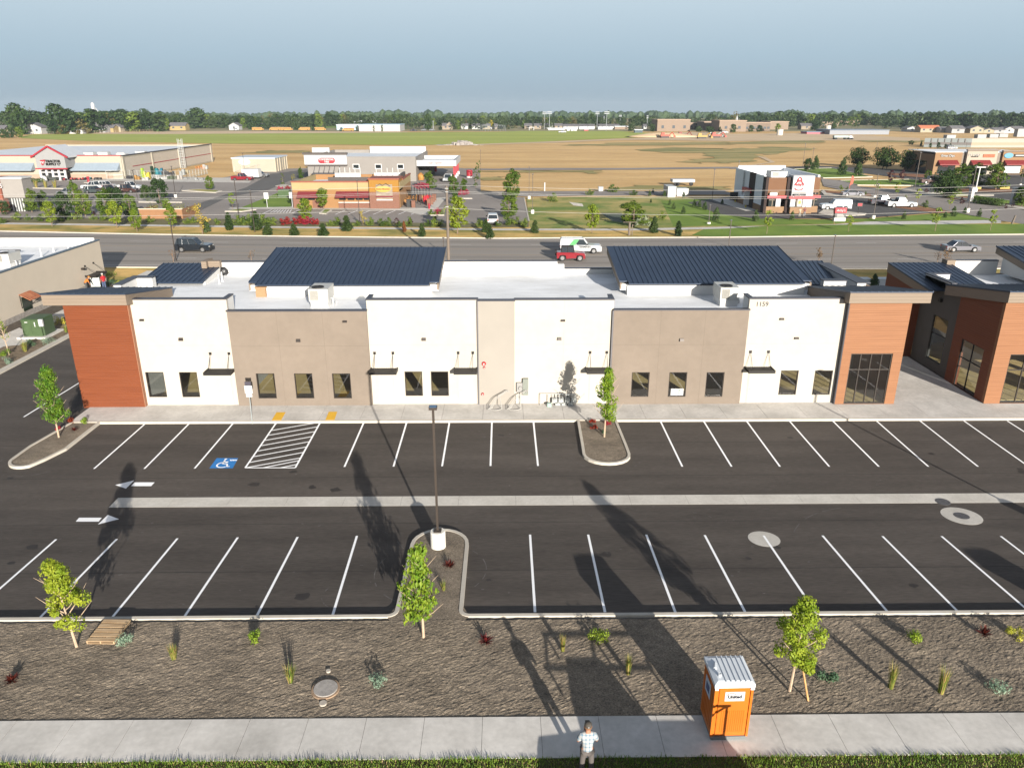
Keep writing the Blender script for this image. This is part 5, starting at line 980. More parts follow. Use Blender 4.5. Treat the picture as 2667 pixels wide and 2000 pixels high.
# ------------------------------------------------------------------ mid-distance trees: one of each kind, then copies
def proto(name, cat, crown, n, leaf, c1, c2, trunk=None, seed=1, rnd=.25, nm='crown', sc=1.2):
    rn = random.Random(seed); t = thing(name, 'x', cat); 
    if trunk: trunk_mesh(*trunk, parent=t, seed=seed)
    leafcloud(nm, crown(rn), n, leaf, leafmat('leaf_p_'+name+str(seed), c1, c2, sc, rnd, .3), t, .15, rn); return t
def ovalc(h, z0, w, k, jit=.32):
    def f(rn):
        cs = []
        for i in range(k):
            u = rn.random(); z = z0+(h-z0)*u; e = w*math.sin(math.pi*min(1, max(.05, .12+u*.86)))**.6; a = rn.uniform(0, 6.28); r_ = e*rn.uniform(.3, .95); cs.append((Vector((math.cos(a)*r_, math.sin(a)*r_, z)), w*rn.uniform(.2, .2+jit*.6), 1))
        return cs
    return f
def conec(h, w, k):
    def f(rn):
        cs = []
        for i in range(k):
            u = rn.random()**1.15; z = h*(.09+.85*u); e = (w*(1-u)**.7+.02)*min(1, .6+u*3); a = rn.uniform(0, 6.28); r_ = e*rn.uniform(.2, .75); cs.append((Vector((math.cos(a)*r_, math.sin(a)*r_, z)), .12*w+.26*e, .3+e*2.5))
        return cs
    return f
# unit heights: every kind is 1 m tall per unit of scale times its own height below
T_oval = proto('deciduous_tree', 'tree', ovalc(1, .17, .29, 44), 2400, .058, (.035, .072, .008), (.10, .148, .014), (.85, .018, 6), 1)
T_light = proto('deciduous_tree', 'tree', ovalc(1, .26, .27, 30, .4), 1500, .06, (.08, .135, .008), (.20, .24, .02), (.9, .014, 8), 2)
T_dark = proto('deciduous_tree', 'tree', ovalc(1, .12, .36, 40), 2200, .066, (.016, .036, .010), (.045, .08, .016), (.8, .022, 6), 3)
T_sap = proto('sapling', 'tree', ovalc(1, .40, .17, 16, .5), 520, .05, (.13, .20, .015), (.28, .33, .04), (.95, .011, 5), 4)
T_cone = proto('conifer_shrub', 'conifer', conec(1, .30, 70), 2600, .06, (.018, .040, .010), (.052, .08, .018), None, 5, nm='foliage')
T_pine = proto('pine_tree', 'pine', conec(1, .36, 44), 1500, .07, (.03, .06, .018), (.085, .125, .035), (.9, .02, 0), 6, nm='foliage')
T_spread = proto('spreading_tree', 'tree', ovalc(1, .28, .62, 50, .3), 2600, .08, (.022, .045, .010), (.062, .10, .018), (.8, .03, 8), 7)
T_bush = proto('shrub', 'shrub', ovalc(1, .1, .6, 20, .4), 800, .11, (.045, .09, .015), (.15, .19, .03), None, 8, .35, 'foliage')
T_red = proto('red_bush', 'shrub', ovalc(1, .1, .6, 20, .4), 800, .11, (.20, .010, .022), (.40, .035, .06), None, 9, .2, 'foliage')
T_rust = proto('conifer_shrub', 'conifer', conec(1, .3, 60), 1800, .06, (.17, .05, .016), (.26, .09, .03), None, 10, nm='foliage')
T_poplar = proto('poplar', 'tree', ovalc(1, .05, .13, 20, .3), 700, .04, (.05, .09, .016), (.12, .16, .03), (.9, .012, 5), 11)
T_maroon = proto('maroon_tree', 'tree', ovalc(1, .2, .4, 14), 500, .09, (.03, .008, .01), (.075, .02, .022), (.8, .025, 4), 12)
T_gold = proto('ornamental_tree', 'tree', ovalc(1, .3, .26, 12, .4), 300, .06, (.22, .19, .03), (.34, .28, .05), (.92, .013, 7), 13)
T_hazy = proto('grey_willow', 'shrub', ovalc(1, .05, .75, 16, .4), 700, .085, (.13, .17, .11), (.26, .30, .21), None, 14, nm='foliage')
def plant(pr, k, x, yb, yt, label, group=None, rz=None, w=1.):
    a = g(k, x, yb); h = PY(*q(k, x, yt), a.y).z; rz = random.uniform(0, 6.28) if rz is None else rz
    return place(pr, USED, (a.x, a.y, -.02), rz, (h*w, h*w, h), label, group)
oak = [(265, 1055, 868), (365, 1025, 880), (705, 1090, 880), (885, 1090, 862), (1080, 1100, 905)]
for i, (x, yb, yt) in enumerate(oak): plant(T_oval, 1, x, yb, yt, ORD[i]+' from the left of the oval green trees lining the left car park', 'oval trees along the left car park', w=1.15)
for i, (x, yb, yt, nm) in enumerate(((540, 1110, 892, 'round dark tree on a short trunk between two green car park trees at left'), (960, 1085, 855, 'dark tree behind the bright slender trees left of the orange enclosure'))): plant(T_dark, 1, x, yb, yt, nm, w=1.05)
plant(T_oval, 1, 625, 1020, 800, 'tall narrow green tree standing behind the round car park trees at left', None, None, .85)
plant(T_dark, 1, 45, 1075, 958, 'dark bushy tree at the left photo edge by the brick building')
for i, (x, yb, yt) in enumerate(((430, 1172, 965), (965, 1184, 965), (1130, 1215, 1035), (1425, 1190, 1010))): plant(T_light, 1, x, yb, yt, ORD[i]+' from the left of the pale trunked bright trees on the dry verge', 'bright trees on the left verge', w=1.1)
plant(T_light, 1, 1385, 1100, 945, 'bright green tree behind the orange block enclosure')
plant(T_dark, 1, 1318, 985, 782, 'large dark green pointed tree above the orange enclosure', w=1.05); plant(T_dark, 1, 1208, 965, 832, 'smaller dark green tree beside the large pointed tree', w=.95)
plant(T_gold, 1, 1668, 1238, 988, 'sparse golden sapling on the dry verge', w=1.1); plant(T_pine, 1, 1702, 1222, 1100, 'small dark pine behind the sparse golden sapling')
plant(T_oval, 1, 1728, 870, 758, 'oval green tree in the teardrop island of the left car park', w=1.2); plant(T_sap, 1, 1915, 1032, 893, 'thin sapling in the small island left of the shop lawn', w=1.3)
cones = [(1, 1890, 1202, 1048), (1, 2112, 1204, 1036), (2, 314, 1243, 1128), (2, 525, 1248, 1142), (2, 765, 1252, 1138), (2, 960, 1210, 1072), (2, 1576, 1256, 1138), (3, 208, 1222, 1105), (3, 236, 1270, 1138), (3, 610, 1225, 1113), (3, 1590, 1225, 1080), (3, 1787, 1250, 1118)]
for i, (k, x, yb, yt) in enumerate(cones): plant(T_cone, k, x, yb, yt, ORD[i]+' from the left of the cone shaped evergreens on the dry highway verge', 'evergreens on the highway verge', w=(1.1, 1.4, 1.7, 1.7, 1.8, 1.5, 1.2, 1.3, 1.2, 1.4, 1.2, 1.2)[i])
plant(T_rust, 2, 1430, 1217, 1122, 'rust brown dead cone shaped evergreen on the verge', w=.95)
for i, (x, yb, yt) in enumerate(((456, 1158, 1092), (562, 1152, 1085), (632, 1152, 1090), (692, 1155, 1098))): plant(T_red, 2, x, yb, yt, ORD[i]+' from the left of the bright crimson bushes in the roadside bed', 'crimson bushes', w=1.35)
for k, x, yb, yt, p_, lb, w in ((2, 625, 1145, 948, T_light, 'bright loose tree in front of the restaurant left windows', 1.25), (2, 768, 1032, 862, T_light, 'yellow-green loose tree against the orange restaurant wall', 1.2), (2, 1092, 1165, 1040, T_gold, 'sparse pale sapling in the bed in front of the restaurant', 1.1), (2, 1870, 1232, 938, T_light, 'large bright green tree right of the tall wooden utility pole', 1.3), (2, 1840, 985, 885, T_oval, 'green tree behind the large bright tree at the utility pole', 1.3),
        (2, 1650, 868, 718, T_oval, 'oval green tree beside the maroon shade sails', 1.35), (2, 1842, 910, 752, T_oval, 'oval green tree at the end of the tyre shop drive', 1.2), (2, 1915, 890, 778, T_oval, 'smaller green tree near the drive behind the patio', 1.2), (2, 1125, 760, 708, T_oval, 'small round tree showing above the restaurant roof, right one', 1.5), (2, 842, 760, 710, T_oval, 'small round tree showing above the restaurant roof, left one', 1.5), (2, 585, 782, 685, T_oval, 'slim tree at the left corner of the tyre shop', .9), (2, 432, 830, 735, T_poplar, 'upright leafy shrub in the kerbed island behind the shop lawn', 1.6), (2, 516, 800, 738, T_gold, 'pale sapling behind the shop lawn', 1.2), (2, 410, 700, 640, T_bush, 'round bush at the field edge left of the tyre shop', 1.),
        (2, 2020, 850, 690, T_poplar, 'nearest poplar of the row behind the red barrel', 1.3), (2, 2035, 790, 650, T_poplar, 'middle poplar of the row behind the red barrel', 1.2), (2, 2050, 735, 630, T_poplar, 'farthest poplar of the row behind the red barrel', 1.2), (3, 415, 960, 708, T_oval, 'tall dark green tree at the end of the restaurant car park', 1.15), (3, 395, 1100, 918, T_oval, 'green tree in front of the tall one at the car park end', 1.5), (3, 1080, 1225, 998, T_light, 'bright yellow-green tree alone on the meadow strip', 1.05), (3, 1420, 1165, 968, T_oval, 'wide rounded willow in the meadow', 2.2), (3, 1490, 1168, 1072, T_hazy, 'pale grey-green bush beside the willow', 1.1),
        (4, 685, 612, 525, T_dark, 'dark round tree on the lawn behind the white restaurant', 1.1), (4, 737, 604, 496, T_pine, 'dark spruce on the lawn behind the white restaurant', .9), (4, 930, 642, 512, T_pine, 'left spruce of the pair on the lawn island', 1.), (4, 1036, 645, 540, T_pine, 'right spruce of the pair on the lawn island', 1.2), (4, 1030, 585, 458, T_spread, 'wide spreading tree behind the spruces', 1.), (4, 1215, 600, 458, T_spread, 'wide dark spreading tree at the middle of the driveway loop', 1.15), (4, 1385, 610, 478, T_spread, 'wide dark spreading tree left of the strip mall', 1.2), (4, 1270, 692, 610, T_maroon, 'maroon leaved small tree on the lawn, left one', 1.), (4, 1350, 668, 606, T_maroon, 'maroon leaved small tree on the lawn, right one', 1.05), (4, 1530, 668, 606, T_oval, 'small green tree at the corner of the strip mall', 1.5),
        (4, 1640, 800, 620, T_spread, 'broad green tree in the bed in front of the strip mall', .95), (4, 1742, 745, 568, T_oval, 'green tree hiding the first shop window of the strip mall', 1.7), (4, 1870, 730, 562, T_oval, 'full green tree in front of the middle shop of the strip mall', 1.9), (4, 2010, 745, 558, T_oval, 'full green tree right of the white lamp pole', 1.6), (4, 1690, 800, 690, T_bush, 'yellow-green shrub mass under the strip mall trees', 1.1), (4, 2195, 860, 715, T_oval, 'dark tree at the right photo edge above the driveway', 1.5), (4, 2205, 660, 590, T_oval, 'small tree at the right edge in front of the last shop', 1.5)): plant(p_, k, x, yb, yt, lb, None, None, w)
saps = [(4, 397, 1058, 888), (4, 972, 1042, 922), (4, 1583, 1038, 868), (4, 1972, 1032, 882)]
for i, s in enumerate(saps): plant(T_sap, *s, ORD[i]+' from the left of the thin saplings on the green roadside lawn', 'saplings on the roadside lawn', w=1.25)
for i, s in enumerate(((4, 1312, 800, 692), (4, 1458, 842, 735), (4, 1178, 775, 690), (4, 1685, 880, 782))): plant(T_sap, *s, ORD[i]+' sapling along the side driveway, counted from the left', 'saplings along the driveway', w=1.25) if i != 2 else plant(T_sap, *s, 'sapling behind the two dark lamp posts of the burger car park', None, None, 1.2)
pines = [(3, 1555, 922, 868), (3, 1582, 892, 855), (3, 1675, 928, 868), (3, 1788, 920, 880), (3, 1832, 935, 882), (3, 1720, 995, 943), (3, 1752, 1028, 968), (3, 1830, 1068, 998), (3, 1920, 1008, 942), (3, 1966, 1015, 950), (3, 2008, 1035, 958), (3, 2105, 1108, 1008), (3, 1565, 975, 940), (3, 2150, 985, 940)]
for i, s in enumerate(sorted(pines, key=lambda s: s[1])): plant(T_pine, *s, ORD[i]+' from the left of the small pines in the meadow left of the burger restaurant', 'small pines on the meadow lawn', w=1.05)
for i, s in enumerate(((4, 318, 968, 880), (4, 576, 958, 888), (4, 40, 965, 862), (4, 1365, 952, 890), (4, 1655, 942, 890), (4, 1712, 932, 855), (4, 1790, 912, 862), (4, 1895, 935, 870))): plant(T_pine, *s, ORD[i]+' young pine in the bed edging the burger car park and driveway', 'young pines round the burger car park', w=1.0)
for i, s in enumerate(((4, 922, 748, 712), (4, 960, 748, 722), (4, 1090, 780, 755), (4, 1515, 868, 820), (4, 1380, 800, 780))): plant(T_bush, *s, ORD[i]+' low bush in the kerbed beds near the restaurant drive', 'bushes near the restaurant drive', w=.9)
for i, s in enumerate(((4, 1660, 700, 655), (4, 1520, 765, 732), (4, 1770, 845, 800), (4, 2080, 880, 845), (4, 2130, 868, 845), (4, 1610, 770, 745), (4, 2040, 735, 705))): plant(T_maroon, *s, ORD[i]+' low maroon shrub in the beds before the strip mall', 'maroon shrubs before the strip mall', w=1.3)
# clipped hedge
rn = random.Random(3); hp = [g(4, 1865, 842), g(4, 2050, 862)]; hh = 1.3
o = leafcloud('hedge', [(hp[0].lerp(hp[1], i/14)+Vector((0, j*.8, .75)), .85, 1) for i in range(15) for j in (0, 1)], 2600, .22, leafmat('leaf_hedge', (.03, .07, .014), (.08, .13, .025), 1, .05), None, 0, rn); tag(o, 'long clipped green hedge beside the white sign pillars at right', 'hedge')
# mixed shrubs of the roadside beds
rn = random.Random(12); n = 0
beds = [(1, 140, 1110), (1, 230, 1112), (1, 330, 1118), (1, 500, 1118), (1, 560, 1110), (1, 640, 1105), (1, 770, 1108), (1, 860, 1112), (1, 1540, 1140), (1, 1600, 1135), (1, 1790, 1145), (1, 2000, 1150), (1, 2060, 1130), (2, 60, 1150), (2, 110, 1150), (2, 150, 1145), (2, 265, 1150), (2, 350, 1150), (2, 820, 1160), (2, 870, 1155), (2, 1040, 1160), (2, 1150, 1155), (2, 1250, 1160), (2, 1300, 1160), (2, 1390, 1165), (2, 1470, 1160), (2, 1620, 1160), (2, 1700, 1165), (2, 2060, 1165), (2, 1660, 1070), (2, 1740, 1068), (3, 160, 1160), (3, 310, 1160), (3, 400, 1150), (3, 470, 1145), (3, 520, 1170), (3, 1060, 905), (3, 1250, 880), (3, 1420, 905), (3, 760, 960), (3, 1650, 1110), (3, 1560, 1150), (1, 10, 1140), (1, 1240, 1130)]
for i, (k, x, yb) in enumerate(beds):
    a = g(k, x, yb+8); h = rn.uniform(.9, 1.8); rr = rn.uniform(.85, 1.5); pr = T_bush if (i % 6) else T_rust if k == 1 and 0 else T_bush
    place(pr, USED, (a.x, a.y, 0), rn.uniform(0, 6), (h*rr, h*rr, h), 'low green shrub among many in the planted bed along the far sidewalk', 'low shrubs in the roadside planting beds')
for i, (k, x, yb) in enumerate(((1, 640, 1112), (1, 780, 1105), (2, 1480, 1165), (2, 1370, 1163), (2, 410, 880), (2, 470, 875), (2, 1890, 912), (2, 1940, 910), (2, 1710, 1072))):
    a = g(k, x, yb); place(T_maroon if i < 4 else T_red, USED, (a.x, a.y, 0), i, (1.5, 1.5, 1.2), (('dark maroon' if i < 4 else 'small red')+' shrub in the far planting beds'), ('maroon' if i < 4 else 'small red')+' shrubs in the far beds')
for i, (k, x, yb) in enumerate(((1, 770, 846), (1, 960, 848), (1, 1170, 850)) if 0 else ((18, 780, 990), (18, 980, 990), (18, 1180, 990))):
    a = g(k, x, yb); tuft('grass_clump', ORD[i]+' straw coloured grass clump from the left in the kerbed island before the farm store', (a.x, a.y, .1), 'grass', 3.4, i, 'grass clumps before the farm store')
# verge behind the shop building, seen through the gaps
for i, (k, x, yb, yt) in enumerate(((8, 1008, 390, 310), (8, 1150, 395, 300), (8, 1302, 400, 345))): plant(T_pine, k, x, yb, yt, ORD[i]+' dark evergreen from the left between the white planter boxes behind the shops', 'evergreens between the planter boxes', w=1.2)
for i, (k, x, yb, yt) in enumerate(((8, 760, 250, 135), (8, 1660, 245, 130), (8, 1600, 230, 185), (17, 575, 250, 130), (17, 1530, 240, 170))):
    a = g(k, x, yb); h = max(1.5, PY(*q(k, x, yt), a.y).z); rn2 = random.Random(i); t = thing('sapling', ('brown leaved sapling by the highway right of the long roof', 'brown leaved sapling by the highway above the right building', 'small brown sapling beside the taller one above the right building', 'bare twiggy sapling at the lamp post behind the left roof', 'bare twiggy sapling behind the back parapet')[i], 'tree')
    trunk_mesh(h, .05, 9, parent=t, seed=i+40, zs=.3)
    leafcloud('crown', [(Vector((rn2.uniform(-.3, .3), rn2.uniform(-.3, .3), h*rn2.uniform(.4, 1))), .28, 1) for _ in range(10)], (150, 160, 60, 40, 30)[i], .16, leafmat('leaf_brown', (.12, .07, .035), (.22, .13, .06), 2, .1), t, 0, rn2); t.location = (a.x, a.y, 0)
for i, (a, c) in enumerate(((1035, 1125), (1185, 1285))):
    p_, p2_ = g(8, a, 392), g(8, c, 392); h = PY(*q(8, a, 358), p_.y).z; solo(MB().box(p_.x, p2_.x, p_.y, p_.y+.9, 0, max(.7, h*.9)).box(p_.x-.06, p2_.x+.06, p_.y-.05, p_.y+.95, max(.7, h*.9), max(.7, h*.9)+.1), 'planter_box', mat('white_planter', (.55, .57, .58), .7, .05, 2), ('left' if i == 0 else 'right')+' one of two white low planter walls behind the shops', 'planter', 'white planters behind the shops')
# ------------------------------------------------------------------ vehicles (front faces +x)
tyre = flat('tyre_rubber', (.015, .015, .016), .85); rim = flat('alloy_rim', (.24, .24, .24), .35, .6); vglass = mat('car_glass', (.012, .016, .02), .05, .1, 1, spec=.8)
lampw = flat('headlight_glass', (.35, .35, .34), .15); lampr = flat('taillight_red', (.35, .01, .01), .3); trimk = flat('black_trim', (.02, .02, .02), .6)
def paintmat(nm, c, metal=.0): 
    m = mat('car_paint_'+nm, c, .28, .02, 1, metal=metal, spec=.6); m.node_tree.nodes['Principled BSDF'].inputs['Coat Weight'].default_value = .5; return m
def vehicle(name, cat, col, L, Wd, H, kind, clad=None, wheel=.37, metal=0., topcol=None, cnm=None):
    t = thing(name, 'x', cat); pm = paintmat(cnm or name, col, metal); r = wheel; h = L/2; w = Wd/2
    fa, ra = h-.92*(L/4.8), -h+.98*(L/4.8); sill = r*.75; belt = {'sedan': .88, 'suv': 1.08, 'pickup': 1.08, 'jeep': 1.12, 'capped': 1.12, 'hatch': .95}[kind]*(H/{'sedan': 1.45, 'suv': 1.8, 'pickup': 1.9, 'jeep': 1.85, 'capped': 1.9, 'hatch': 1.6}[kind])
    def arch(cx): return [(cx+(r+.07)*math.cos(R(a)), max(sill, r+(r+.07)*math.sin(R(a)))) for a in range(0, 181, 20)]
    hood = belt-.04; 
    nose = [(h-.02, sill+.02), (h, belt*.55), (h-.06, belt*.82), (h-.25, hood-.05)]
    ws = {'sedan': (.95, .15, -.95, -1.55), 'suv': (.85, .3, -2.0, -2.25), 'pickup': (.95, .35, -.75, -.95), 'jeep': (.55, .4, -1.55, -1.6), 'capped': (.95, .35, -2.7, -2.78), 'hatch': (.95, .2, -1.7, -2.0)}[kind]; k = L/4.8 if kind not in ('pickup', 'capped') else L/5.6
    ws = tuple(x*k for x in ws)
    tail = [(ws[3]-.02 if kind == 'sedan' else -h+.06, belt), (-h+.03, belt-.04), (-h, belt*.6), (-h+.04, sill)]
    prof = arch(fa)[::1]; prof = [(fa+r+.07, sill)]+arch(fa)+[(ra+r+.07, sill)]+arch(ra)+[(-h+.04, sill), (-h, belt*.6), (-h+.03, belt-.04), (-h+.1, belt)]+[(ws[0]+.05, belt)]+[(h-.25, hood-.05), (h-.06, belt*.82), (h, belt*.55), (h-.02, sill+.02)]
    prof = prof[::-1]
    b = MB(); n = len(prof); ins = .06; cx_, cz_ = 0, belt*.6
    def slc(y, s): return [(x-(s if x > 0 else -s)*.5, y, min(z, belt-s*.6) if z > belt-.1 else z) for x, z in prof]
    rows = [slc(-w, ins), slc(-w+ins, 0), slc(w-ins, 0), slc(w, ins)]; vv = [p for r_ in rows for p in r_]
    fs = [(i*n+j, i*n+(j+1) % n, (i+1)*n+(j+1) % n, (i+1)*n+j) for i in range(3) for j in range(n)]+[tuple(range(n))[::-1], tuple(range(3*n, 4*n))]
    b.add(vv, [f[::-1] for f in fs])
    if kind == 'jeep':
        for s in (-1, 1):
            for cx in (fa, ra): b.box(cx-r-.12, cx+r+.14, s*w if s > 0 else -w-.12, s*w+.12 if s > 0 else -w, r*1.95, r*1.95+.07)
    bo = b.build('body', pm, t)
    # cabin: painted top over dark glass
    tp = H-.02; wb, wt = w-.06, w-.2; tm = topcol or pm
    x0, x1, x2, x3 = ws[0], ws[1], ws[2], ws[3]
    c0 = [(x0, -wb, belt-.02), (x0, wb, belt-.02), (x3, wb, belt-.02), (x3, -wb, belt-.02)]; c1 = [(x1, -wt, tp-.05), (x1, wt, tp-.05), (x2, wt, tp-.05), (x2, -wt, tp-.05)]
    if kind == 'capped': pass
    gb = MB(); gb.add(c0+c1, [(0, 1, 5, 4), (1, 2, 6, 5), (2, 3, 7, 6), (3, 0, 4, 7)]); gb.build('window', vglass, t)
    rb_ = MB(); e = .025; rb_.add([(x1+e, -wt-e, tp-.06), (x1+e, wt+e, tp-.06), (x2-e, wt+e, tp-.06), (x2-e, -wt-e, tp-.06), (x1-.04, -wt+.05, tp+.02), (x1-.04, wt-.05, tp+.02), (x2+.04, wt-.05, tp+.02), (x2+.04, -wt+.05, tp+.02)], [(3, 2, 1, 0), (4, 5, 6, 7), (0, 1, 5, 4), (1, 2, 6, 5), (2, 3, 7, 6), (3, 0, 4, 7)])
    C0, C1 = [Vector(p) for p in c0], [Vector(p) for p in c1]
    def pil(a, c, th=.05):
        d = Vector((0, .012 if a.y > 0 else -.012, 0)); rb_.tube(a+d, th, c+d, th*.85, 5)
    for i in range(4): pil(C0[i], C1[i], .055)
    for s in (0, 1):
        a, c = (C0[0], C0[3]) if s == 0 else (C0[1], C0[2]); a2, c2 = (C1[0], C1[3]) if s == 0 else (C1[1], C1[2])
        for f in {'sedan': (.5,), 'suv': (.36, .68), 'pickup': (.55,), 'jeep': (.5,), 'capped': (.42, .47), 'hatch': (.42, .72)}[kind]: pil(a.lerp(c, f), a2.lerp(c2, f), .05)
        if kind == 'capped':
            yy = -1 if s == 0 else 1; f0, f1 = .47, 1.; q_ = [a.lerp(c, f0), a.lerp(c, f1), a2.lerp(c2, f1), a2.lerp(c2, f0)]; d = Vector((0, yy*.015, 0)); q_ = [p+d for p in q_]; rb_.quad(*(q_ if s else q_[::-1]))
    if kind == 'capped': d = Vector((-.015, 0, 0)); rb_.quad(C0[2]+d, C0[3]+d, C1[3]+d, C1[2]+d)
    rb_.build('roof', tm, t)
    if kind == 'pickup':
        b = MB(); b.box(-h+.12, ws[3]-.08, -w+.12, w-.12, belt+.001, belt+.01); b.build('bed_floor', trimk, t)
        b = MB(); 
        for s in (-1, 1): b.box(-h+.1, ws[3]-.05, min(s*w*.99, s*(w-.1)), max(s*w*.99, s*(w-.1)), belt-.02, belt+.06)
        b.box(-h+.04, -h+.1, -w+.1, w-.1, belt-.02, belt+.06); b.build('bed_rail', pm, t)
    # wheels
    for cx in (fa, ra):
        for s in (-1, 1):
            b = MB(); y0, y1 = (w-.2, w+.03) if s > 0 else (-w-.03, -w+.2); ex = .1 if kind == 'jeep' else 0
            y0, y1 = (y0+ex*(s > 0), y1+ex*(s > 0)) if s > 0 else (y0-ex, y1-ex); b.tube((cx, y0, r), r, (cx, y1, r), None, 16); wo = b.build('wheel', tyre, t); yo = y1 if s > 0 else y0
            b = MB(); b.tube((cx, yo-.02*s, r), r*.66, (cx, yo+.008*s, r), r*.62, 12); b.build('rim', rim, wo)
    zf = belt*.72
    for s in (-1, 1):
        MB().box(h-.16, h-.0, s*(w-.3)-.16, s*(w-.3)+.16, zf-.08, zf+.08).build('headlight', lampw, t); MB().box(-h+.0, -h+.1, s*(w-.17)-.1, s*(w-.17)+.1, zf-.05, zf+.2).build('taillight', lampr, t)
        MB().box(x0-.15, x0+.02, s*(w+.09)-.09, s*(w+.09)+.09, belt+.02, belt+.18).build('mirror', trimk if kind != 'sedan' else pm, t)
    b = MB(); b.box(h-.1, h+.03, -w+.1, w-.1, sill-.06, sill+.2); b.box(h-.08, h+.012, -w*.45, w*.45, zf-.1, zf+.06); b.build('front_bumper', trimk if kind != 'sedan' else pm, t); MB().box(-h-.03, -h+.1, -w+.1, w-.1, sill-.04, sill+.2).build('rear_bumper', trimk if kind not in ('sedan',) else pm, t)
    MB().box(-h+.3, h-.3, -w+.15, w-.15, r*.6, sill+.15).build('underbody', trimk, t)
    if kind == 'suv' and H > 1.75:
        b = MB()
        for s in (-1, 1): b.tube((x1-.2, s*(wt-.08), tp+.08), .025, (x2+.1, s*(wt-.08), tp+.08)); b.tube((x1-.3, s*(wt-.08), tp), .02, (x1-.3, s*(wt-.08), tp+.08)); b.tube((x2+.2, s*(wt-.08), tp), .02, (x2+.2, s*(wt-.08), tp+.08))
        b.build('roof_rail', trimk, t)
    return t
def park(v, k, x, y, rz, label, group=None, dz=.02): a = g(k, x, y); return place(v, USED, (a.x, a.y, dz), R(rz), None, label, group)
suv = vehicle('suv', 'car', (.012, .016, .022), 4.83, 1.92, 1.82, 'suv', cnm='black', metal=.3)
park(suv, 1, 1605, 1375, -2, 'black suv with roof rails driving right on the highway behind the left roof', dz=.03)
jp = vehicle('jeep', 'car', (.18, .005, .012), 3.75, 1.6, 1.85, 'jeep', cnm='red', topcol=flat('black_soft_top', (.02, .018, .017), .85), wheel=.4)
b = MB(); b.tube((-2.06, 0, 1.0), .38, (-1.84, 0, 1.0), None, 14); b.build('spare_wheel', tyre, jp)
park(jp, 3, 905, 1448, -3, 'small red off-road car with black soft top driving right on the highway', dz=.03)
van = vehicle('service_pickup', 'pickup truck', (.38, .39, .40), 5.7, 1.95, 1.98, 'capped', cnm='white')
gm_ = flat('leaf_green_stripe', (.02, .21, .045), .4)
for s in (-1,):
    b = MB(); yy = -.99; b.quad((-1.55, yy, 1.22), (-.75, yy, 1.22), (-.25, yy+.1, 1.88), (-.95, yy+.1, 1.88)); b.quad((-1.95, yy, .75), (-1.25, yy, .75), (-.85, yy, 1.2), (-1.55, yy, 1.2)); b.build('green_stripe', gm_, van)
text('TERMINIX', .4, trimk, van, (.5, -.99, .92), 'lettering', ext=.006, bold=.014, width=1.75)
b = MB(); b.box(-2.6, .2, -.7, -.66, 2.0, 2.05); b.box(-2.6, .2, .66, .7, 2.0, 2.05); b.build('roof_rack', grey_m, van)
park(van, 3, 985, 1385, -3, 'white pickup truck with closed cap, green stripe and dark lettering beside the red off-road car', dz=.03)
sed = vehicle('sedan', 'car', (.17, .17, .19), 4.75, 1.84, 1.44, 'sedan', cnm='silver', metal=.7, wheel=.34)
park(sed, 4, 1760, 1178, -2, 'silver grey sedan driving right on the highway at the right', dz=.03)
pk = vehicle('pickup_truck', 'pickup truck', (.40, .41, .42), 5.7, 1.98, 1.92, 'pickup', cnm='white_pickup')
pkd = vehicle('pickup_truck', 'pickup truck', (.05, .022, .018), 5.7, 1.98, 1.92, 'pickup', cnm='maroon_pickup', metal=.2)
pkr = vehicle('pickup_truck', 'pickup truck', (.16, .007, .013), 5.7, 1.98, 1.95, 'pickup', cnm='red_pickup')
pkb = vehicle('pickup_truck', 'pickup truck', (.02, .018, .03), 5.7, 1.98, 1.92, 'pickup', cnm='black_pickup')
htc = vehicle('crossover', 'car', (.06, .075, .075), 4.4, 1.85, 1.65, 'hatch', cnm='green_grey', metal=.3)
hts = vehicle('crossover', 'car', (.22, .23, .245), 4.4, 1.85, 1.65, 'hatch', cnm='silver_grey', metal=.4)
htw = vehicle('crossover', 'car', (.40, .405, .415), 4.5, 1.85, 1.75, 'suv', cnm='pale_white')
park(pk, 1, 775, 865, 170, 'white pickup behind the grey-green crossover in the left shop car park', 'white pickups'); park(pk, 1, 1078, 868, -8, 'white pickup at the right end of the parked group in the left shop car park', 'white pickups')
park(htw, 1, 878, 858, -8, 'white suv in the middle of the parked group in the left shop car park')
park(htc, 1, 785, 898, -8, 'grey-green crossover at the left end of the parked group'); park(pkd, 1, 900, 898, -8, 'dark maroon pickup, left one of two in the parked group', 'maroon pickups'); park(pkd, 1, 1042, 892, -8, 'dark maroon pickup, right one of two in the parked group', 'maroon pickups')
park(hts, 1, 560, 915, 175, 'silver car half hidden behind trees in the left shop car park'); park(pkr, 1, 1997, 792, -6, 'red pickup parked by the kerb in front of the tan shed'); park(hts, 1, 2148, 765, -6, 'silver crossover parked beside the white box trailer')
tr = thing('box_trailer', 'white enclosed cargo trailer parked behind the red pickup', 'trailer'); MB().box(-2.4, 2.4, -1.1, 1.1, .5, 2.6).build('box', white, tr); b = MB(); b.box(2.4, 3.5, -.05, .05, .45, .55); b.build('tow_bar', trimk, tr)
for s in (-1, 1): MB().tube((-.4, s*.95, .36), .36, (-.4, s*1.13, .36), None, 14).tube((.45, s*.95, .36), .36, (.45, s*1.13, .36), None, 14).build('wheel', tyre, tr)
a = g(1, 2062, 782); tr.location = (a.x, a.y+1.5, .02); tr.rotation_euler = (0, 0, R(-6))
park(pk, 2, 1793, 800, -95, 'white pickup facing the camera under the tyre shop drive canopy'); park(htw, 3, 262, 1145, 92, 'white suv seen from behind in the restaurant car park by the roadside bed')
vcap = copy_tree(van, (0, 0, 0)); 
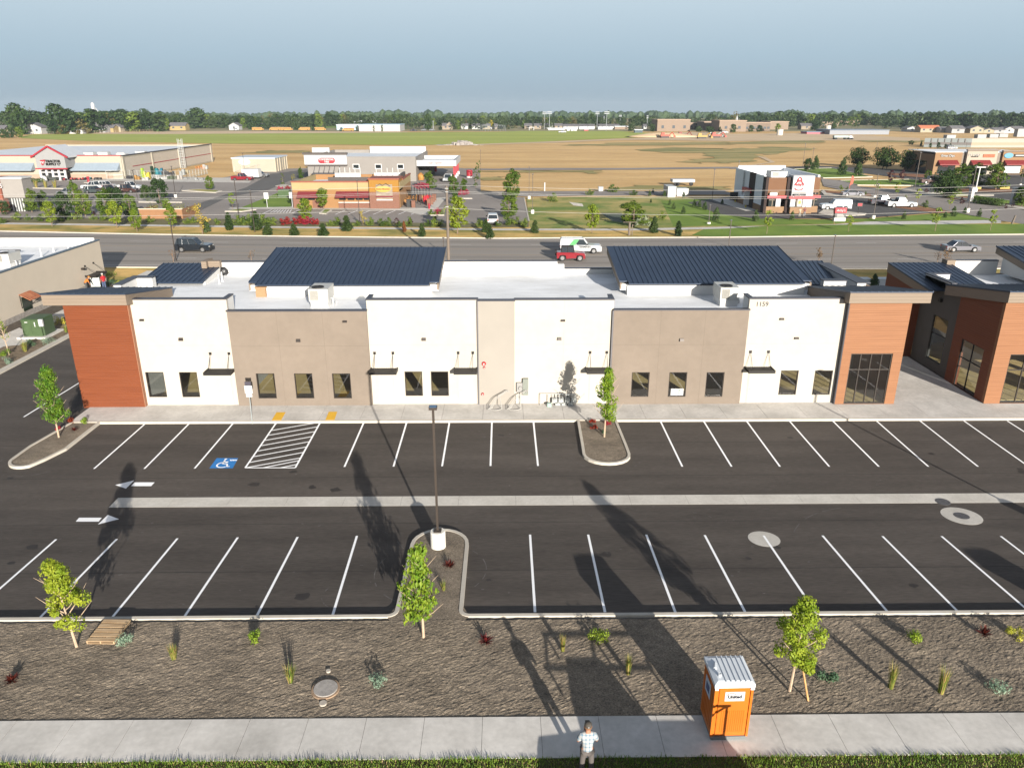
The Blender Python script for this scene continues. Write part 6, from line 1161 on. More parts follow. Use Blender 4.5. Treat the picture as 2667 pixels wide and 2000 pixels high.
for c in kids(vcap):
    if c.name.split('.')[0] in ('green_stripe', 'lettering', 'roof_rack'): bpy.data.objects.remove(c)
vcap.name = 'pickup_truck'; vcap['category'] = 'pickup truck'; USED.add(id(vcap)); a = g(4, 878, 884); vcap.location = (a.x, a.y, .03); vcap.rotation_euler = (0, 0, R(176)); vcap['label'] = 'white pickup with white cap facing left beside the burger restaurant'
park(pkb, 4, 1220, 850, -4, 'black pickup behind the white pickup in the burger car park'); park(pk, 4, 1340, 866, -4, 'white pickup truck parked in the middle of the burger car park'); park(sed, 4, 1000, 788, -6, 'grey sedan leaving by the drive behind the burger restaurant')
park(pkd, 4, 1555, 700, -4, 'dark maroon pickup half hidden under the strip mall trees'); park(htc, 4, 1690, 452, 0, 'dark car by the pale wall of the big store behind the strip mall'); park(htw, 22, 740, 372, 0, 'white car parked at the big store wall behind the strip mall')
# work truck parked on the street just below the frame: its shadow lies over sidewalk and mulch
pt_ = copy_tree(pk, (4.95, 13.75, ST), 0, (1.06, 1, 1.08)); pt_.rotation_euler = (0, 0, math.pi); pt_.name = 'work_truck'; pt_['label'] = 'white work truck with ladder rack parked at the kerb behind the man'; pt_['group'] = ''
del pt_['group']
b = MB(); rk = 2.18
for y in (-.9, .9):
    for x in (-2.75, -1.0, .6): b.tube((x, y, 1.1 if x < .5 else 1.85), .04, (x, y, rk))
    b.tube((-2.85, y, rk), .045, (.7, y, rk))
for x in (-2.75, -1.0, .6): b.tube((x, -.9, rk), .04, (x, .9, rk))
rko = b.build('ladder_rack', blackm, None); rko.parent = pt_
# ------------------------------------------------------------------ lamp posts across the place
lamps = [lamp(7.2, 0.0, .3), lamp(7.2, .8, .32), lamp(7.2, 0, .3, 2)]
LP = [(1, 1132, 950, 706, 2, 'dark twin lamp post standing behind the parked group in the left car park'), (1, 1447, 932, 673, 1, 'dark lamp post on a tan footing in front of the farm store yard'), (1, 1971, 1150, 778, 1, 'tall lamp post on a white footing at the left car park entrance'), (1, 2097, 1215, 868, 0, 'dark lamp post on the verge among the first evergreens'),
      (1, 2015, 728, 565, 0, 'slim lamp post in front of the tan shed'), (1, 1450, 1452, 1108, 0, 'dark lamp post rising behind the small left navy roof'), (2, 437, 765, 600, 0, 'lamp post between the tan shed and the tyre shop'), (2, 760, 748, 640, 0, 'lamp post in front of the tyre shop sign'), (2, 1065, 1135, 790, 0, 'tall dark lamp post in front of the orange restaurant'),
      (2, 1910, 1135, 838, 0, 'lamp post right of the tall wooden utility pole'), (2, 1553, 722, 632, 0, 'lamp post at the tyre shop drive corner'), (2, 1756, 1390, 1262, 0, 'short dark lamp post beside the utility pole behind the long roof'), (3, 165, 712, 540, 0, 'slim lamp post behind the red barrel'), (3, 562, 945, 680, 1, 'lamp post with pale footing at the far side of the meadow'),
      (3, 590, 1065, 738, 1, 'lamp post with pale footing at the near side of the meadow'), (3, 2040, 1150, 990, 1, 'lamp post with pale footing left of the burger restaurant'), (3, 2068, 960, 698, 0, 'tall lamp post beyond the white shed pieces'), (4, 183, 762, 540, 0, 'lamp post close to the left side of the burger restaurant'), (4, 650, 592, 418, 0, 'distant lamp post left of the dark round tree'), (4, 710, 612, 448, 0, 'distant lamp post in front of the spruce'),
      (4, 1148, 948, 700, 1, 'dark lamp post on a white footing in the middle of the burger car park'), (4, 1158, 800, 636, 1, 'dark lamp post on a white footing at the back of the burger car park'), (4, 1438, 748, 480, 0, 'tall lamp post at the bend of the side driveway'), (4, 1812, 905, 575, 1, 'tall lamp post on a white footing between the driveway and the white pillars'), (4, 130, 1145, 958, 0, 'dark lamp post showing above the right navy roof'),
      (4, 850, 1290, 1062, 0, 'leaning looking dark lamp post right of the right navy roof'), (4, 2185, 712, 605, 1, 'lamp post with pale footing at the right photo edge'), (4, 1240, 600, 440, 0, 'thin lamp post among the spreading trees'), (4, 1170, 470, 408, 0, 'far thin lamp post at the field edge'), (4, 1800, 460, 400, 0, 'lamp post before the pale wall of the big store')]
for i, (k, x, yb, yt, kd, lb) in enumerate(LP):
    a = g(k, x, yb); h = PY(*q(k, x, yt), a.y).z; s = h/(7.2+(.8 if kd == 1 else 0)+.1); place(lamps[kd], USED, (a.x, a.y, 0), R(90) if kd == 2 else 0, (max(1., s), max(1., s), s), lb, 'lamp posts across the highway')
a = g(4, 1868, 760); h = PY(*q(4, 1900, 588), a.y).z
t = thing('lamp_post', 'thick white lamp post with a flat T head in front of the strip mall', 'lamp post', (a.x, a.y, 0)); MB().tube((a.x, a.y, 0), .16, (a.x, a.y, h), .14, 10).build('pole', white, t); MB().box(a.x-1.2, a.x+1.2, a.y-.25, a.y+.25, h, h+.2).build('lamp_head', white, t); MB().lathe([(.4, 0), (.4, .9), (0, .91)], (a.x, a.y, 0), 14).build('footing', MT['pale_footing'], t)
# utility pole and wires
up = Vector((-6.9, 94.2, 0)); um = mat('weathered_pole', (.13, .105, .085), .9, .25, 3, stretch=(4, 4, .4))
uh = PY(963, 402, 94.2).z
t = thing('utility_pole', 'tall weathered wooden utility pole behind the navy roof carrying the overhead wires', 'utility pole', up); b = MB(); b.tube((up.x, up.y, 0), .2, (up.x, up.y, uh), .14, 10); b.build('pole', um, t)
for zz in (uh-.3, PY(963, 415, 94.2).z, PY(963, 447, 94.2).z): MB().tube((up.x-.2, up.y-.15, zz), .05, (up.x+.2, up.y-.15, zz), None, 6).lathe([(.06, 0), (.09, .08), (.05, .2), (0, .22)], (up.x, up.y, zz), 8).build('insulator', grey_m, t)
a = g(3, 1385, 1245); hh = PY(*q(3, 1385, 1130), a.y).z
t = thing('utility_pole', 'short brown stub pole with two insulators on the verge under the wires', 'utility pole', (a.x, a.y, 0)); b = MB(); b.tube((a.x, a.y, 0), .2, (a.x, a.y, hh), .16, 8); b.tube((a.x+.45, a.y, 0), .07, (a.x+.45, a.y, hh*.8), None, 6); b.build('pole', um, t); MB().tube((a.x-1, a.y, hh-.1), .06, (a.x+1, a.y, hh-.1)).build('crossarm', um, t)
wm = flat('pale_wire', (.40, .39, .37), .5, .2)
def wire(label, pts, r=.014):
    b = MB(); P3 = [PY(x, y, 94.2+dy) for x, y, dy in pts]
    ps = []
    for (a, c) in zip(P3, P3[1:]):
        n = 12
        for i in range(n): f = i/n; p = a.lerp(c, f); ps.append(p)
    ps.append(P3[-1]); b.path(ps, r, 5); solo(b, 'overhead_wire', wm, label, 'wire', 'overhead wires along the highway')
def sagw(y0, ym1, yp, ym2, y1, dy=0):
    # left edge, lowest left, pole, lowest right, right edge: smooth curve through them
    pts = []
    for i in range(9): f = i/8; x = -40+f*(963+40); pts.append((x, (1-f)**2*y0+2*f*(1-f)*ym1+f*f*yp, dy))
    for i in range(1, 13): f = i/12; x = 963+f*(2260-963); pts.append((x, (1-f)**2*yp+2*f*(1-f)*ym2+f*f*y1, dy))
    return pts
wire('topmost overhead wire of the line along the highway', sagw(421, 420, 400, 425, 398)); wire('second overhead wire from the top along the highway', sagw(431, 432, 413, 441, 408)); wire('third overhead wire from the top along the highway', sagw(435, 436, 416, 444, 414), .012); wire('lowest overhead wire along the highway', sagw(468, 470, 450, 482, 448), .014)
# ------------------------------------------------------------------ shops across the highway
cwall = mat('pale_yellow_wall', (.275, .25, .20), .9, .0, .3, col2=(.30, .27, .215)); gsid = mat('grey_siding', (.21, .21, .21), .8, .04, 1); bluemtl = mat('blue_grey_metal', (.24, .29, .34), .5, .06, 1, metal=.2)
redt = flat('red_trim', (.235, .012, .022), .5); wcmu = mat('pale_block_wall', (.175, .163, .15), .9, .0, .4, col2=(.195, .18, .166)); whitepan = mat('white_panel', (.36, .36, .36), .7, .04, .4); roofw = mat('far_white_roof', (.52, .55, .58), .7, .06, .1); stone = mat('ledge_stone', (.14, .11, .085), .9, .0, 1.2, col2=(.28, .225, .17), stretch=(.5, .5, 3))
brick = mat('red_brick', (.13, .062, .042), .9, .0, 2, col2=(.17, .085, .06), stretch=(1, 1, 4)); dglass = mat('dark_shop_glass', (.015, .018, .02), .06, .3, .6, spec=.7); dkrail = flat('dark_brown_screen', (.06, .05, .045), .7)
def pz(k, x, y, Y): return gy(k, x, y, Y)
# farm store
FY = g(1, 500, 778).y
fs_ = thing('farm_store', 'long cream farm store with grey gabled entrance and red trim at the left', 'building', (-115, FY+18, 0))
xl, xe, x0_, x1_ = -165, pz(1, 1010, 700, FY).x, pz(1, 285, 640, FY).x, pz(1, 585, 640, FY).x
ht = pz(1, 700, 590, FY).z; back = g(1, 1612, 640).y+2
b = MB(); b.box(xl, xe, FY, FY+.4, 0, ht); b.box(xe-.4, xe, FY+.4, back, 0, ht*.97); b.box(xl, xe-.41, back-.4, back, 0, ht*.97); b.build('wall', cwall, fs_)
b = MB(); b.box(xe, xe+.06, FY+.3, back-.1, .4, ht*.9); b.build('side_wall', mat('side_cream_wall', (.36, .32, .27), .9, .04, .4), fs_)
b = MB(); 
for f in (.0, .27, .56, .98): yy = FY+.3+(back-FY-.9)*f; b.box(xe+.061, xe+.3, yy, yy+.8, 0, ht*.98)
b.build('pilaster', cwall, fs_)
MB().box(xl+.4, xe-.41, FY+.41, back-.41, ht-.9, ht-.6).build('roof', roofw, fs_)
b = MB(); b.box(xl, xe+.1, FY-.12, FY+.3, ht, ht+.22); b.box(xe+.062, xe+.12, FY+6, back-.2, ht*.46, ht*.46+.2); b.build('red_trim', redt, fs_); MB().box(xe-.35, xe+.1, FY+.4, back, ht*.971, ht*.971+.3).build('dark_cap', capm, fs_)
ay0, ay1 = pz(1, 700, 655, FY-1).z, pz(1, 700, 705, FY-1).z
b = MB(); xw0, xw1 = pz(1, 600, 680, FY).x, pz(1, 990, 680, FY).x
for a, c in ((xl+5, x0_-.2), (xw0, xw1)): b.yz([(FY-2.2, ay1), (FY-2.2, ay1-.15), (FY-.01, ay1-.15), (FY-.01, ay0+.2)], a, c)
b.build('awning', bluemtl, fs_)
b = MB(); b.box(xl+5, xe-3, FY-.06, FY-.005, 0, 1.2); b.build('stone_base', mat('peach_base', (.28, .20, .15), .9, .1, .6), fs_)
EY = FY-5; e0, e1 = pz(1, 288, 600, EY).x, pz(1, 528, 600, EY).x; pk_ = pz(1, 385, 522, EY); ev = pz(1, 290, 590, EY).z; sb = pz(1, 400, 690, EY).z; ex = (e0+e1)/2
b = MB(); b.xz([(e0, sb), (e1, sb), (e1, ev), (ex, pk_.z), (e0, ev)], EY, FY-.01); b.build('entrance_gable', gsid, fs_)
b = MB(); 
for (a, c) in (((e0-1, ev-.6), (ex, pk_.z+.1)), ((ex, pk_.z+.1), (e1+1, ev-.6))): b.xz([a, c, (c[0], c[1]+.45), (a[0], a[1]+.45)], EY-.5, EY-.01)
b.box(e0-.4, e1+.4, EY-.35, EY-.02, sb-.3, sb-.01); b.build('red_trim', redt, fs_)
b = MB(); 
for (a, c) in (((e0-.9, ev-.5), (ex, pk_.z+.15)), ((ex, pk_.z+.15), (e1+.9, ev-.5))): b.xz([a, c, (c[0], c[1]+.35), (a[0], a[1]+.3)], EY, FY+4)
b.build('roof', mat('pale_metal_roof', (.48, .50, .52), .5, .05, .5, metal=.2), fs_)
b = MB(); 
for i in range(5): xx = e0+.6+(e1-e0-1.2)*i/4; b.box(xx-.25, xx+.25, EY-.1, EY+.3, 0, sb-.52)
for i in range(4):
    for zz in (sb*.33, sb*.66): xx = e0+.6+(e1-e0-1.2)*i/4; b.box(xx+.25, xx+(e1-e0-1.2)/4-.25, EY, EY+.2, zz-.12, zz+.12)
b.build('entrance_frame', white, fs_); MB().box(e0+.5, e1-.5, EY+.4, EY+.5, 0, sb-.52).build('door_glass', dglass, fs_)
b = MB(); xs1 = pz(1, 330, 640, EY).x; b.xz([(pz(1, x, y, EY).x, pz(1, x, y, EY).z) for x, y in ((332, 625), (370, 620), (375, 630), (366, 658), (355, 668), (340, 655))], EY-.3, EY-.02); b.build('shield_sign', redt, fs_)
pw_ = lambda k, x0, x1, Y: gy(k, x1, 650, Y).x-gy(k, x0, 650, Y).x; wt_ = pw_(1, 376, 498, EY)
text('TSC', 1, white, fs_, (xs1+pw_(1, 330, 352, EY), EY-.32, pz(1, 350, 645, EY).z), 'sign_lettering', bold=.03, width=wt_*.32); text('TRACTOR', 1, blackm, fs_, (pz(1, 437, 633, EY).x, EY-.15, pz(1, 437, 634, EY).z), 'sign_lettering', ext=.1, bold=.05, width=wt_); text('SUPPLY Cº', 1, blackm, fs_, (pz(1, 441, 658, EY).x, EY-.15, pz(1, 440, 659, EY).z), 'sign_lettering', ext=.1, bold=.05, width=wt_)
for i, (x, y) in enumerate(((740, 570), (830, 575), (950, 570), (1085, 560))):
    a = pz(1, x, y, FY+12); b = MB(); b.box(-1.4, 1.4, -1, 1, 0, 1.5 if i != 2 else .9); b.box(-1.1, 1.1, -1.02, -1.001, .3, 1.2); o = solo(b, 'rooftop_unit', mat('roof_unit_grey', (.33, .33, .32), .6, .15, 1), ORD[i]+' air handling box from the left on the farm store roof', 'rooftop unit', 'farm store roof units'); o.location = (a.x, FY+12+i*2, ht-1.2)
# goods standing in front of the farm store
goods = [(18, 250, 700, (.7, .5, .05), 'yellow'), (18, 390, 690, (.03, .25, .06), 'green'), (18, 490, 780, (.04, .4, .09), 'bright green'), (18, 640, 770, (.05, .05, .05), 'black'), (18, 770, 720, (.75, .55, .08), 'yellow'), (18, 1380, 820, (.3, .02, .03), 'red'), (18, 1530, 810, (.35, .03, .03), 'red'), (18, 1610, 810, (.35, .03, .03), 'dark red'), (18, 1690, 810, (.35, .03, .03), 'dark red'), (18, 1640, 760, (.7, .25, .05), 'orange'), (18, 1780, 810, (.3, .02, .03), 'dark red'), (18, 1900, 780, (.05, .45, .5), 'turquoise'), (18, 1960, 790, (.06, .5, .5), 'turquoise'), (18, 2050, 800, (.03, .03, .03), 'black'), (18, 2130, 800, (.03, .03, .04), 'black')]
for i, (k, x, y, c, nm) in enumerate(goods):
    a = g(k, x, y+12); rn = random.Random(i); s = rn.uniform(.8, 1.1)*.75; b = MB()           # small machines: body, hood, seat, wheels
    b.box(-.5*s, .9*s, -.35, .35, .35, .75*s+.2); b.box(-1.0*s, -.5*s, -.4, .4, .4, .7); b.box(-.95*s, -.6*s, -.3, .3, .7, 1.25*s)
    o = b.build('garden_machine', flat('goods_'+nm.replace(' ', '_'), tuple(v*.6 for v in c), .5)); b = MB()
    for xx, r_ in ((-.7, .42), (.65, .28)): 
        for s_ in (-1, 1): b.tube((xx*s, s_*.4, r_), r_, (xx*s, s_*.6, r_), None, 10)
    b.build('wheel', tyre, o); o.location = (a.x, min(a.y, FY-3.2), .05); o.rotation_euler = (0, 0, R(-90)+rn.uniform(-.4, .4)); tag(o, nm+' garden machine in the row along the farm store front, '+ORD[i]+' from the left', 'garden machine', 'garden machines at the farm store'); o.scale = (.72,)*3
a = g(18, 800, 870); o = leafcloud('conifer_stack', [(Vector((dx, dy, .4+.2*abs(math.sin(dx)))), .55, 1) for dx in (-1.6, -1, -.5, 0, .5, 1, 1.6) for dy in (-.4, .4)], 900, .22, leafmat('leaf_nursery', (.025, .06, .015), (.08, .12, .03), 1, .1)); o.location = (a.x, a.y-.5, .2); tag(o, 'dark green heap of nursery shrubs left of the farm store entrance', 'nursery shrubs')
a = g(18, 965, 850); solo(MB().lathe([(.55, 0), (.62, .3), (.55, 1.1), (.2, 1.4), (0, 1.45)], (a.x, a.y, 0), 14), 'white_tank', white, 'white plastic tank standing outside the farm store entrance', 'tank')
a = g(18, 1110, 830); solo(MB().box(a.x-1.6, a.x+1.6, a.y-.8, a.y+.8, .3, .9).box(a.x-1.4, a.x-.2, a.y-.6, a.y+.6, .9, 1.3).tube((a.x-1, a.y-.9, .35), .35, (a.x-1, a.y+.9, .35), None, 10).tube((a.x+1, a.y-.9, .35), .35, (a.x+1, a.y+.9, .35), None, 10), 'utility_trailer', flat('trailer_dark', (.04, .045, .04), .6), 'dark low trailer in front of the farm store doors', 'trailer')
yard = [(19, 700, 640, 3, 3.2, (.6, .05, .08), 'red'), (19, 820, 640, 3, 4.5, (.35, .36, .36), 'grey'), (19, 905, 730, 2.2, 4.6, (.4, .62, .05), 'lime green'), (19, 960, 760, 2, 3.6, (.7, .72, .1), 'pale yellow'), (19, 1020, 770, 2.2, 4.2, (.72, .55, .06), 'yellow'), (19, 780, 780, 3, 2.4, (.45, .25, .08), 'brown'), (19, 960, 790, 3, 2, (.6, .6, .58), 'white'), (19, 1120, 680, 2, 4.6, (.02, .06, .03), 'dark green'), (19, 1200, 680, 2, 4., (.03, .3, .36), 'teal'), (19, 1275, 680, 2, 4., (.02, .22, .34), 'blue'), (19, 1400, 690, 7, 3.2, (.05, .05, .055), 'black'), (19, 1380, 760, 6, 2, (.6, .62, .64), 'white'), (19, 1180, 760, 4, 2.2, (.5, .5, .48), 'pale grey'), (19, 1500, 770, 5, 2, (.12, .15, .1), 'dark'), (19, 1640, 770, 4, 2, (.5, .46, .42), 'cream'), (19, 1700, 680, 3, 4, (.4, .42, .42), 'silver'), (19, 1780, 640, 3, 2.6, (.5, .42, .25), 'tan'), (19, 610, 760, 4, 2, (.12, .13, .13), 'black'), (19, 2050, 790, 5, 1.2, (.4, .4, .4), 'grey'), (19, 2080, 560, 6, 2.6, (.5, .22, .07), 'orange'), (19, 2180, 560, 3, 3, (.5, .5, .5), 'white')]
for i, (k, x, y, w_, h_, c, nm) in enumerate(yard):
    a = g(k, x, y); rn = random.Random(i+60); b = MB(); n_ = max(2, int(w_/1.1)); h_ *= .8
    w_ *= .5; h_ *= .62
    for j in range(n_): b.obox((a.x+(j-n_/2+.5)*w_/n_, a.y+rn.uniform(-.5, .5), .02), w_/n_*.88, rn.uniform(.7, 1.2), h_*rn.uniform(.5, 1.1), rn.uniform(-.15, .15))
    for j in range(n_): b.tube((a.x+(j-n_/2+.5)*w_/n_, a.y-1.1, .0), .05, (a.x+(j-n_/2+.5)*w_/n_, a.y-1.1, h_*.9), None, 4)
    solo(b, 'stacked_goods', mat('yard_'+nm.replace(' ', '_'), tuple(v*.5 for v in c), .7, .35, 1.5), nm+' stacked goods in the fenced yard of the farm store, '+ORD[min(i, 19)]+' stack counted', 'stacked goods', 'stacks in the farm store yard')
def mesh_fence(name, label, pts, h, m=None, step=2.4, cat='fence'):
    t = thing(name, label, cat, (pts[0].x, pts[0].y, 0)); m = m or grey_m; pb = MB(); rb2 = MB()
    for a, c in zip(pts, pts[1:]):
        L_ = (c-a).length; n_ = max(1, int(L_/step))
        for i in range(n_+1): p = a.lerp(c, i/n_); pb.tube((p.x, p.y, 0), .05, (p.x, p.y, h), None, 4)
        for zz in (h, h*.5, .15): rb2.tube((a.x, a.y, zz), .03, (c.x, c.y, zz), None, 4)
        n2 = int(L_/.35)
        for i in range(n2): p = a.lerp(c, i/n2); rb2.tube((p.x, p.y, .1), .012, (p.x, p.y, h), None, 3, caps=False)
    pb.build('post', m, t); rb2.build('mesh_panel', m, t); return t
mesh_fence('wire_fence', 'grey wire mesh fence round the farm store yard', [g(19, 480, 745), g(19, 1100, 775), g(19, 1800, 770), g(19, 2212, 660)], 2.2); mesh_fence('wire_fence', 'grey wire mesh gate panels beside the cream wall corner', [g(19, 150, 780), g(19, 480, 770)], 2.4)
mesh_fence('wire_fence', 'grey wire mesh fence beside the tan shed', [g(2, 40, 740), g(2, 330, 715), g(2, 350, 690)], 2.2)
# steel roof access tower at the store
a = g(1, 1520, 690); h = gy(1, 1478, 520, a.y).z; xx = xe+1.2; t = thing('access_ladder', 'tall grey steel access ladder cage on the side wall of the farm store', 'ladder', (xx, a.y, 0)); b = MB()
for dx in (-.6, .6):
    for dy in (-.5, .5): b.tube((xx+dx, a.y+dy, 0), .07, (xx+dx, a.y+dy, ht+3), None, 4)
for i in range(int((ht+3)/.5)): b.tube((xx-.6, a.y-.5, i*.5), .04, (xx+.6, a.y-.5, i*.5), None, 4); b.tube((xx-.6, a.y+.5, i*.5), .04, (xx+.6, a.y+.5, i*.5), None, 4)
b.build('cage', grey_m, t)
def simple(name, label, cat, x0, x1, y0, y1, h, wm_, rm, par_=.6, ins=.3):
    t = thing(name, label, cat, ((x0+x1)/2, (y0+y1)/2, 0)); b = MB(); b.box(x0, x1, y0, y0+ins, 0, h); b.box(x0, x1, y1-ins, y1, 0, h); b.box(x0, x0+ins, y0+ins, y1-ins, 0, h); b.box(x1-ins, x1, y0+ins, y1-ins, 0, h); b.build('wall', wm_, t)
    MB().box(x0+ins, x1-ins, y0+ins, y1-ins, h-par_-.3, h-par_).build('roof', rm, t); return t
# tan shed
SY = g(2, 200, 722).y; x0_, x1_ = gy(2, 15, 650, SY).x, gy(2, 205, 660, SY).x; h = gy(2, 200, 612, SY).z
t = thing('storage_shed', 'plain cream storage shed with pale flat roof standing alone behind the farm store car park', 'building', (x0_, SY, 0)); MB().box(x0_, x1_+6, SY, SY+14, 0, h).build('wall', cwall, t); MB().box(x0_-.2, x1_+6.2, SY-.2, SY+14.2, h, h+.25).build('roof', mat('pale_blue_roof', (.42, .47, .52), .6, .05, .5), t); b = MB()
for i in range(6): b.box(x1_+6.001, x1_+6.2, SY+i*2.6, SY+i*2.6+.5, 0, h-.05)
b.build('pilaster', mat('cream_pilaster', (.36, .31, .23), .9), t); MB().lathe([(1.8, 0), (1.8, .02), (0, .03)], n=20).build('sign', white, t).data.transform(Matrix.Translation((gy(2, 115, 640, SY).x, SY-.01, gy(2, 115, 640, SY).z)) @ Matrix.Rotation(R(90), 4, 'X') @ Matrix.Diagonal((1, .5, 1, 1)))
# tyre shop
TY = g(2, 1540, 800).y; 
t = thing('tyre_shop', 'long pale block tyre shop with white sign wall and white roof', 'building', (0, TY+10, 0)); xa, xb, xc = gy(2, 632, 640, TY).x, gy(2, 962, 640, TY).x, gy(2, 1525, 640, TY).x; h1, h2 = gy(2, 800, 578, TY).z, gy(2, 1300, 596, TY).z; yb_ = TY+34
zc = gy(2, 800, 660, TY).z
b = MB(); b.box(xa, xc, TY, TY+.4, 0, h2); b.box(xc-.4, xc, TY+.41, yb_, 0, h2-.3); b.box(xa, xa+.4, TY+.41, yb_, 0, h2); b.box(xa+.41, xc-.41, yb_-.4, yb_, 0, h2); b.build('wall', wcmu, t)
b = MB(); b.box(xa-.6, xb, TY-.6, TY-.02, zc, h1); b.build('sign_wall', whitepan, t); b = MB(); b.box(xa-.9, xb+.2, TY-1.0, TY+.3, h1, h1+.5); b.box(xa-.6, xb, TY-.65, TY-.02, zc-.35, zc-.01); b.build('dark_cap', dkrail, t)
MB().box(xa+.41, xc-.41, TY+.41, yb_-.41, h2-1.2, h2-.9).build('roof', roofw, t); boxes('parapet', whitepan, t, (gy(2, 1150, 545, TY+33).x, xc-.41, yb_-1.3, yb_-.42, h2-1.2, h2+1.0), (gy(2, 680, 555, TY+25).x, gy(2, 820, 560, TY+25).x, TY+24, TY+25, h2-1.2, h2+1.1))
for i in range(3):
    xw_ = gy(2, (1035, 1218, 1400)[i], 677, TY).x; zw = gy(2, 1218, 677, TY).z; b = MB(); b.box(xw_-.9, xw_+.9, TY-.12, TY-.01, zw-.65, zw+.65); wo = b.build('window_surround', white, t); MB().box(xw_-.72, xw_+.72, TY-.14, TY-.121, zw-.46, zw+.46).build('window', dglass, wo)
b = MB(); b.box(xa+.5, xb-.5, TY-.3, TY-.02, 0, zc-2.4); b.build('stone_front', stone, t); b = MB(); xg0, xg1 = gy(2, 728, 730, TY).x, gy(2, 880, 730, TY).x; b.box(xg0, xg1, TY-.36, TY-.301, .2, zc-2.6); b.build('shop_glass', dglass, t); b = MB(); zz = zc-2.3; b.box(xa+1.5, xb-1.5, TY-2.4, TY-.31, zz, zz+.2)
for i in range(6): xx = xa+2+i*(xb-xa-4)/5; b.tube((xx, TY-2.3, zz+.2), .05, (xx, TY-.05, zz+2.0), None, 4)
b.build('canopy', capm, t)
sx_ = gy(2, 793, 628, TY-.6); b = MB(); w2 = pw_(2, 726, 862, TY)/2; rs = .68; b.box(sx_.x-w2+rs, sx_.x+w2-rs, TY-.85, TY-.61, sx_.z-rs, sx_.z+rs); so_ = None
for s in (-1, 1): b.tube((sx_.x+s*(w2-rs), TY-.849, sx_.z), rs, (sx_.x+s*(w2-rs), TY-.612, sx_.z), None, 16)
b.build('red_sign', redt, t); text('COMMERCIAL', 1, white, t, (sx_.x, TY-.88, sx_.z+.26), 'sign_lettering', bold=.03, width=w2*1.75); text('TIRE', 1, white, t, (sx_.x, TY-.88, sx_.z-.36), 'sign_lettering', bold=.03, width=w2*.6)
# drive canopy
CYc = TY+2; x0_, x1_ = gy(2, 1520, 640, CYc).x, gy(2, 1858, 640, CYc).x; zt, zb_ = gy(2, 1600, 626, CYc).z, gy(2, 1600, 674, CYc).z
b = MB(); b.box(x0_, x1_, CYc, CYc+.5, zb_, zt); b.box(x1_-.5, x1_, CYc+.51, CYc+22, zb_, zt); b.box(xc+.01, x1_-.51, CYc+21.5, CYc+22, zb_, zt); cb = b.build('canopy_fascia', whitepan, t); MB().box(xc+.02, x1_-.52, CYc+.52, CYc+21.4, zb_+.3, zb_+.6).build('canopy_roof', roofw, t); text('FLEET CENTER', 1, redt, t, (gy(2, 1685, 648, CYc).x, CYc-.05, (zt+zb_)/2), 'sign_lettering', width=pw_(2, 1630, 1740, CYc))
for i in range(4): b = MB(); yy = CYc+.7+i*6.6; b.box(x1_-.9, x1_-.52, yy, yy+.4, .9, zb_); o = b.build('canopy_post', redt, t); MB().box(x1_-1.2, x1_-.3, yy-.3, yy+.7, 0, .9).build('post_base', white, o)
b = MB(); b.box(xc+.02, xc+3, CYc+6, CYc+20, 0, zb_-.5); b.build('dark_bay', dark_in, t)
a = g(2, 1968, 770); h = gy(2, 1968, 705, a.y).z; solo(MB().lathe([(.82, 0), (.85, h*.25), (.85, h*.9), (.75, h), (0, h+.05)], (a.x, a.y, 0), 18), 'water_barrel', redt, 'large red and white round barrel tank beside the poplars', 'tank'); MB().lathe([(.87, h*.02), (.87, h*.22)], (a.x, a.y, 0), 18).build('white_band', white, bpy.data.objects['water_barrel'])
a = g(20, 1765, 340); solo(MB().box(a.x-.8, a.x+.8, a.y-.8, a.y+.8, 0, 2.2), 'red_cabinet', redt, 'small red cabinet behind the drive canopy of the tyre shop', 'cabinet')
for i, (x, y) in enumerate(((1590, 450), (1545, 360))): a = g(20, x, y); solo(MB().lathe([(.8, 0), (.95, .6), (.8, 1.4), (.3, 1.9), (0, 2.0)], (a.x, a.y, 0), 9), 'tarp_heap', mat('orange_tarp', (.27, .13, .035), .9, .4, 1) if i == 0 else wcmu, ('orange covered' if i == 0 else 'pale stone')+' heap at the right corner of the tyre shop', 'heap')
# orange restaurant
RY = g(2, 1000, 1020).y; t = thing('restaurant', 'orange and cream stucco restaurant with red awnings, stone sign tower and roof screens', 'building', (0, RY+10, 0))
org_ = mat('orange_stucco', (.22, .118, .05), .9, .05, .5); yel = mat('cream_yellow_stucco', (.275, .215, .108), .9, .04, .5); gold = mat('golden_stucco', (.235, .118, .022), .9, .04, .5)
xa, xb, xc = gy(2, 512, 900, RY).x, gy(2, 1150, 900, RY).x, gy(2, 1392, 900, RY).x; h1, h2 = gy(2, 800, 808, RY).z, gy(2, 1270, 786, RY-.8).z; zm = gy(2, 700, 868, RY).z; yb_ = RY+19
b = MB(); b.box(xa, xb, RY, RY+.4, 0, zm); b.box(xa, xa+.4, RY+.41, yb_, 0, zm); b.box(xc-.4, xc, RY+.41, yb_, 0, zm); b.box(xa+.41, xc-.41, yb_-.4, yb_, 0, h1); b.build('wall', org_, t)
b = MB(); b.box(xa-.05, xb, RY-.05, RY+.4, zm, h1); b.box(xa-.05, xa+.4, RY+.41, yb_, zm, h1); b.box(xc-.4, xc+.05, RY+.41, yb_, zm, h1); b.build('upper_wall', yel, t)
b = MB(); b.box(xa-.15, xb, RY-.15, RY+.3, h1, h1+.25); b.box(xc-.3, xc+.15, RY+5, yb_, h1, h1+.25); b.build('parapet_cap', flat('brick_red_cap', (.20, .06, .035), .7), t); MB().box(xa+.41, xc-.41, RY+.41, yb_-.41, h1-1.4, h1-1.1).build('roof', roofw, t)
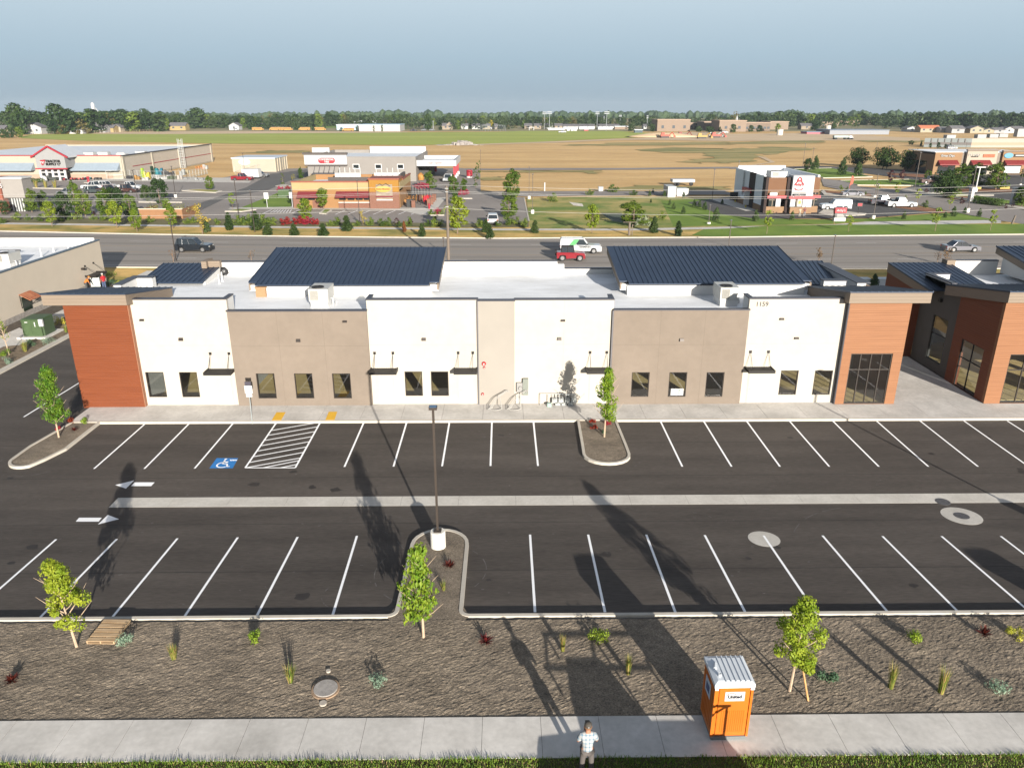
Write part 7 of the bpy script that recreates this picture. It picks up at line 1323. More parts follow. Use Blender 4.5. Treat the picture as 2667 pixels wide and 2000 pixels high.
b = MB(); b.box(xb, xc, RY-.8, RY+5, zm*.9, h2); b.build('sign_tower', gold, t); b = MB(); b.box(xb-.15, xc+.15, RY-.95, RY+5.1, h2, h2+.25); b.build('tower_cap', MT['brick_red_cap'], t)
b = MB(); xs0, xs1 = gy(2, 1195, 800, RY-.8).x, gy(2, 1330, 800, RY-.8).x; b.box(xs0, xs1, RY-.9, RY-.801, 1.6, gy(2, 1260, 825, RY-.9).z); b.build('stone_panel', stone, t); boxes('brick_base', brick, t, (xb, xs0-.01, RY-.88, RY-.3, 0, zm*.9-.01), (xs1+.01, xc, RY-.88, RY-.3, 0, zm*.9-.01), (xs0, xs1, RY-.86, RY-.3, 0, 1.59), (gy(2, 893, 1000, RY).x, xb-.01, RY-.12, RY-.01, 0, gy(2, 1000, 975, RY).z), (xa+.0, gy(2, 572, 1000, RY).x, RY-.13, RY-.01, 0, gy(2, 540, 890, RY).z), (gy(2, 680, 1000, RY).x, gy(2, 770, 1000, RY).x, RY-.12, RY-.01, 0, 1.5))
b = MB(); b.box(gy(2, 893, 1000, RY).x, xb-.01, RY-.2, RY-.121, gy(2, 1000, 975, RY).z, gy(2, 1000, 975, RY).z+.15); b.box(xs0, xs1, RY-1.0, RY-.905, 1.6, 1.75); b.build('sill', white, t)
for a0, a1 in ((557, 750), (872, 1155)):
    xx0, xx1 = gy(2, a0, 900, RY).x, gy(2, a1, 900, RY).x; z0, z1 = gy(2, 900, 882, RY).z, gy(2, 900, 918, RY).z; b = MB(); b.yz([(RY-1.4, z1-.1), (RY-1.4, z1-.25), (RY-.06, z1-.25), (RY-.06, z0)], xx0, xx1-(.3 if a1 == 1155 else 0)); b.build('awning', flat('maroon_awning', (.125, .015, .02), .7), t)
for c in (668, 730, 922, 992, 1060, 1127): xx = gy(2, c, 933, RY).x; zw = gy(2, 900, 934, RY).z; MB().box(xx-.66, xx+.66, RY-.05, RY-.005, zw-.45, zw+.42).build('window', dglass, t)
MB().box(gy(2, 575, 950, RY).x, gy(2, 620, 950, RY).x, RY-.05, RY-.005, 0, 3).build('door', dglass, t)
sx_ = gy(2, 1258, 862, RY-.9); b = MB(); b.lathe([(1, -.1), (1, .1), (0, .11)], n=28); so_ = b.build('oval_sign', flat('sign_yellow', (.33, .235, .045), .5), t); so_.data.transform(Matrix.Translation((sx_.x, RY-1.02, sx_.z)) @ Matrix.Rotation(R(90), 4, 'X') @ Matrix.Diagonal((pw_(2, 1190, 1320, RY)/2, .58, 1, 1))); text('Smoky Mountain', 1, flat('sign_orange_red', (.22, .03, .01), .5), t, (sx_.x, RY-1.16, sx_.z), 'sign_lettering', bold=.03, width=pw_(2, 1200, 1312, RY))
b = MB(); zz = sx_.z+.62
for p0, p1 in (((-2.2, 0), (-1, .75)), ((-1, .75), (-.2, .2)), ((-.2, .2), (.9, .85)), ((.9, .85), (2.3, 0))): b.tube((sx_.x+p0[0]*.6, RY-1.0, zz+p0[1]*.6-.1), .05, (sx_.x+p1[0]*.6, RY-1.0, zz+p1[1]*.6-.1), None, 4)
b.build('mountain_outline', blackm, t); MB().box(xs0, xs1, RY-1.2, RY-.91, gy(2, 1260, 921, RY).z-.1, gy(2, 1260, 921, RY).z+.15).build('red_ledge', MT['maroon_awning'], t)
b = MB(); x0_, x1_ = gy(2, 803, 780, RY+2).x, gy(2, 1135, 780, RY+2).x; b.box(x0_, x1_, RY+2, RY+2.3, h1-1.0, gy(2, 900, 765, RY+2).z); b.build('roof_screen', dkrail, t); b = MB(); b.box(gy(2, 860, 750, RY+15).x, gy(2, 1070, 750, RY+15).x, RY+15, RY+15.3, h1-1, gy(2, 950, 730, RY+15).z); b.box(gy(2, 1185, 750, RY+14).x, gy(2, 1400, 750, RY+14).x, RY+14, RY+14.3, h1-1, gy(2, 1300, 728, RY+14).z); b.build('roof_screen', whitepan, t)
b = MB(); b.box(gy(2, 1405, 750, RY+10).x, gy(2, 1406, 750, RY+10).x+.4, RY+6, RY+13.9, h1-1, h2+.4); b.build('roof_screen', dkrail, t)
for i in range(5):
    for x_, y_ in ((900+i*42, RY+14.7), (1200+i*45, RY+13.7)): x0_ = gy(2, x_, 750, y_).x; boxes('screen_post', grey_m, t, (x0_, x0_+.12, y_, y_+.29, h1-1, h1+1.7))
# patio
for i in range(4):
    a0, a1, a2 = g(2, 1480+i*28, 905, 3.0), g(2, 1530+i*30, 880, 3.2), g(2, 1590+i*15, 905, 2.6); px_ = gy(2, 1490+i*22, 830-i*9, RY+6+i*1.2); qx_ = gy(2, 1560+i*25, 866-i*3, RY+5+i*1.2); nx_ = gy(2, 1540+i*32, 838-i*6, RY+9+i*1.2)
    solo(MB().add([px_, qx_, nx_, px_+Vector((0, 0, -.05)), qx_+Vector((0, 0, -.05)), nx_+Vector((0, 0, -.05))], [(0, 1, 2), (5, 4, 3), (0, 3, 4, 1), (1, 4, 5, 2), (2, 5, 3, 0)]), 'shade_sail', flat('maroon_sail', (.24, .02, .035), .8), ORD[i]+' from the left of the maroon shade sails above the restaurant patio', 'shade sail', 'maroon shade sails')
    solo(MB().tube((qx_.x, qx_.y, 0), .08, (qx_.x, qx_.y, qx_.z), None, 6).tube((px_.x, px_.y, 0), .08, (px_.x, px_.y, px_.z), None, 6), 'sail_post', trimk, ORD[i]+' pair of posts holding the maroon shade sails', 'post', 'shade sail posts')
for i, (x, yb, yt) in enumerate(((1598, 955, 905), (1612, 950, 898), (1625, 945, 893), (1640, 940, 890))): a = g(2, x, yb+35); h = 3.0; b = MB(); b.lathe([(.04, 0), (.04, .5), (.26, .6), (.22, 1.4), (.04, 1.8)], (a.x, a.y, 0), 8); solo(b, 'closed_umbrella', flat('bright_red_cloth', (.32, .010, .018), .8), ORD[i]+' from the left of the closed red umbrellas on the patio', 'umbrella', 'closed red umbrellas')
for i, (x, y) in enumerate(((1415, 985), (1440, 975), (1500, 965), (1530, 960), (1450, 955), (1560, 950))):
    a = g(2, x, y); b = MB(); b.lathe([(.5, .95), (.5, 1.0), (0, 1.0)], (a.x, a.y, 0), 10); b.tube((a.x, a.y, 0), .06, (a.x, a.y, .95)); 
    for s in range(4): an = s*1.57+.7; b.obox((a.x+math.cos(an)*.9, a.y+math.sin(an)*.9, .45), .42, .42, .06, an); b.obox((a.x+math.cos(an)*1.1, a.y+math.sin(an)*1.1, .45), .06, .42, .55, an); b.tube((a.x+math.cos(an)*.9, a.y+math.sin(an)*.9, 0), .05, (a.x+math.cos(an)*.9, a.y+math.sin(an)*.9, .45))
    solo(b, 'patio_table', mat('patio_wood', (.24, .12, .04), .7, .2, 2), ORD[i]+' wooden patio table with its fixed seats beside the orange restaurant', 'table', 'patio tables')
for i, (x, y) in enumerate(((1508, 1015), (1560, 965), (1635, 1000), (1655, 990), (1668, 970), (1680, 958))): a = g(2, x, y); solo(MB().box(a.x-.36, a.x+.36, a.y-.36, a.y+.36, 0, 1.3).box(a.x-.42, a.x+.42, a.y-.42, a.y+.42, 1.3, 1.4), 'patio_pillar', brick, ORD[i]+' brick pillar of the patio fence, counted from the left', 'pillar', 'patio brick pillars')
a = g(2, 1478, 1010); solo(MB().box(a.x-.6, a.x+.6, a.y-.4, a.y+.4, 0, 1.5).box(a.x-.15, a.x+.15, a.y-.42, a.y-.401, .8, 1.3), 'waste_bin', trimk, 'dark waste bin standing at the patio corner of the restaurant', 'waste bin')
a = g(2, 1637, 1030); solo(MB().lathe([(.2, 0), (.2, .8), (.28, .85), (.2, 1.1), (0, 1.2)], (a.x, a.y, 0), 10), 'fire_hydrant', redt, 'red fire hydrant at the end of the restaurant sidewalk', 'hydrant'); a = g(18, 1895, 870); solo(MB().lathe([(.35, 0), (.3, 1.0), (.5, 1.1), (.3, 1.5), (0, 1.6)], (a.x, a.y, 0), 10), 'fire_hydrant', redt, 'red fire hydrant on the small island before the farm store', 'hydrant')
a = g(2, 450, 930); solo(MB().box(a.x-1.2, a.x+1.2, a.y-1, a.y+1, .05, 1.7), 'transformer_box', green, 'green utility cabinet on the shop lawn left of the restaurant', 'transformer')
for i, (x, yb, yt) in enumerate(((305, 1015, 948), (512, 1010, 950))): a = g(2, x, yb); solo(MB().tube((a.x, a.y, 0), .06, (a.x, a.y, 2.6)).box(a.x-.45, a.x+.45, a.y-.08, a.y-.061, 1.7, 2.9), 'parking_sign', white, ('left' if i == 0 else 'right')+' white parking sign on the edge of the shop lawn', 'sign', 'parking signs on the shop lawn')
# brick block at left edge and orange enclosure
BY = g(1, 120, 1050).y; xr = gy(1, 200, 900, BY).x; h = gy(1, 150, 765, BY+0).z; t = thing('brick_building', 'brown brick and grey shop corner at the left photo edge', 'building', (xr-10, BY, 0)); zc = gy(1, 150, 935, BY).z; xm = gy(1, 25, 900, BY).x
b = MB(); b.box(xm, xr, BY, BY+3, zc, h-.3); b.build('upper_wall', mat('grey_render', (.22, .205, .19), .9, .06, .6), t); MB().box(xr-30, xm-.01, BY-.4, BY+3, 0, h).build('brick_wall', mat('dark_brick', (.20, .07, .045), .9, .2, 2), t); b = MB()
for i in range(5): xx = xm+1+i*(xr-xm-2)/4; b.box(xx-.12, xx+.12, BY+.6, BY+.8, 0, zc)
b.build('shop_post', grey_m, t); MB().box(xm, xr-.5, BY+1.2, BY+1.4, 0, zc-.01).build('shop_glass', dglass, t); MB().box(xm-.3, xr+.2, BY-.2, BY+3.2, h-.3, h).build('roof', white, t)
text('B', 1.3, white, t, (gy(1, 3, 835, BY-.4).x, BY-.45, gy(1, 3, 835, BY).z), 'sign_lettering')
a0, a1 = g(1, 1155, 1108), g(1, 1505, 1108); h = gy(1, 1300, 1030, a0.y).z; t = thing('block_enclosure', 'orange block enclosure wall beside the left car park', 'enclosure', (a0.x, a0.y, 0)); b = MB(); b.box(a0.x, a1.x, a0.y, a0.y+.3, 0, h); b.box(a0.x, a0.x+.3, a0.y+.31, a0.y+7, 0, h); b.box(a1.x-.3, a1.x, a0.y+.31, a0.y+7, 0, h); b.build('wall', mat('orange_block', (.21, .11, .055), .9, .08, 1.2), t); b = MB(); b.box(a0.x-.1, a1.x+.1, a0.y-.1, a0.y+.35, h, h+.15); b.build('coping', mat('pale_coping', (.42, .36, .28), .9), t)
o = leafcloud('creeper', [(Vector((a0.x+1+i*.7, a0.y+2.5, 1.5)), 1.1, 1) for i in range(10)], 500, .3, leafmat('leaf_creeper', (.10, .12, .05), (.2, .2, .08), 1, .1)); tag(o, 'olive green creeper mass spilling over the orange block enclosure', 'shrub')
# burger restaurant
AY = g(21, 1000, 990).y; t = thing('burger_restaurant', 'white and brown burger restaurant with red band and black corner piers at right', 'building', (52, AY+9, 0))
def ax(x, y, Y=AY): return gy(21, x, y, Y)
bw = mat('brown_panel', (.125, .062, .032), .8, .05, .6); wwp = mat('white_render', (.36, .36, .37), .8, .03, .6); blk = mat('dark_brown_panel', (.028, .018, .016), .8, .1, 1); redb = flat('bright_red_band', (.30, .010, .018), .45)
xL, xR = ax(745, 900).x, ax(1820, 900).x; hT = ax(950, 265).z; zr0, zr1 = ax(1000, 690, AY-.6).z, ax(1000, 635, AY-.6).z; D_ = 20
xt0, xt1 = ax(1120, 850).x, ax(1640, 850).x; hTT = ax(1400, 215).z
boxes('brown_wall', bw, t, (xL, xt0, AY, AY+.4, zr0, hT), (xt1, xR, AY+.6, AY+1, zr0, hT))
b = MB(); b.box(xt0+.8, xt1, AY-1.0, AY+1.5, 1.2, hTT); b.box(ax(945, 800).x, ax(1045, 800).x, AY-.1, AY+.4, 1.1, zr0-.01); b.build('white_wall', wwp, t)
b = MB(); b.box(xL-.5, xL+.0, AY-.1, AY+1.6, 0, hT+.1); b.box(xt0+.05, xt0+.79, AY-.3, AY+1.2, 0, hT+.1); b.box(xL-.5, xL-.05, AY+6.5, AY+10, 0, hT+.25); b.build('dark_pier', blk, t)
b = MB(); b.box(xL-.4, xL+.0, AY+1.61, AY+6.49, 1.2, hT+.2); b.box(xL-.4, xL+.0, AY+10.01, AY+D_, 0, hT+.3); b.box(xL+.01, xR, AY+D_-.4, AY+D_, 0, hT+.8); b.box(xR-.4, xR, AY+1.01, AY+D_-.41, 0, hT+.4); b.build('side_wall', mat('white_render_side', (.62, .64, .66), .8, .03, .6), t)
b = MB(); b.box(xL+.01, xt0, AY-.12, AY+.3, 0, 1.19); b.box(xt0+.8, xt1+.05, AY-1.1, AY-.2, 0, 1.19); b.box(xt1+.06, xR+.1, AY+.5, AY+1.0, 0, 1.19); b.box(xL-.45, xL-.001, AY+1.61, AY+D_, 0, 1.19); b.build('tan_base', mat('tan_block', (.20, .125, .072), .9, .1, 1.5), t)
b = MB(); b.box(xL-.1, xt0+.1, AY-.6, AY-.05, zr0, zr1); b.box(xt0+.3, xt1+.2, AY-1.5, AY-1.01, zr0, zr1); b.box(xt1+.1, xR+.25, AY+.0, AY+.55, zr0, zr1); b.box(xL-1.2, xL-.51, AY+8, AY+12, zr0, zr1+.4); b.build('red_band', redb, t)
MB().box(xL+.02, xR-.41, AY+1.6, AY+D_-.41, hT-1.3, hT-1.0).build('roof', white_roof, t); MB().box(xt0+.82, xt1-.02, AY+1.51, AY+3, hT-1, hTT-.3).build('parapet', whitew, t)
for (c0, c1, z0, z1, yy) in ((800, 950, 1.2, zr0-.05, AY+.35), (1245, 1500, 1.2, zr0-.05, AY-1.02), (1670, 1790, 1.2, zr0-.05, AY+.9), (1270, 1545, zr1+.05, ax(1400, 582).z, AY-1.02), (820, 985, zr1+.1, ax(900, 585).z, AY-.03), (1680, 1800, zr1+.1, ax(1700, 575).z, AY+.58)):
    xx0, xx1 = gy(21, c0, 800, yy).x, gy(21, c1, 800, yy).x; b = MB(); b.box(xx0, xx1, yy-.04, yy-.001, z0, z1); wo = b.build('window', dglass, t); xm_ = (xx0+xx1)/2; MB().box(xm_-.06, xm_+.06, yy-.07, yy-.041, z0, z1).box(xx0, xx1, yy-.07, yy-.041, (z0+z1)/2+.35, (z0+z1)/2+.45).build('frame', flat('bronze_light', (.16, .12, .08), .5), wo)
for c0, c1, col, nm in ((1240, 1340, (.33, .33, .33), 'white_poster'), (1385, 1480, (.33, .31, .28), 'food_poster'), (1615, 1672, (.32, .045, .022), 'red_poster')):
    yy = AY-1.1 if c0 < 1600 else AY+.8; xx0, xx1 = gy(21, c0, 850, yy).x, gy(21, c1, 850, yy).x; MB().box(xx0, xx1, yy-.03, yy, 1.3, 3.0).build('window_poster', flat(nm, col, .5), t)
    if nm == 'food_poster': MB().box(xx0+.2, xx1-.2, yy-.04, yy-.031, 1.8, 2.4).build('poster_picture', flat('burger_orange', (.5, .22, .05), .5), t)
cs = ax(1435, 400, AY-1.0); b = MB(); rr = 1.05                                     # hat outline emblem above the name
def hat(b, s, yy):
    pts = [(-1.25, -.55), (-.62, .2), (-.5, 1.0), (0, 1.45), (.5, 1.0), (.62, .2), (1.25, -.55)]
    for p0, p1 in zip(pts, pts[1:]): b.tube((cs.x+p0[0]*s, yy, cs.z+.3+p0[1]*s), .09, (cs.x+p1[0]*s, yy, cs.z+.3+p1[1]*s), None, 5)
    for i in range(10): a0, a1 = R(200+i*14), R(200+(i+1)*14); b.tube((cs.x+1.15*s*math.cos(a0), yy, cs.z-.55+.75*s*math.sin(a0)), .09, (cs.x+1.15*s*math.cos(a1), yy, cs.z-.55+.75*s*math.sin(a1)), None, 5)
hat(b, .68, AY-1.06); b.add([(cs.x-.33, AY-1.08, cs.z+.45), (cs.x+.33, AY-1.08, cs.z+.45), (cs.x+.28, AY-1.08, cs.z+.95), (cs.x, AY-1.08, cs.z+.7), (cs.x-.28, AY-1.08, cs.z+.95)], [(0, 1, 2, 3, 4)]); b.build('hat_emblem', redb, t)
text("Arby's", 1, redb, t, (cs.x, AY-1.1, cs.z-.05), 'sign_lettering', bold=.03, width=gy(21, 1530, 420, AY-1).x-gy(21, 1345, 420, AY-1).x)
b = MB(); b.box(xL+.3, ax(985, 600, AY-.5).x, AY-.55, AY-.4, zr1+.02, zr1+.55); b.build('white_lettering_board', white, t)
b = MB(); yy = AY+13; b.tube((xL-.6, yy, 2), .04, (xL-.6, yy, hT), None, 4); b.tube((xL-.6, yy+.6, 2), .04, (xL-.6, yy+.6, hT), None, 4)
for i in range(12): b.tube((xL-.6, yy, 2+i*.45), .03, (xL-.6, yy+.6, 2+i*.45), None, 4)
b.build('wall_ladder', trimk, t)
a = ax(960, 230, AY+8); o = place(ru, USED, (a.x, AY+8, hT-1.0), 0, (2.4, 1.6, 1.25), 'large pale air conditioner on the roof of the burger restaurant', 'rooftop air conditioners')
for i, (x, yb, yt) in enumerate(((115, 770, 560), (330, 880, 545))):
    a = g(21, x, yb); h = gy(21, x, yt, a.y).z; tt = thing('menu_board', ('dark drive through menu board on a yellow post left of the burger restaurant', 'white and red clearance board on a yellow post at the drive through')[i], 'menu board', (a.x, a.y, 0)); MB().tube((a.x, a.y, 0), .12, (a.x, a.y, h-1.2), None, 6).build('post', flat('yellow_post', (.5, .42, .05), .5), tt); MB().box(a.x-(1.2 if i == 0 else .5), a.x+(1.2 if i == 0 else .5), a.y-.15, a.y+.15, h-1.6 if i == 0 else h-2.6, h).build('board', trimk if i == 0 else white, tt)
a = g(4, 905, 965); h = gy(4, 905, 870, a.y).z; tt = thing('monument_sign', 'red and white roadside sign pillar of the burger restaurant', 'sign', (a.x, a.y, 0)); m0, m1 = h*.27, h*.62; MB().box(a.x-1.0, a.x+1.0, a.y-.4, a.y+.4, 0, m0).build('base', white, tt); MB().box(a.x-.95, a.x+.95, a.y-.35, a.y+.35, m0, m1).build('board', flat('dark_board', (.05, .05, .05), .5), tt); MB().box(a.x-1.0, a.x+1.0, a.y-.38, a.y+.38, m1, h).build('red_panel', redb, tt); text("Arby's", .6, white, tt, (a.x, a.y-.4, (m1+h)/2), 'sign_lettering', width=1.5); b = MB(); b.box(a.x-.6, a.x+.7, a.y-.37, a.y-.351, m0+.2, m0+.32).box(a.x-.6, a.x+.5, a.y-.37, a.y-.351, m0+.5, m0+.62); b.build('notice_line', white, tt)
a = g(4, 1043, 912); tt = thing('order_sign', 'small dark sign box with red panel on a post in the burger car park', 'sign', (a.x, a.y, 0)); MB().tube((a.x, a.y, 0), .1, (a.x, a.y, 1.4)).build('post', trimk, tt); MB().box(a.x-.55, a.x+.55, a.y-.2, a.y+.2, 1.3, 2.0).build('box', trimk, tt); MB().box(a.x-.4, a.x+.4, a.y-.22, a.y-.201, 1.45, 1.9).build('red_panel', redb, tt)
a = g(4, 978, 738); h = gy(4, 980, 645, a.y).z; solo(MB().tube((a.x, a.y, 0), .06, (a.x+.3, a.y, h), None, 6).add([(a.x, a.y-.02, .8), (a.x+.75, a.y-.02, 1.2), (a.x+.9, a.y-.02, h*.8), (a.x+.5, a.y-.02, h), (a.x+.25, a.y-.02, h), (a.x, a.y+.02, .8), (a.x+.75, a.y+.02, 1.2), (a.x+.9, a.y+.02, h*.8), (a.x+.5, a.y+.02, h), (a.x+.25, a.y+.02, h)], [(0, 1, 2, 3, 4), (9, 8, 7, 6, 5)]), 'feather_flag', flat('coral_flag', (.33, .085, .055), .8), 'tall coral red feather flag behind the burger car park', 'flag')
a = g(4, 870, 925); MB()
# white shed pieces on the lane
for i, (k, x0q, x1q, yb, yt, dp, lb) in enumerate(((3, 1742, 1925, 838, 784, 3, 'long white box trailer standing on the field edge'), (3, 1702, 1768, 932, 845, 5, 'tall white block standing on the service lane, left one'), (3, 1775, 1872, 922, 862, 3, 'white wall block with a dark step on the service lane, right one'), (3, 1135, 1172, 882, 848, 1.5, 'small white utility box at the edge of the service lane'))):
    a, c = g(k, x0q, yb), g(k, x1q, yb); h = gy(k, x0q, yt, a.y).z; b = MB(); b.box(a.x, c.x, a.y, a.y+dp, .12 if i else .9, h); o = solo(b, ('box_trailer', 'white_block', 'white_block', 'utility_box')[i], whitepan, lb, ('trailer', 'block', 'block', 'utility box')[i]); b = MB()
    if i == 0: 
        for f in (.15, .25, .85): b.tube((a.x+(c.x-a.x)*f, a.y+.05, .5), .5, (a.x+(c.x-a.x)*f, a.y+.5, .5), None, 10)
        b.build('wheel', tyre, o)
    else: b.box(a.x+.1, c.x-.1, a.y+.1, a.y+dp-.1, 0, .119); b.box(a.x-.05, c.x+.05, a.y-.05, a.y+dp+.05, h, h+.06); b.build('trim', grey_m, o)
for i, (x, y) in enumerate(((690, 880),)): a = g(3, x, y); solo(MB().tube((a.x, a.y, 0), .15, (a.x, a.y, 2.0)), 'marker_post', white, 'white marker post at the edge of the service lane', 'post')
# strip mall and big store
MY = g(22, 420, 870).y; t = thing('strip_mall', 'row of small shops with red awnings and lit fascia signs at the right photo edge', 'building', (130, MY+10, 0)); tanw = mat('tan_shop_wall', (.205, .125, .068), .9, .04, .5); crw = mat('cream_shop_wall', (.29, .25, .20), .9, .04, .5); grw = mat('taupe_shop_wall', (.17, .142, .118), .9, .04, .5); redaw = flat('red_awning', (.15, .018, .018), .6)
def sm_(x, y, Y=MY): return gy(22, x, y, Y)
xs_ = [sm_(395, 650).x, sm_(925, 650).x, sm_(1010, 650).x, sm_(1600, 650).x, sm_(1720, 650).x, sm_(2250, 650).x]; hs = [sm_(600, 435).z, sm_(970, 455).z, sm_(1300, 400).z, sm_(1650, 440).z, sm_(2000, 420).z]; yo = (0, .8, -.3, .8, 0)
for i in range(5): b = MB(); b.box(xs_[i], xs_[i+1], MY+yo[i], MY+17, 0, hs[i]-.6); b.box(xs_[i], xs_[i+1], MY+yo[i], MY+yo[i]+.5, hs[i]-.6, hs[i]); b.build('wall', (tanw, grw, crw, grw, tanw)[i], t)
MB().box(xs_[0]+.3, xs_[5], MY+.9, MY+16.8, max(hs)-.59, max(hs)-.4).build('roof', white_roof, t)
b = MB()
for i in (2, 4): b.box(xs_[i]-.3, xs_[i+1]+.3, MY+yo[i]-.4, MY+yo[i]+.6, hs[i], hs[i]+.35)
b.build('cornice', flat('taupe_cornice', (.17, .13, .10), .7), t)
b = MB(); b.box(xs_[0]-.06, xs_[0]-.001, MY+4, MY+10, 0, 3.6); b.build('side_glass', dglass, t)
for i, (c0, c1) in enumerate(((470, 850), (1110, 1490), (1770, 2150))):
    yy = MY+(0, -.3, 0)[i]; x0_, x1_ = sm_(c0, 620, yy).x, sm_(c1, 620, yy).x; z0, z1 = sm_(600, 585, yy).z, sm_(600, 660, yy).z; b = MB(); b.yz([(yy-1.6, z1), (yy-1.6, z1-.3), (yy-.02, z1-.3), (yy-.02, z0)], x0_, x1_); b.build('awning', redaw, t); MB().box(x0_+.3, x1_-.3, yy-.06, yy-.005, .2, z1-.35).build('shop_glass', dglass, t)
    if i == 2: MB().box(x0_+.5, x1_-.5, yy-.09, yy-.061, .4, 2.6).build('window_poster', white, t)
    if i == 0: MB().box(x0_+1.5, x0_+3.2, yy-.09, yy-.061, 2.3, 2.9).build('window_sign', redb, t)
for s, x, y, x0q, x1q, m_, Y, bs in (('Great Clips', 665, 500, 530, 805, blackm, MY, 1), ('US DAIRY', 1190, 485, 1075, 1310, flat('pale_grey_letters', (.35, .34, .32), .5), MY-.3, 0), ('medical', 1195, 513, 1130, 1265, blackm, MY-.3, 0)):
    p = sm_(x, y, Y); wv = sm_(x1q, y, Y).x-sm_(x0q, y, Y).x; text(s, 1, m_, t, (p.x, Y-.08, p.z), 'sign_lettering', ext=.05, bold=.07 if bs else .0, width=wv); 
    if bs: text(s, 1, white, t, (p.x, Y-.145, p.z), 'sign_lettering', ext=.012, bold=0, width=wv*.96)
p = sm_(1475, 500, MY-.3); wv = sm_(1590, 500, MY-.3).x-sm_(1365, 500, MY-.3).x; MB().box(p.x-wv/2, p.x+wv/2, MY-.5, MY-.305, p.z-.45, p.z+.45).build('orange_sign', flat('orange_sign', (.33, .075, .015), .5), t); text('XPRESS', 1, flat('sign_dark_red', (.2, .02, .01), .5), t, (p.x, MY-.52, p.z), 'sign_lettering', ext=.01, width=wv*.85)
p = sm_(1860, 495); b = MB(); b.lathe([(1, -.1), (1, .1), (0, .11)], n=24); o = b.build('round_sign', flat('sign_blue', (.06, .20, .30), .5), t); o.data.transform(Matrix.Translation((p.x, MY-.12, p.z)) @ Matrix.Rotation(R(90), 4, 'X') @ Matrix.Diagonal((1.35, .75, 1, 1))); MB().box(p.x+1.6, p.x+6, MY-.2, MY-.005, p.z-.4, p.z+.4).build('dark_sign', blackm, t); MB().box(p.x+2, p.x+5.8, MY-.22, MY-.201, p.z-.1, p.z+.12).build('sign_line', white, t)
SYb = g(22, 1110, 350).y+5; xa = gy(22, 1135, 250, SYb).x; h = gy(22, 1500, 160, SYb).z; x0_ = g(22, 190, 330).x; yb_ = g(22, 190, 330).y
t = thing('big_store', 'large cream big box store with white roof behind the strip mall', 'building', (xa, SYb, 0)); b = MB(); b.box(xa, xa+120, SYb, SYb+.5, 0, h); b.build('wall', mat('cream_store_wall', (.28, .26, .225), .9, .03, .3), t); b = MB(); b.add([(xa, SYb, 0), (xa, SYb, h), (x0_, yb_, h), (x0_, yb_, 0), (xa+1, SYb+.5, 0), (xa+1, SYb+.5, h), (x0_+1, yb_+.5, h), (x0_+1, yb_+.5, 0)], [(0, 1, 2, 3), (7, 6, 5, 4), (1, 5, 6, 2)]); b.build('side_wall', mat('shade_grey_side_wall', (.16, .178, .178), .9, .04, .3), t)  # side wall's grey has its shade put into the colour
b = MB(); b.add([(xa+1, SYb+.6, h-.5), (xa+120, SYb+.6, h-.5), (xa+120, yb_+20, h-.5), (x0_+1, yb_+.6, h-.5)], [(0, 1, 2, 3)]); b.build('roof', roofw, t); b = MB(); z0, z1 = gy(22, 1500, 290, SYb).z, gy(22, 1500, 240, SYb).z; b.box(xa-.02, xa+120, SYb-.06, SYb-.005, z0, z1); b.build('tan_band', mat('tan_band', (.29, .22, .16), .9), t)
d = Vector((x0_-xa, yb_-SYb, 0)).normalized(); n_ = Vector((d.y, -d.x, 0)); n_ = n_ if n_.x < 0 else -n_; b = MB(); L_ = (Vector((x0_, yb_, 0))-Vector((xa, SYb, 0))).length; bp0 = Vector((xa, SYb, 0))+n_*.05
b.quad(bp0+Vector((0, 0, z0)), bp0+d*L_+Vector((0, 0, z0)), bp0+d*L_+Vector((0, 0, z1)), bp0+Vector((0, 0, z1)))
for i in range(1, 7): p = bp0+d*(L_*i/7); b.tube((p.x, p.y, z1), .3, (p.x, p.y, h-.2), None, 4)
b.build('dark_band', flat('dark_band', (.09, .08, .075), .7), t)
for i, (x, y) in enumerate(((705, 110), (1300, 140), (1550, 70), (1725, 130), (2080, 60))): Yy = SYb+10+i*6; a = gy(22, x, y, Yy); o = solo(MB().box(-2.2, 2.2, -1.6, 1.6, 0, 1.8 if i < 4 else 4).box(-2, -.5, -1.65, -1.601, .3, 1.5), 'rooftop_unit', mat('roof_unit_pale', (.28, .275, .265), .6, .1, 1), ORD[i]+' pale box from the left on the big store roof', 'rooftop unit', 'big store roof units'); o.location = (a.x, Yy, h-.5)
for i, (x, yb, yt) in enumerate(((140, 310, 195), (320, 350, 250), (470, 355, 235), (615, 360, 268), (710, 345, 260))): plant(T_cone if i == 0 else T_dark, 22, x, yb, yt, ORD[i]+' from the left of the dark trees before the pale wall of the big store', 'trees before the big store', w=.9)
for i, (x, yb, yt) in enumerate(((1085, 1400, 1135), (1915, 1470, 1140))):
    a = g(22, x, yb); h = gy(22, x+50, yt, a.y).z; tt = thing('sign_pillar', ('left' if i == 0 else 'right')+' tall white square pillar of the pair by the driveway at right', 'pillar', (a.x, a.y, 0), 'white sign pillars'); MB().box(a.x, a.x+.8, a.y, a.y+.8, 0, h).build('pillar', wwp, tt); MB().box(a.x-.1, a.x+.9, a.y-.1, a.y+.9, h, h+.12).build('cap', white, tt)
for i, (x0q, x1q, y) in enumerate(((1150, 1320, 1165), (1690, 1880, 1160))): a, c = g(22, x0q, y), g(22, x1q, y); solo(MB().box(a.x, c.x, a.y, a.y+.3, .1, .6).box(a.x+.2, a.x+.4, a.y+.05, a.y+.25, 0, .1), 'yellow_barrier', flat('yellow_barrier', (.3, .23, .05), .6), ('left' if i == 0 else 'right')+' low yellow barrier rail behind the white pillars', 'barrier')
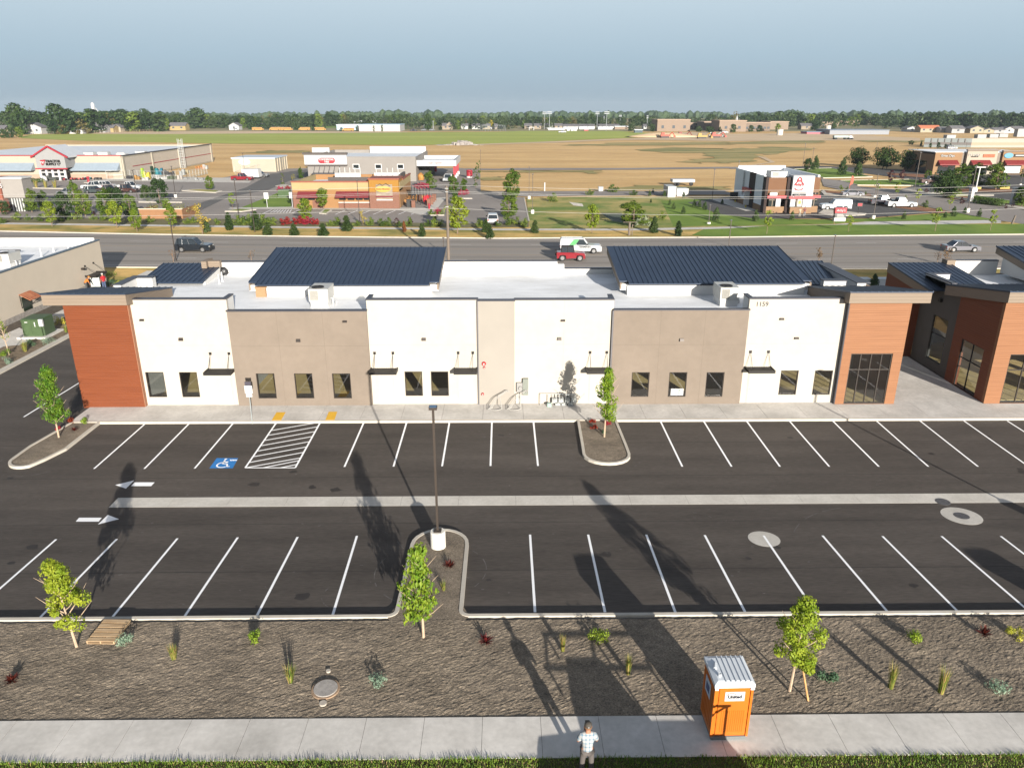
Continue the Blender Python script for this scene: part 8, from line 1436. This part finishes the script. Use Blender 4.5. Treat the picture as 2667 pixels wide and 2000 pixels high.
a = g(4, 2127, 985); h = gy(4, 2135, 925, a.y).z; solo(MB().tube((a.x, a.y, 0), .18, (a.x+.3, a.y, h), .15, 6), 'wooden_post', um, 'short leaning pale post by the roadside sidewalk at the far right', 'post')
# ------------------------------------------------------------------ far houses, school, sheds, trees
rfm = mat('asphalt_shingle', (.12, .115, .12), .95, .1, .5); rfb = mat('brown_shingle', (.20, .15, .11), .95, .1, .5)
siding = {'white': mat('white_siding', (.36, .36, .35), .9, .04, .4), 'cream': mat('cream_siding', (.27, .24, .175), .9, .04, .4), 'grey': mat('grey_house_siding', (.27, .27, .275), .9, .04, .4), 'tan': mat('tan_siding', (.22, .18, .135), .9, .04, .4), 'red': mat('red_siding', (.36, .03, .03), .9, .04, .4), 'yellow': mat('yellow_siding', (.27, .205, .095), .9, .04, .4)}
hwin = flat('house_window', (.05, .06, .07), .2)
def house(k, x0, x1, yb, yt, col, label, gable='front', dep=9, garage=True, roofm=None, eave=.6, grp=None):
    a, c = g(k, x0, yb), g(k, x1, yb); Y = a.y; h = gy(k, x0, yt, Y).z; w = c.x-a.x; xm = a.x+w/2; he = h*eave; t = thing('house', label, 'house', (xm, Y, 0), grp); m = siding[col]; rm = roofm or rfm
    if gable == 'front':
        MB().xz([(a.x, 0), (c.x, 0), (c.x, he), (xm, h-.3), (a.x, he)], Y, Y+dep).build('wall', m, t); b = MB(); o = .5
        for s, xx in ((-1, a.x), (1, c.x)): b.xz([(xx+s*o, he-o*(h-he)/(w/2)), (xm, h-.28), (xm, h), (xx+s*o, he-o*(h-he)/(w/2)+.28)], Y-.5, Y+dep+.5)
        b.build('roof', rm, t)
    else:
        MB().yz([(Y, 0), (Y+dep, 0), (Y+dep, he), (Y+dep/2, h-.3), (Y, he)], a.x, c.x).build('wall', m, t); b = MB(); sl = (h-he)/(dep/2)
        for s, yy in ((-1, Y), (1, Y+dep)): b.yz([(yy+s*.5, he-.5*sl), (Y+dep/2, h-.28), (Y+dep/2, h), (yy+s*.5, he-.5*sl+.28)], a.x-.4, c.x+.4)
        b.build('roof', rm, t)
    n = max(1, int(w/5))
    for i in range(n):
        xx = a.x+w*(i+.5)/n; wo = MB().box(xx-.75, xx+.75, Y-.06, Y-.003, he*.42, he*.42+1.3).build('window', hwin, t); MB().box(xx-.85, xx+.85, Y-.05, Y-.004, he*.42-.12, he*.42-.01).build('sill', white, wo)
    return t
H = [(23, 325, 575, 472, 318, 'white', 'large white gabled house with grey roof at the left beyond the green field', 'front'), (23, 345, 455, 470, 392, 'white', 'low white garage at the foot of the large white gabled house', 'side'), (23, 470, 690, 440, 316, 'grey', 'grey roofed house right behind the large white one', 'side'), (23, -60, 70, 470, 352, 'tan', 'tan house at the left photo edge behind the yellow-green trees', 'side'), (23, 85, 190, 470, 385, 'tan', 'small tan house half hidden by trees at the far left', 'front'), (23, 945, 1135, 470, 380, 'white', 'low white house with grey roof between dark trees at left', 'side'), (23, 1235, 1350, 455, 312, 'tan', 'tan two storey house left of the cream garage', 'side'), (23, 1350, 1445, 455, 345, 'grey', 'grey house joined to the tan two storey one', 'side'), (23, 1440, 1560, 450, 345, 'yellow', 'pale yellow house under the bright yellow tree', 'side'), (23, 1555, 1660, 445, 335, 'cream', 'cream gabled house right of the pale yellow one', 'front'), (23, 1840, 2000, 430, 312, 'grey', 'long grey roofed house left of the red walled one', 'side'), (23, 2000, 2062, 430, 312, 'grey', 'grey gable house end next to the red wall', 'front'), (23, 2060, 2105, 420, 345, 'red', 'narrow red house wall beside the grey gable', 'front'),
     (24, 75, 220, 243, 172, 'yellow', 'tan and yellow house behind the far field road', 'side'), (24, 612, 700, 240, 172, 'white', 'white gabled house among trees left of the buses', 'front'), (24, 855, 908, 216, 180, 'white', 'small white house above the row of buses', 'front'), (24, 920, 975, 214, 175, 'grey', 'small grey house above the row of buses', 'side'), (24, 1260, 1300, 208, 165, 'grey', 'grey house end in the trees above the last bus', 'front'), (24, 1365, 1395, 205, 172, 'tan', 'tan house end among trees right of the buses', 'front'), (24, 1532, 1580, 190, 162, 'white', 'white house in the trees left of the pale warehouse', 'side'), (24, 1580, 1622, 190, 150, 'white', 'taller white house left of the pale warehouse', 'side'), (24, 2000, 2062, 180, 138, 'tan', 'tan house above the pale warehouse roof', 'side'),
     (25, 318, 380, 236, 178, 'tan', 'brown and tan house left of the row houses', 'side'), (25, 355, 410, 236, 165, 'tan', 'pinkish gabled house left of the row houses', 'front')]
for i, (x0, x1) in enumerate(((490, 548), (585, 655), (682, 750), (788, 812), (1058, 1125), (1145, 1212), (1250, 1310), (1330, 1398))): H.append((25, x0, x1, 232-(i > 3)*2, 180, ('white', 'white', 'cream', 'tan', 'tan', 'tan', 'white', 'tan')[i], ORD[i]+' from the left of the small two storey houses across the sports field', 'side'))
for i, (x0, x1, c) in enumerate(((1408, 1540, 'tan'), (1545, 1690, 'tan'), (1728, 1850, 'grey'), (1850, 1910, 'white'), (2130, 2160, 'white'))): H.append((25, x0, x1, 230, 186, c, ORD[i]+' low house from the left behind the bleachers of the sports field', 'side'))
for h_ in H: house(*h_[:7], h_[7])
for i, (x0, x1, yb, yt, c, gb) in enumerate(((1385, 1460, 335, 295, 'white', 'front'), (1480, 1620, 340, 290, 'cream', 'side'), (1620, 1700, 342, 300, 'grey', 'side'), (1700, 1790, 345, 292, 'grey', 'side'), (1770, 1830, 340, 300, 'white', 'front'), (1830, 1925, 345, 292, 'cream', 'front'), (1925, 2000, 345, 310, 'cream', 'front'), (2000, 2080, 345, 305, 'grey', 'side'), (2070, 2140, 345, 298, 'white', 'front'), (2140, 2212, 345, 296, 'grey', 'side'), (640, 720, 320, 275, 'tan', 'side'))): house(4, x0, x1, yb, yt, c, ORD[i]+' from the left of the suburban houses under the right tree line', gb, roofm=flat('terracotta_roof', (.42, .14, .07), .9) if i == 1 else None, grp='suburban houses at right')
def block(k, x0, x1, yb, yt, m, label, name='school_building', cat='building', dep=25, wins=0, roof=None):
    a, c = g(k, x0, yb), g(k, x1, yb); h = gy(k, x0, yt, a.y).z; t = thing(name, label, cat, ((a.x+c.x)/2, a.y, 0)); MB().box(a.x, c.x, a.y, a.y+dep, 0, h-.4).build('wall', m, t); MB().box(a.x-.3, c.x+.3, a.y-.3, a.y+dep+.3, h-.4, h).build('roof', roof or roofw, t)
    for i in range(wins): xx = a.x+(c.x-a.x)*(i+.5)/wins; MB().box(xx-1, xx+1, a.y-.08, a.y-.003, h*.25, h*.5).build('window', hwin, t)
    return t
schm = mat('school_brick', (.195, .148, .112), .9, .04, .2); schd = mat('school_brick_dark', (.15, .115, .09), .9, .04, .2); rft = flat('tan_roof_edge', (.36, .26, .19), .9)
block(3, 1615, 1885, 388, 290, schm, 'large tan brick school block beyond the dirt lot', wins=3, roof=rft); block(3, 1880, 2020, 372, 318, schm, 'lower tan brick school wing right of the large block', wins=4, roof=rft); block(3, 2000, 2130, 380, 308, schd, 'darker brick school wing set behind the trees', wins=2, roof=rft)
block(4, 60, 250, 335, 255, schm, 'tan brick school gymnasium with stepped roof', wins=2, roof=rft); block(4, 245, 420, 330, 270, schd, 'long low brick school wing with dark windows', wins=7, roof=rft); block(4, 420, 548, 320, 263, schm, 'right end block of the brick school', wins=1, roof=rft); block(4, 775, 905, 300, 268, schm, 'tan school annex in front of the tree line', wins=3, roof=rft); block(4, 905, 1050, 290, 253, schm, 'tallest tan annex block in front of the tree line', wins=2, roof=rft)
block(24, 1780, 2150, 252, 190, mat('warehouse_cream', (.32, .315, .30), .9, .03, .2), 'long pale warehouse beyond the green field', 'warehouse', dep=30, roof=mat('blue_roof_sheet', (.30, .40, .48), .6, .05, .2)); block(24, 1725, 1945, 190, 155, mat('pale_blue_wall', (.50, .56, .60), .8, .03, .2), 'pale blue raised roof block behind the warehouse', 'warehouse', roof=whitepan); block(24, 1580, 1780, 240, 190, flat('blue_shed_wall', (.28, .36, .42), .8), 'low blue grey shed left of the warehouse', 'warehouse', dep=20)
block(4, 680, 1000, 352, 335, flat('fairground_red', (.34, .1, .12), .8), 'long low dark red shed at the far edge of the dirt lot', 'long_shed', dep=12, roof=flat('dark_blue_roof', (.13, .16, .21), .7)); block(4, 840, 1260, 355, 322, flat('shed_grey', (.20, .21, .23), .8), 'long dark roofed sheds behind the semi truck', 'long_shed', dep=25, roof=MT['dark_blue_roof'])
for i, (x0, x1, yb, yt, m) in enumerate(((1270, 1420, 240, 222, whitepan), (1410, 1540, 234, 212, whitepan), (1550, 1690, 234, 210, whitepan), (1720, 1850, 236, 212, flat('stand_grey', (.42, .42, .42), .8)), (1870, 1995, 234, 205, schm))): block(25, x0, x1, yb, yt, m, ORD[i]+' from the left of the low pale sports stands behind the field', 'sports_stand', 'stand', dep=6)
for i, (x0, x1, c) in enumerate(((1440, 1465, whitepan), (1475, 1500, whitepan), (1505, 1528, whitepan), (1595, 1632, redt))): block(25, x0, x1, 249, 230, c, ('first white', 'second white', 'third white', 'red')[i]+' small field shed in front of the sports stands', 'field_shed', 'shed', dep=3)
block(25, 755, 852, 230, 216, whitepan, 'long white low wall shed below the small houses', 'field_shed', 'shed', dep=3); block(25, 2050, 2120, 265, 235, flat('dark_shed', (.06, .08, .09), .8), 'dark shed at the right end of the sports field', 'field_shed', 'shed', dep=5)
a = g(4, 182, 300); h = gy(4, 182, 215, a.y).z; solo(MB().lathe([(2.2, 0), (2.2, h*.35), (1.4, h*.5), (0, h)], (a.x, a.y, 0), 4), 'church_spire', white, 'thin white church spire above the brick school', 'spire')
for i, (k, x, yb, yt) in enumerate(((4, 488, 360, 318), (4, 828, 330, 290))): a = g(k, x, yb); h = gy(k, x, yt, a.y).z; solo(MB().lathe([(2.0, 0), (2.2, h*.95), (0, h)], (a.x, a.y, 0), 12), 'silo', flat('pale_silo', (.45, .43, .38), .8), ('short grey' if i == 0 else 'pale tan')+' silo at the far edge of the dirt lot', 'silo')
# water tower
d = ray(*q(23, 1370, 190)); Yw = 1250; xw_ = PY(*q(23, 1370, 190), Yw).x; ztop = PY(*q(23, 1350, 38), Yw).z; t = thing('water_tower', 'slim white water tower with slanted legs above the left tree line', 'water tower', (xw_-4, Yw, 0)); b = MB(); b.lathe([(0, ztop-12), (2.4, ztop-10), (2.7, ztop-4), (1.9, ztop-1), (0, ztop)], (xw_-9, Yw, 0), 14); b.build('tank', white, t); b = MB(); b.tube((xw_-9, Yw, 0), .6, (xw_-9, Yw, ztop-11), None, 8)
for s in (-1, 1, 2.2): b.tube((xw_-9+s*1.6, Yw, ztop-8), .4, (xw_-9+s*6, Yw, 0), None, 5)
b.build('leg', white, t)
# field lights
lm = flat('pale_mast', (.22, .235, .25), .6)
for i, (x, yb, yt) in enumerate(((1237, 232, 76), (1281, 245, 72), (1709, 235, 75), (1793, 245, 72), (1771, 200, 115), (1916, 205, 105), (1924, 200, 112), (2158, 245, 110))):
    a = g(25, x, yb); h = gy(25, x, yt, a.y).z; t = thing('floodlight_mast', ORD[i]+' from the left of the tall pale floodlight masts round the sports field', 'floodlight', (a.x, a.y, 0), 'floodlight masts'); MB().tube((a.x, a.y, 0), .25, (a.x, a.y, h-1.5), .18, 6).build('mast', lm, t); b = MB(); wd = (1.9, 1.9, 1.7, 2.1, .4, 1.3, .9, .7)[i]; b.box(a.x-wd, a.x+wd, a.y-.2, a.y+.2, h-.7, h); b.box(a.x-wd, a.x+wd, a.y-.2, a.y+.2, h-2.0, h-1.3); b.build('lamp_rack', lm, t)
for i, (k, x, yb, yt) in enumerate(((4, 1738, 300, 215), (25, 178, 232, 165), (25, 237, 230, 160), (25, 152, 232, 195))): a = g(k, x, yb); h = gy(k, x, yt, a.y).z; solo(MB().tube((a.x, a.y, 0), .35, (a.x+(3 if i == 0 else 0), a.y, h), .2, 6).tube((a.x+(2.5 if i == 0 else -.8), a.y, h-.3), .3, (a.x+(12 if i == 0 else .8), a.y, h), .2, 5), 'crane_mast' if i == 0 else 'utility_pole', flat('mast_red', (.5, .16, .1), .6) if i == 0 else lm, ('slanting red and white crane mast above the right tree line', 'pale pole right of the pale warehouse', 'second pale pole right of the pale warehouse', 'short pale pole by the parked cars of the warehouse')[i], 'crane' if i == 0 else 'pole')
t = thing('goal_frame', 'white football goal frame standing on the sports field', 'goal', tuple(g(25, 1120, 242))); a, c = g(25, 1100, 242), g(25, 1141, 242); h = gy(25, 1100, 216, a.y).z; b = MB(); b.tube((a.x, a.y, 0), .3, (a.x, a.y, h)); b.tube((c.x, a.y, 0), .3, (c.x, a.y, h)); b.tube((a.x, a.y, h), .3, (c.x, a.y, h)); b.build('frame', white, t)
for i, (x, y) in enumerate(((705, 248), (838, 250))): 
    a = g(25, x, y); b = MB(); r_ = 5
    for j in range(12): a0, a1 = R(j*30), R(j*30+30); b.tube((a.x+r_*math.cos(a0), a.y+r_*math.sin(a0), 0), .08, (a.x+r_*.8*math.cos(a0), a.y+r_*.8*math.sin(a0), 4.5), None, 3); b.tube((a.x+r_*.8*math.cos(a0), a.y+r_*.8*math.sin(a0), 4.5), .08, (a.x+r_*.8*math.cos(a1), a.y+r_*.8*math.sin(a1), 4.5), None, 3); b.tube((a.x+r_*math.cos(a0), a.y+r_*math.sin(a0), 0), .06, (a.x+r_*.8*math.cos(a1), a.y+r_*.8*math.sin(a1), 4.5), None, 3)
    solo(b, 'batting_cage', lm, ('left' if i == 0 else 'right')+' pale net cage on the sports field before the small houses', 'net cage')
# rubble heap
rn = random.Random(8)
for i, (k, x, y, n_, s_) in enumerate(((2, 1850, 500, 46, 1.), (25, 490, 345, 0, 1))):
    if not n_: continue
    a = g(k, x, y); b = MB()
    for j in range(n_):
        u = rn.gauss(0, .5); hh_ = max(.3, 2.6*math.exp(-((u-.35)**2)*4)); b.obox((a.x+u*11, a.y+rn.uniform(-3, 3), -.2), rn.uniform(1, 3.5), rn.uniform(1, 3), hh_*rn.uniform(.5, 1.1), rn.uniform(0, 3))
    solo(b, 'rubble_heap', mat('rubble', (.14, .125, .115), .95, .0, .8, col2=(.36, .33, .31)), 'grey heap of concrete rubble at the edge of the green field', 'rubble')
# dirt heap and machines
a = g(3, 1690, 440); b = MB(); b.lathe([(1, 0), (.8, .35), (.45, .8), (.15, 1), (0, 1.02)], (0, 0, 0), 16); o = solo(b, 'dirt_mound', soil, 'broad mound of pale earth in front of the brick school', 'mound', smooth=True); o.location = (a.x, a.y+8, 0); o.scale = (26, 9, gy(3, 1690, 402, a.y).z)
for i, (k, x, y, c, nm) in enumerate(((3, 1682, 442, (.55, .06, .02), 'red'), (3, 1825, 436, (.25, .03, .02), 'dark red'), (3, 1985, 448, (.5, .3, .04), 'yellow'), (3, 2080, 440, (.6, .58, .55), 'white'), (4, 40, 378, (.5, .06, .03), 'bright red'))):
    a = g(k, x, y); t = thing('construction_machine', nm+' construction machine working in the dirt lot before the school', 'machine', (a.x, a.y, 0), None); m = flat('machine_'+nm.replace(' ', '_'), tuple(v*.55 for v in c), .5); b = MB(); b.box(a.x-3, a.x+3, a.y-1.2, a.y+1.2, .9, 2.0); b.box(a.x-2.6, a.x-.6, a.y-1, a.y+1, 2.0, 3.3); b.build('body', m, t); b = MB(); b.box(a.x-2.8, a.x+2.4, a.y-1.5, a.y-1.21, 0, 1.0); b.box(a.x-2.8, a.x+2.4, a.y+1.21, a.y+1.5, 0, 1.0); b.build('track', trimk, t); b = MB(); b.tube((a.x+2.4, a.y, 1.6), .25, (a.x+4.4, a.y, 3.4)); b.tube((a.x+4.4, a.y, 3.4), .22, (a.x+6, a.y, 1.2)); b.box(a.x+5.4, a.x+6.6, a.y-.8, a.y+.8, .4, 1.3); b.build('arm', m, t)
# school buses, semi truck
bus = thing('school_bus', 'x', 'bus'); ym = flat('bus_yellow', (.40, .21, .05), .6); b = MB(); b.yz([(-1.2, .6), (-1.2, 2.7), (-.9, 3.05), (.9, 3.05), (1.2, 2.7), (1.2, .6)], -5.8, 4.4); b.box(4.401, 5.9, -1.0, 1.0, .6, 1.7); b.build('body', ym, bus); b = MB()
for i in range(9): b.box(-5.4+i*1.05, -4.6+i*1.05, -1.23, -1.205, 1.75, 2.45); b.box(-5.4+i*1.05, -4.6+i*1.05, 1.205, 1.23, 1.75, 2.45)
b.box(4.405, 4.43, -.95, .95, 1.75, 2.7); b.build('window', vglass, bus); MB().box(-5.7, 4.3, -.85, .85, 3.055, 3.1).build('roof', white, bus)
for x in (-3.4, 4.6):
    for s in (-1, 1): MB().tube((x, s*.95, .5), .5, (x, s*1.22, .5), None, 10).build('wheel', tyre, bus)
for i, x in enumerate((872, 1018, 1132, 1282, 1432, 1676)): a = g(24, x, 244 if i < 5 else 251); place(bus, USED, (a.x, a.y+(i % 2)*3, 0), R(180 if i % 2 else 0), .8, 'yellow school bus, '+ORD[i]+' from the left in the row beyond the green field' if i < 5 else 'yellow school bus standing alone in front of the pale warehouse', 'school buses beyond the field')
t = thing('semi_truck', 'white semi truck with grey-green trailer beyond the dirt lot', 'truck', tuple(g(4, 940, 390))); a, c = g(4, 872, 390), g(4, 1010, 390); L_ = c.x-a.x; h = gy(4, 900, 362, a.y).z
MB().box(a.x, a.x+L_*.74, a.y, a.y+2.5, 1.1, h).build('trailer', flat('trailer_green', (.24, .29, .28), .6), t); MB().box(a.x+L_*.77, a.x+L_*.92, a.y, a.y+2.5, .9, h*.95).box(a.x+L_*.92, c.x, a.y+.2, a.y+2.3, .9, h*.6).build('cab', white, t)
for f in (.06, .12, .6, .8, .95): MB().tube((a.x+L_*f, a.y-.1, .55), .55, (a.x+L_*f, a.y+2.6, .55), None, 10).build('wheel', tyre, t)
for i, (k, x, y) in enumerate(((24, 675, 244), (25, 150, 246), (25, 60, 250), (25, 225, 246), (25, 1398, 264), (23, 1265, 455), (3, 2175, 402))): a = g(k, x, y); place((htw, hts, pkb, hts, pk, htw, htw)[i], USED, (a.x, a.y, 0), R(random.choice((0, 180))), None, ('white car beside the left end of the bus row', 'silver car parked right of the pale warehouse', 'dark pickup parked right of the pale warehouse', 'silver car by the bushes right of the warehouse', 'white pickup standing out on the sports field', 'white suv at the fence of the tan house', 'white car near the brick school trees')[i], None)
mesh_fence('board_fence', 'grey board fence along the back of the left houses', [g(23, 340, 476), g(23, 560, 474), g(23, 740, 474)], 1.8, flat('grey_board', (.26, .24, .21), .9), 3); mesh_fence('board_fence', 'weathered fence along the far field behind the yellow tree', [g(23, 940, 470), g(23, 1440, 462), g(23, 2100, 440)], 1.8, flat('tan_board', (.36, .27, .2), .9), 3)
# far trees: a few shapes, each copied
F_round = proto('tree', 'tree', ovalc(1, .06, .40, 34, .4), 800, .12, (.016, .038, .011), (.048, .082, .019), None, 21, .3, sc=4.); F_light = proto('tree', 'tree', ovalc(1, .06, .36, 28, .4), 650, .115, (.06, .105, .014), (.13, .18, .026), None, 22, .25, sc=4.)
F_tall = proto('poplar', 'tree', ovalc(1, .04, .2, 30, .4), 650, .09, (.022, .046, .016), (.055, .088, .025), None, 23, .3, sc=4.); F_yellow = proto('tree', 'tree', ovalc(1, .08, .38, 14, .4), 300, .1, (.38, .30, .02), (.55, .42, .04), None, 24, .05, sc=4.); F_olive = proto('tree', 'tree', ovalc(1, .05, .42, 18, .4), 360, .1, (.09, .085, .025), (.16, .13, .04), None, 25, .2, sc=4.)
def ftree(pr, k, x, yb, yt, label, grp=None, w=1., dY=0):
    a = g(k, x, yb); Y = a.y+dY; x3 = PY(*q(k, x, yt), Y); return place(pr, USED, (x3.x, Y, -.1), random.uniform(0, 6.28), (x3.z*w, x3.z*w, x3.z), label, grp)
for i, (x, yb, yt, pr, w, lb) in enumerate(((190, 480, 50, F_round, .85, 'tall dark round tree at the left end of the tree line'), (740, 470, 58, F_round, 1.0, 'largest dark round tree of the left tree line'), (900, 470, 130, F_round, 1.1, 'dark shoulder of trees right of the largest one'), (1240, 455, 130, F_round, 1.5, 'broad dark tree left of the white water tower'), (1470, 430, 235, F_yellow, .9, 'bright yellow tree behind the cream house'), (830, 472, 285, F_olive, 1.1, 'olive brown rounded tree right of the large white house'), (1110, 470, 265, F_olive, 1.3, 'olive round tree before the low white house'), (1750, 440, 328, F_round, 1.5, 'dark bushes left of the long grey roofed house'), (1860, 440, 345, F_round, .9, 'dark small tree before the long grey roofed house'), (2150, 420, 250, F_light, .8, 'bright green tree right of the red walled house'), (350, 400, 150, F_light, 1.1, 'yellow-green tree behind the large white house'), (240, 520, 375, F_light, 1.1, 'yellow-green bushy tree at the left field corner'), (110, 525, 395, F_round, 1.2, 'dark bushy tree at the left field corner'), (30, 525, 400, F_round, 1.1, 'dark bush at the left photo edge before the field'), (100, 400, 85, F_olive, .35, 'thin pale bare poplar in the left tree line'), (410, 380, 110, F_olive, .3, 'second thin pale poplar in the left tree line'), (660, 470, 385, F_round, .8, 'dark shrub beside the large white house'), (2140, 410, 325, F_yellow, .8, 'small yellow tree right of the red walled house'), (1330, 455, 385, F_round, 1.1, 'small dark tree before the tan two storey house'), (1660, 330, 130, F_round, 1.4, 'broad dark tree left of the pale yellow house skyline'), (1960, 330, 125, F_round, 1.1, 'dark tall tree crown above the long grey roofed house'))): ftree(pr, 23, x, yb, yt, lb, None, w)
for i, (k, x, yb, yt, pr, w, lb) in enumerate(((24, 35, 235, 130, F_light, .9, 'bright green tree left of the tan and yellow house'), (24, 300, 225, 40, F_round, 1.3, 'high dark crown left of centre in the tree line'), (24, 730, 225, 130, F_light, .9, 'bright green tree above the first buses'), (24, 800, 235, 165, F_round, 1.1, 'dark round bush behind the first buses'), (24, 945, 230, 175, F_round, 1.2, 'dark round tree behind the middle buses'), (24, 1210, 240, 165, F_round, 1., 'dark tree between two buses'), (24, 1470, 235, 165, F_tall, .9, 'slim tree at the end of the bus row'), (24, 1345, 210, 155, F_round, 1.2, 'dark tree above the last buses'), (24, 1840, 250, 212, F_tall, 1., 'left slim tree before the pale warehouse'), (24, 1912, 252, 198, F_tall, .9, 'middle slim tree before the pale warehouse'), (24, 1985, 252, 188, F_tall, .9, 'right slim tree before the pale warehouse'), (24, 1765, 250, 198, F_round, .9, 'round tree at the left corner of the pale warehouse'), (24, 2140, 225, 92, F_round, .8, 'tall dark tree right behind the pale warehouse'), (24, 1500, 190, 72, F_round, .9, 'dark round crown in the middle tree line'), (24, 1620, 250, 215, F_round, 1.2, 'bush beside the blue grey shed'), (24, 1365, 245, 208, F_round, 1.2, 'dark bush between the last buses'),
        (25, 185, 240, 92, F_round, .7, 'large dark tree right of the warehouse cars'), (25, 380, 200, 85, F_round, .7, 'single dark crown standing above the middle tree line'), (25, 460, 235, 150, F_light, .8, 'bright green tree left of the first small house'), (25, 570, 225, 130, F_round, .6, 'dark tree between the first two small houses'), (25, 757, 210, 145, F_yellow, .8, 'orange yellow tree behind the third small house'), (25, 840, 232, 180, F_round, .9, 'dark round tree right of the third small house'), (25, 912, 230, 180, F_olive, .7, 'olive tree among the small houses'), (25, 975, 225, 190, F_olive, 1.3, 'brownish tree group between the small houses'), (25, 1050, 225, 150, F_light, .7, 'light green tree before the fifth small house'), (25, 1665, 215, 92, F_round, .8, 'tall dark crown behind the sports stands'), (25, 1545, 190, 135, F_light, .8, 'yellow-green crown behind the sports stands'), (25, 1085, 200, 92, F_round, .7, 'dark round crown behind the floodlight masts'), (25, 980, 200, 97, F_round, .7, 'dark round crown left of the floodlight masts'), (25, 300, 240, 205, F_round, 1.1, 'dark bush beside the pinkish gabled house'), (25, 1895, 205, 150, F_light, .6, 'yellow-green tree by the right floodlight mast'),
        (4, 165, 340, 280, F_round, 1.1, 'round green tree before the school gymnasium'), (4, 290, 335, 288, F_round, 1.2, 'round green tree before the low school wing'), (4, 350, 335, 288, F_round, 1.3, 'second round green tree before the low school wing'), (4, 480, 335, 278, F_light, 1.1, 'lighter tree before the right end of the school'), (4, 745, 325, 245, F_round, 1., 'dark round tree left of the school annex'), (4, 870, 325, 272, F_round, 1., 'dark tree between the annex blocks'), (4, 10, 345, 300, F_round, 1.2, 'round tree left of the school gymnasium'), (4, 70, 335, 300, F_round, .9, 'small round tree left of the school gymnasium'), (3, 1960, 392, 342, F_round, 1.3, 'round green tree before the tan school wing'), (3, 2040, 392, 345, F_round, 1.3, 'second round green tree before the tan school wing'), (3, 2140, 390, 350, F_round, .9, 'small tree at the darker school wing'), (4, 1420, 425, 395, F_round, 1.6, 'dark bush in the field left of the big store'), (3, 1400, 385, 330, F_round, 1.2, 'dark tree right of the sports stands'), (3, 1580, 390, 325, F_round, .9, 'dark tree left of the large school block'))): ftree(pr, k, x, yb, yt, lb, None, w)
rn = random.Random(77)
zones = ((23, 0, 2212, 440, 430, 150, 210, 26, 'left tree line behind the houses'), (24, 0, 1500, 222, 205, 88, 125, 40, 'middle left tree line above the buses'), (24, 1500, 2212, 205, 195, 95, 125, 20, 'tree line behind the pale warehouse'), (25, 0, 2212, 205, 195, 110, 138, 62, 'tree line behind the sports field'), (4, 0, 800, 300, 290, 190, 240, 30, 'tree line behind the brick school'), (4, 750, 1400, 295, 285, 200, 235, 26, 'middle right tree line'), (4, 1380, 2240, 310, 300, 195, 235, 44, 'dark tree line at the right above the suburban houses'))
for (k, x0, x1, yb0, yb1, yt0, yt1, n_, nm) in zones:
    for i in range(n_):
        x = x0+(x1-x0)*(i+rn.uniform(.1, .9))/n_; yb = rn.uniform(yb1, yb0); yt = rn.uniform(yt0, yt1); right = k == 4 and x0 > 1300
        pr = rn.choice((F_round, F_round, F_round, F_light if rn.random() < .5 else F_olive, F_tall) if not right else (F_tall, F_round, F_tall)); ftree(pr, k, x, yb, yt, 'lesser green crown filling the '+nm, 'trees in the '+nm, rn.uniform(1.0, 1.6) if pr is not F_tall else rn.uniform(1.2, 1.9))
# the wood that fills in behind them reads as one mass
def belt():
    b = MB(); rn = random.Random(5)
    src = [(p, [tuple(p.data.vertices[i].co for i in f.vertices) for f in p.data.polygons]) for p in (kids(F_round)[0], kids(F_tall)[0])]
    for i in range(520):
        px = rn.uniform(-60, 2280); py = rn.uniform(259, 281); a = P(px, py); Y = a.y; top = rn.uniform(249, 259) if 500 < px < 1750 else rn.uniform(245, 256); zt = PY(px, top, Y).z
        if zt < 3.5 or zt > 24: zt = rn.uniform(6, 12)
        s = zt; fs = src[0 if rn.random() < .75 else 1][1]; w = s*rn.uniform(1.0, 1.7); c, sn = math.cos(i), math.sin(i)
        for f in fs[::5]:
            k = len(b.v)
            for v in f: cc = 1.0; b.v.append((a.x+(v.x*c-v.y*sn)*w*cc, Y+(v.x*sn+v.y*c)*w, v.z*s))
            b.f.append(tuple(range(k, k+len(f)))); b.m.append(0)
    o = b.build('distant_wood', leafmat('leaf_distant', (.024, .044, .018), (.062, .09, .032), .04, 0, .2)); tag(o, kind='stuff')
belt()
def hedgeline():
    b = MB(); rn = random.Random(15)
    for i in range(4200):
        x = rn.uniform(-2600, 2600); y = rn.uniform(1500, 5200); z0 = -.0142*(y-1300); hgt = rn.uniform(7, 16); w = rn.uniform(10, 26)
        for j in range(3):
            p = Vector((x+rn.uniform(-w, w), y+rn.uniform(-6, 6), z0)); r_ = hgt*rn.uniform(.35, .7); n_ = 7
            b.lathe([(r_, 0), (r_*1.2, hgt*.4), (r_*.8, hgt*.8), (0, hgt*rn.uniform(.9, 1.1))], tuple(p), 6)
    o = b.build('distant_wood', MT['leaf_distant']); tag(o, kind='stuff')
hedgeline()
# prototypes that were never placed
for o in [o for o in bpy.data.objects if o.get('label') == 'x']:
    for c in kids(o):
        for e in kids(c): bpy.data.objects.remove(e)
        bpy.data.objects.remove(c)
    bpy.data.objects.remove(o)
# ------------------------------------------------------------------ hazy air
def haze(dens=.00011, col=(.47, .56, .65)):
    b = MB(); b.box(-3200, 3200, -150, 5600, -75, 48); m = bpy.data.materials.new('haze_air'); m.use_nodes = True; n = m.node_tree
    for x in list(n.nodes): n.nodes.remove(x)
    o = n.nodes.new('ShaderNodeOutputMaterial'); v = n.nodes.new('ShaderNodeVolumePrincipled'); v.inputs['Density'].default_value = dens; v.inputs['Color'].default_value = (*col, 1); v.inputs['Anisotropy'].default_value = .0
    n.links.new(v.outputs[0], o.inputs['Volume']); h_ = b.build('haze', m); tag(h_, kind='stuff'); h_.display_type = 'WIRE'
haze()
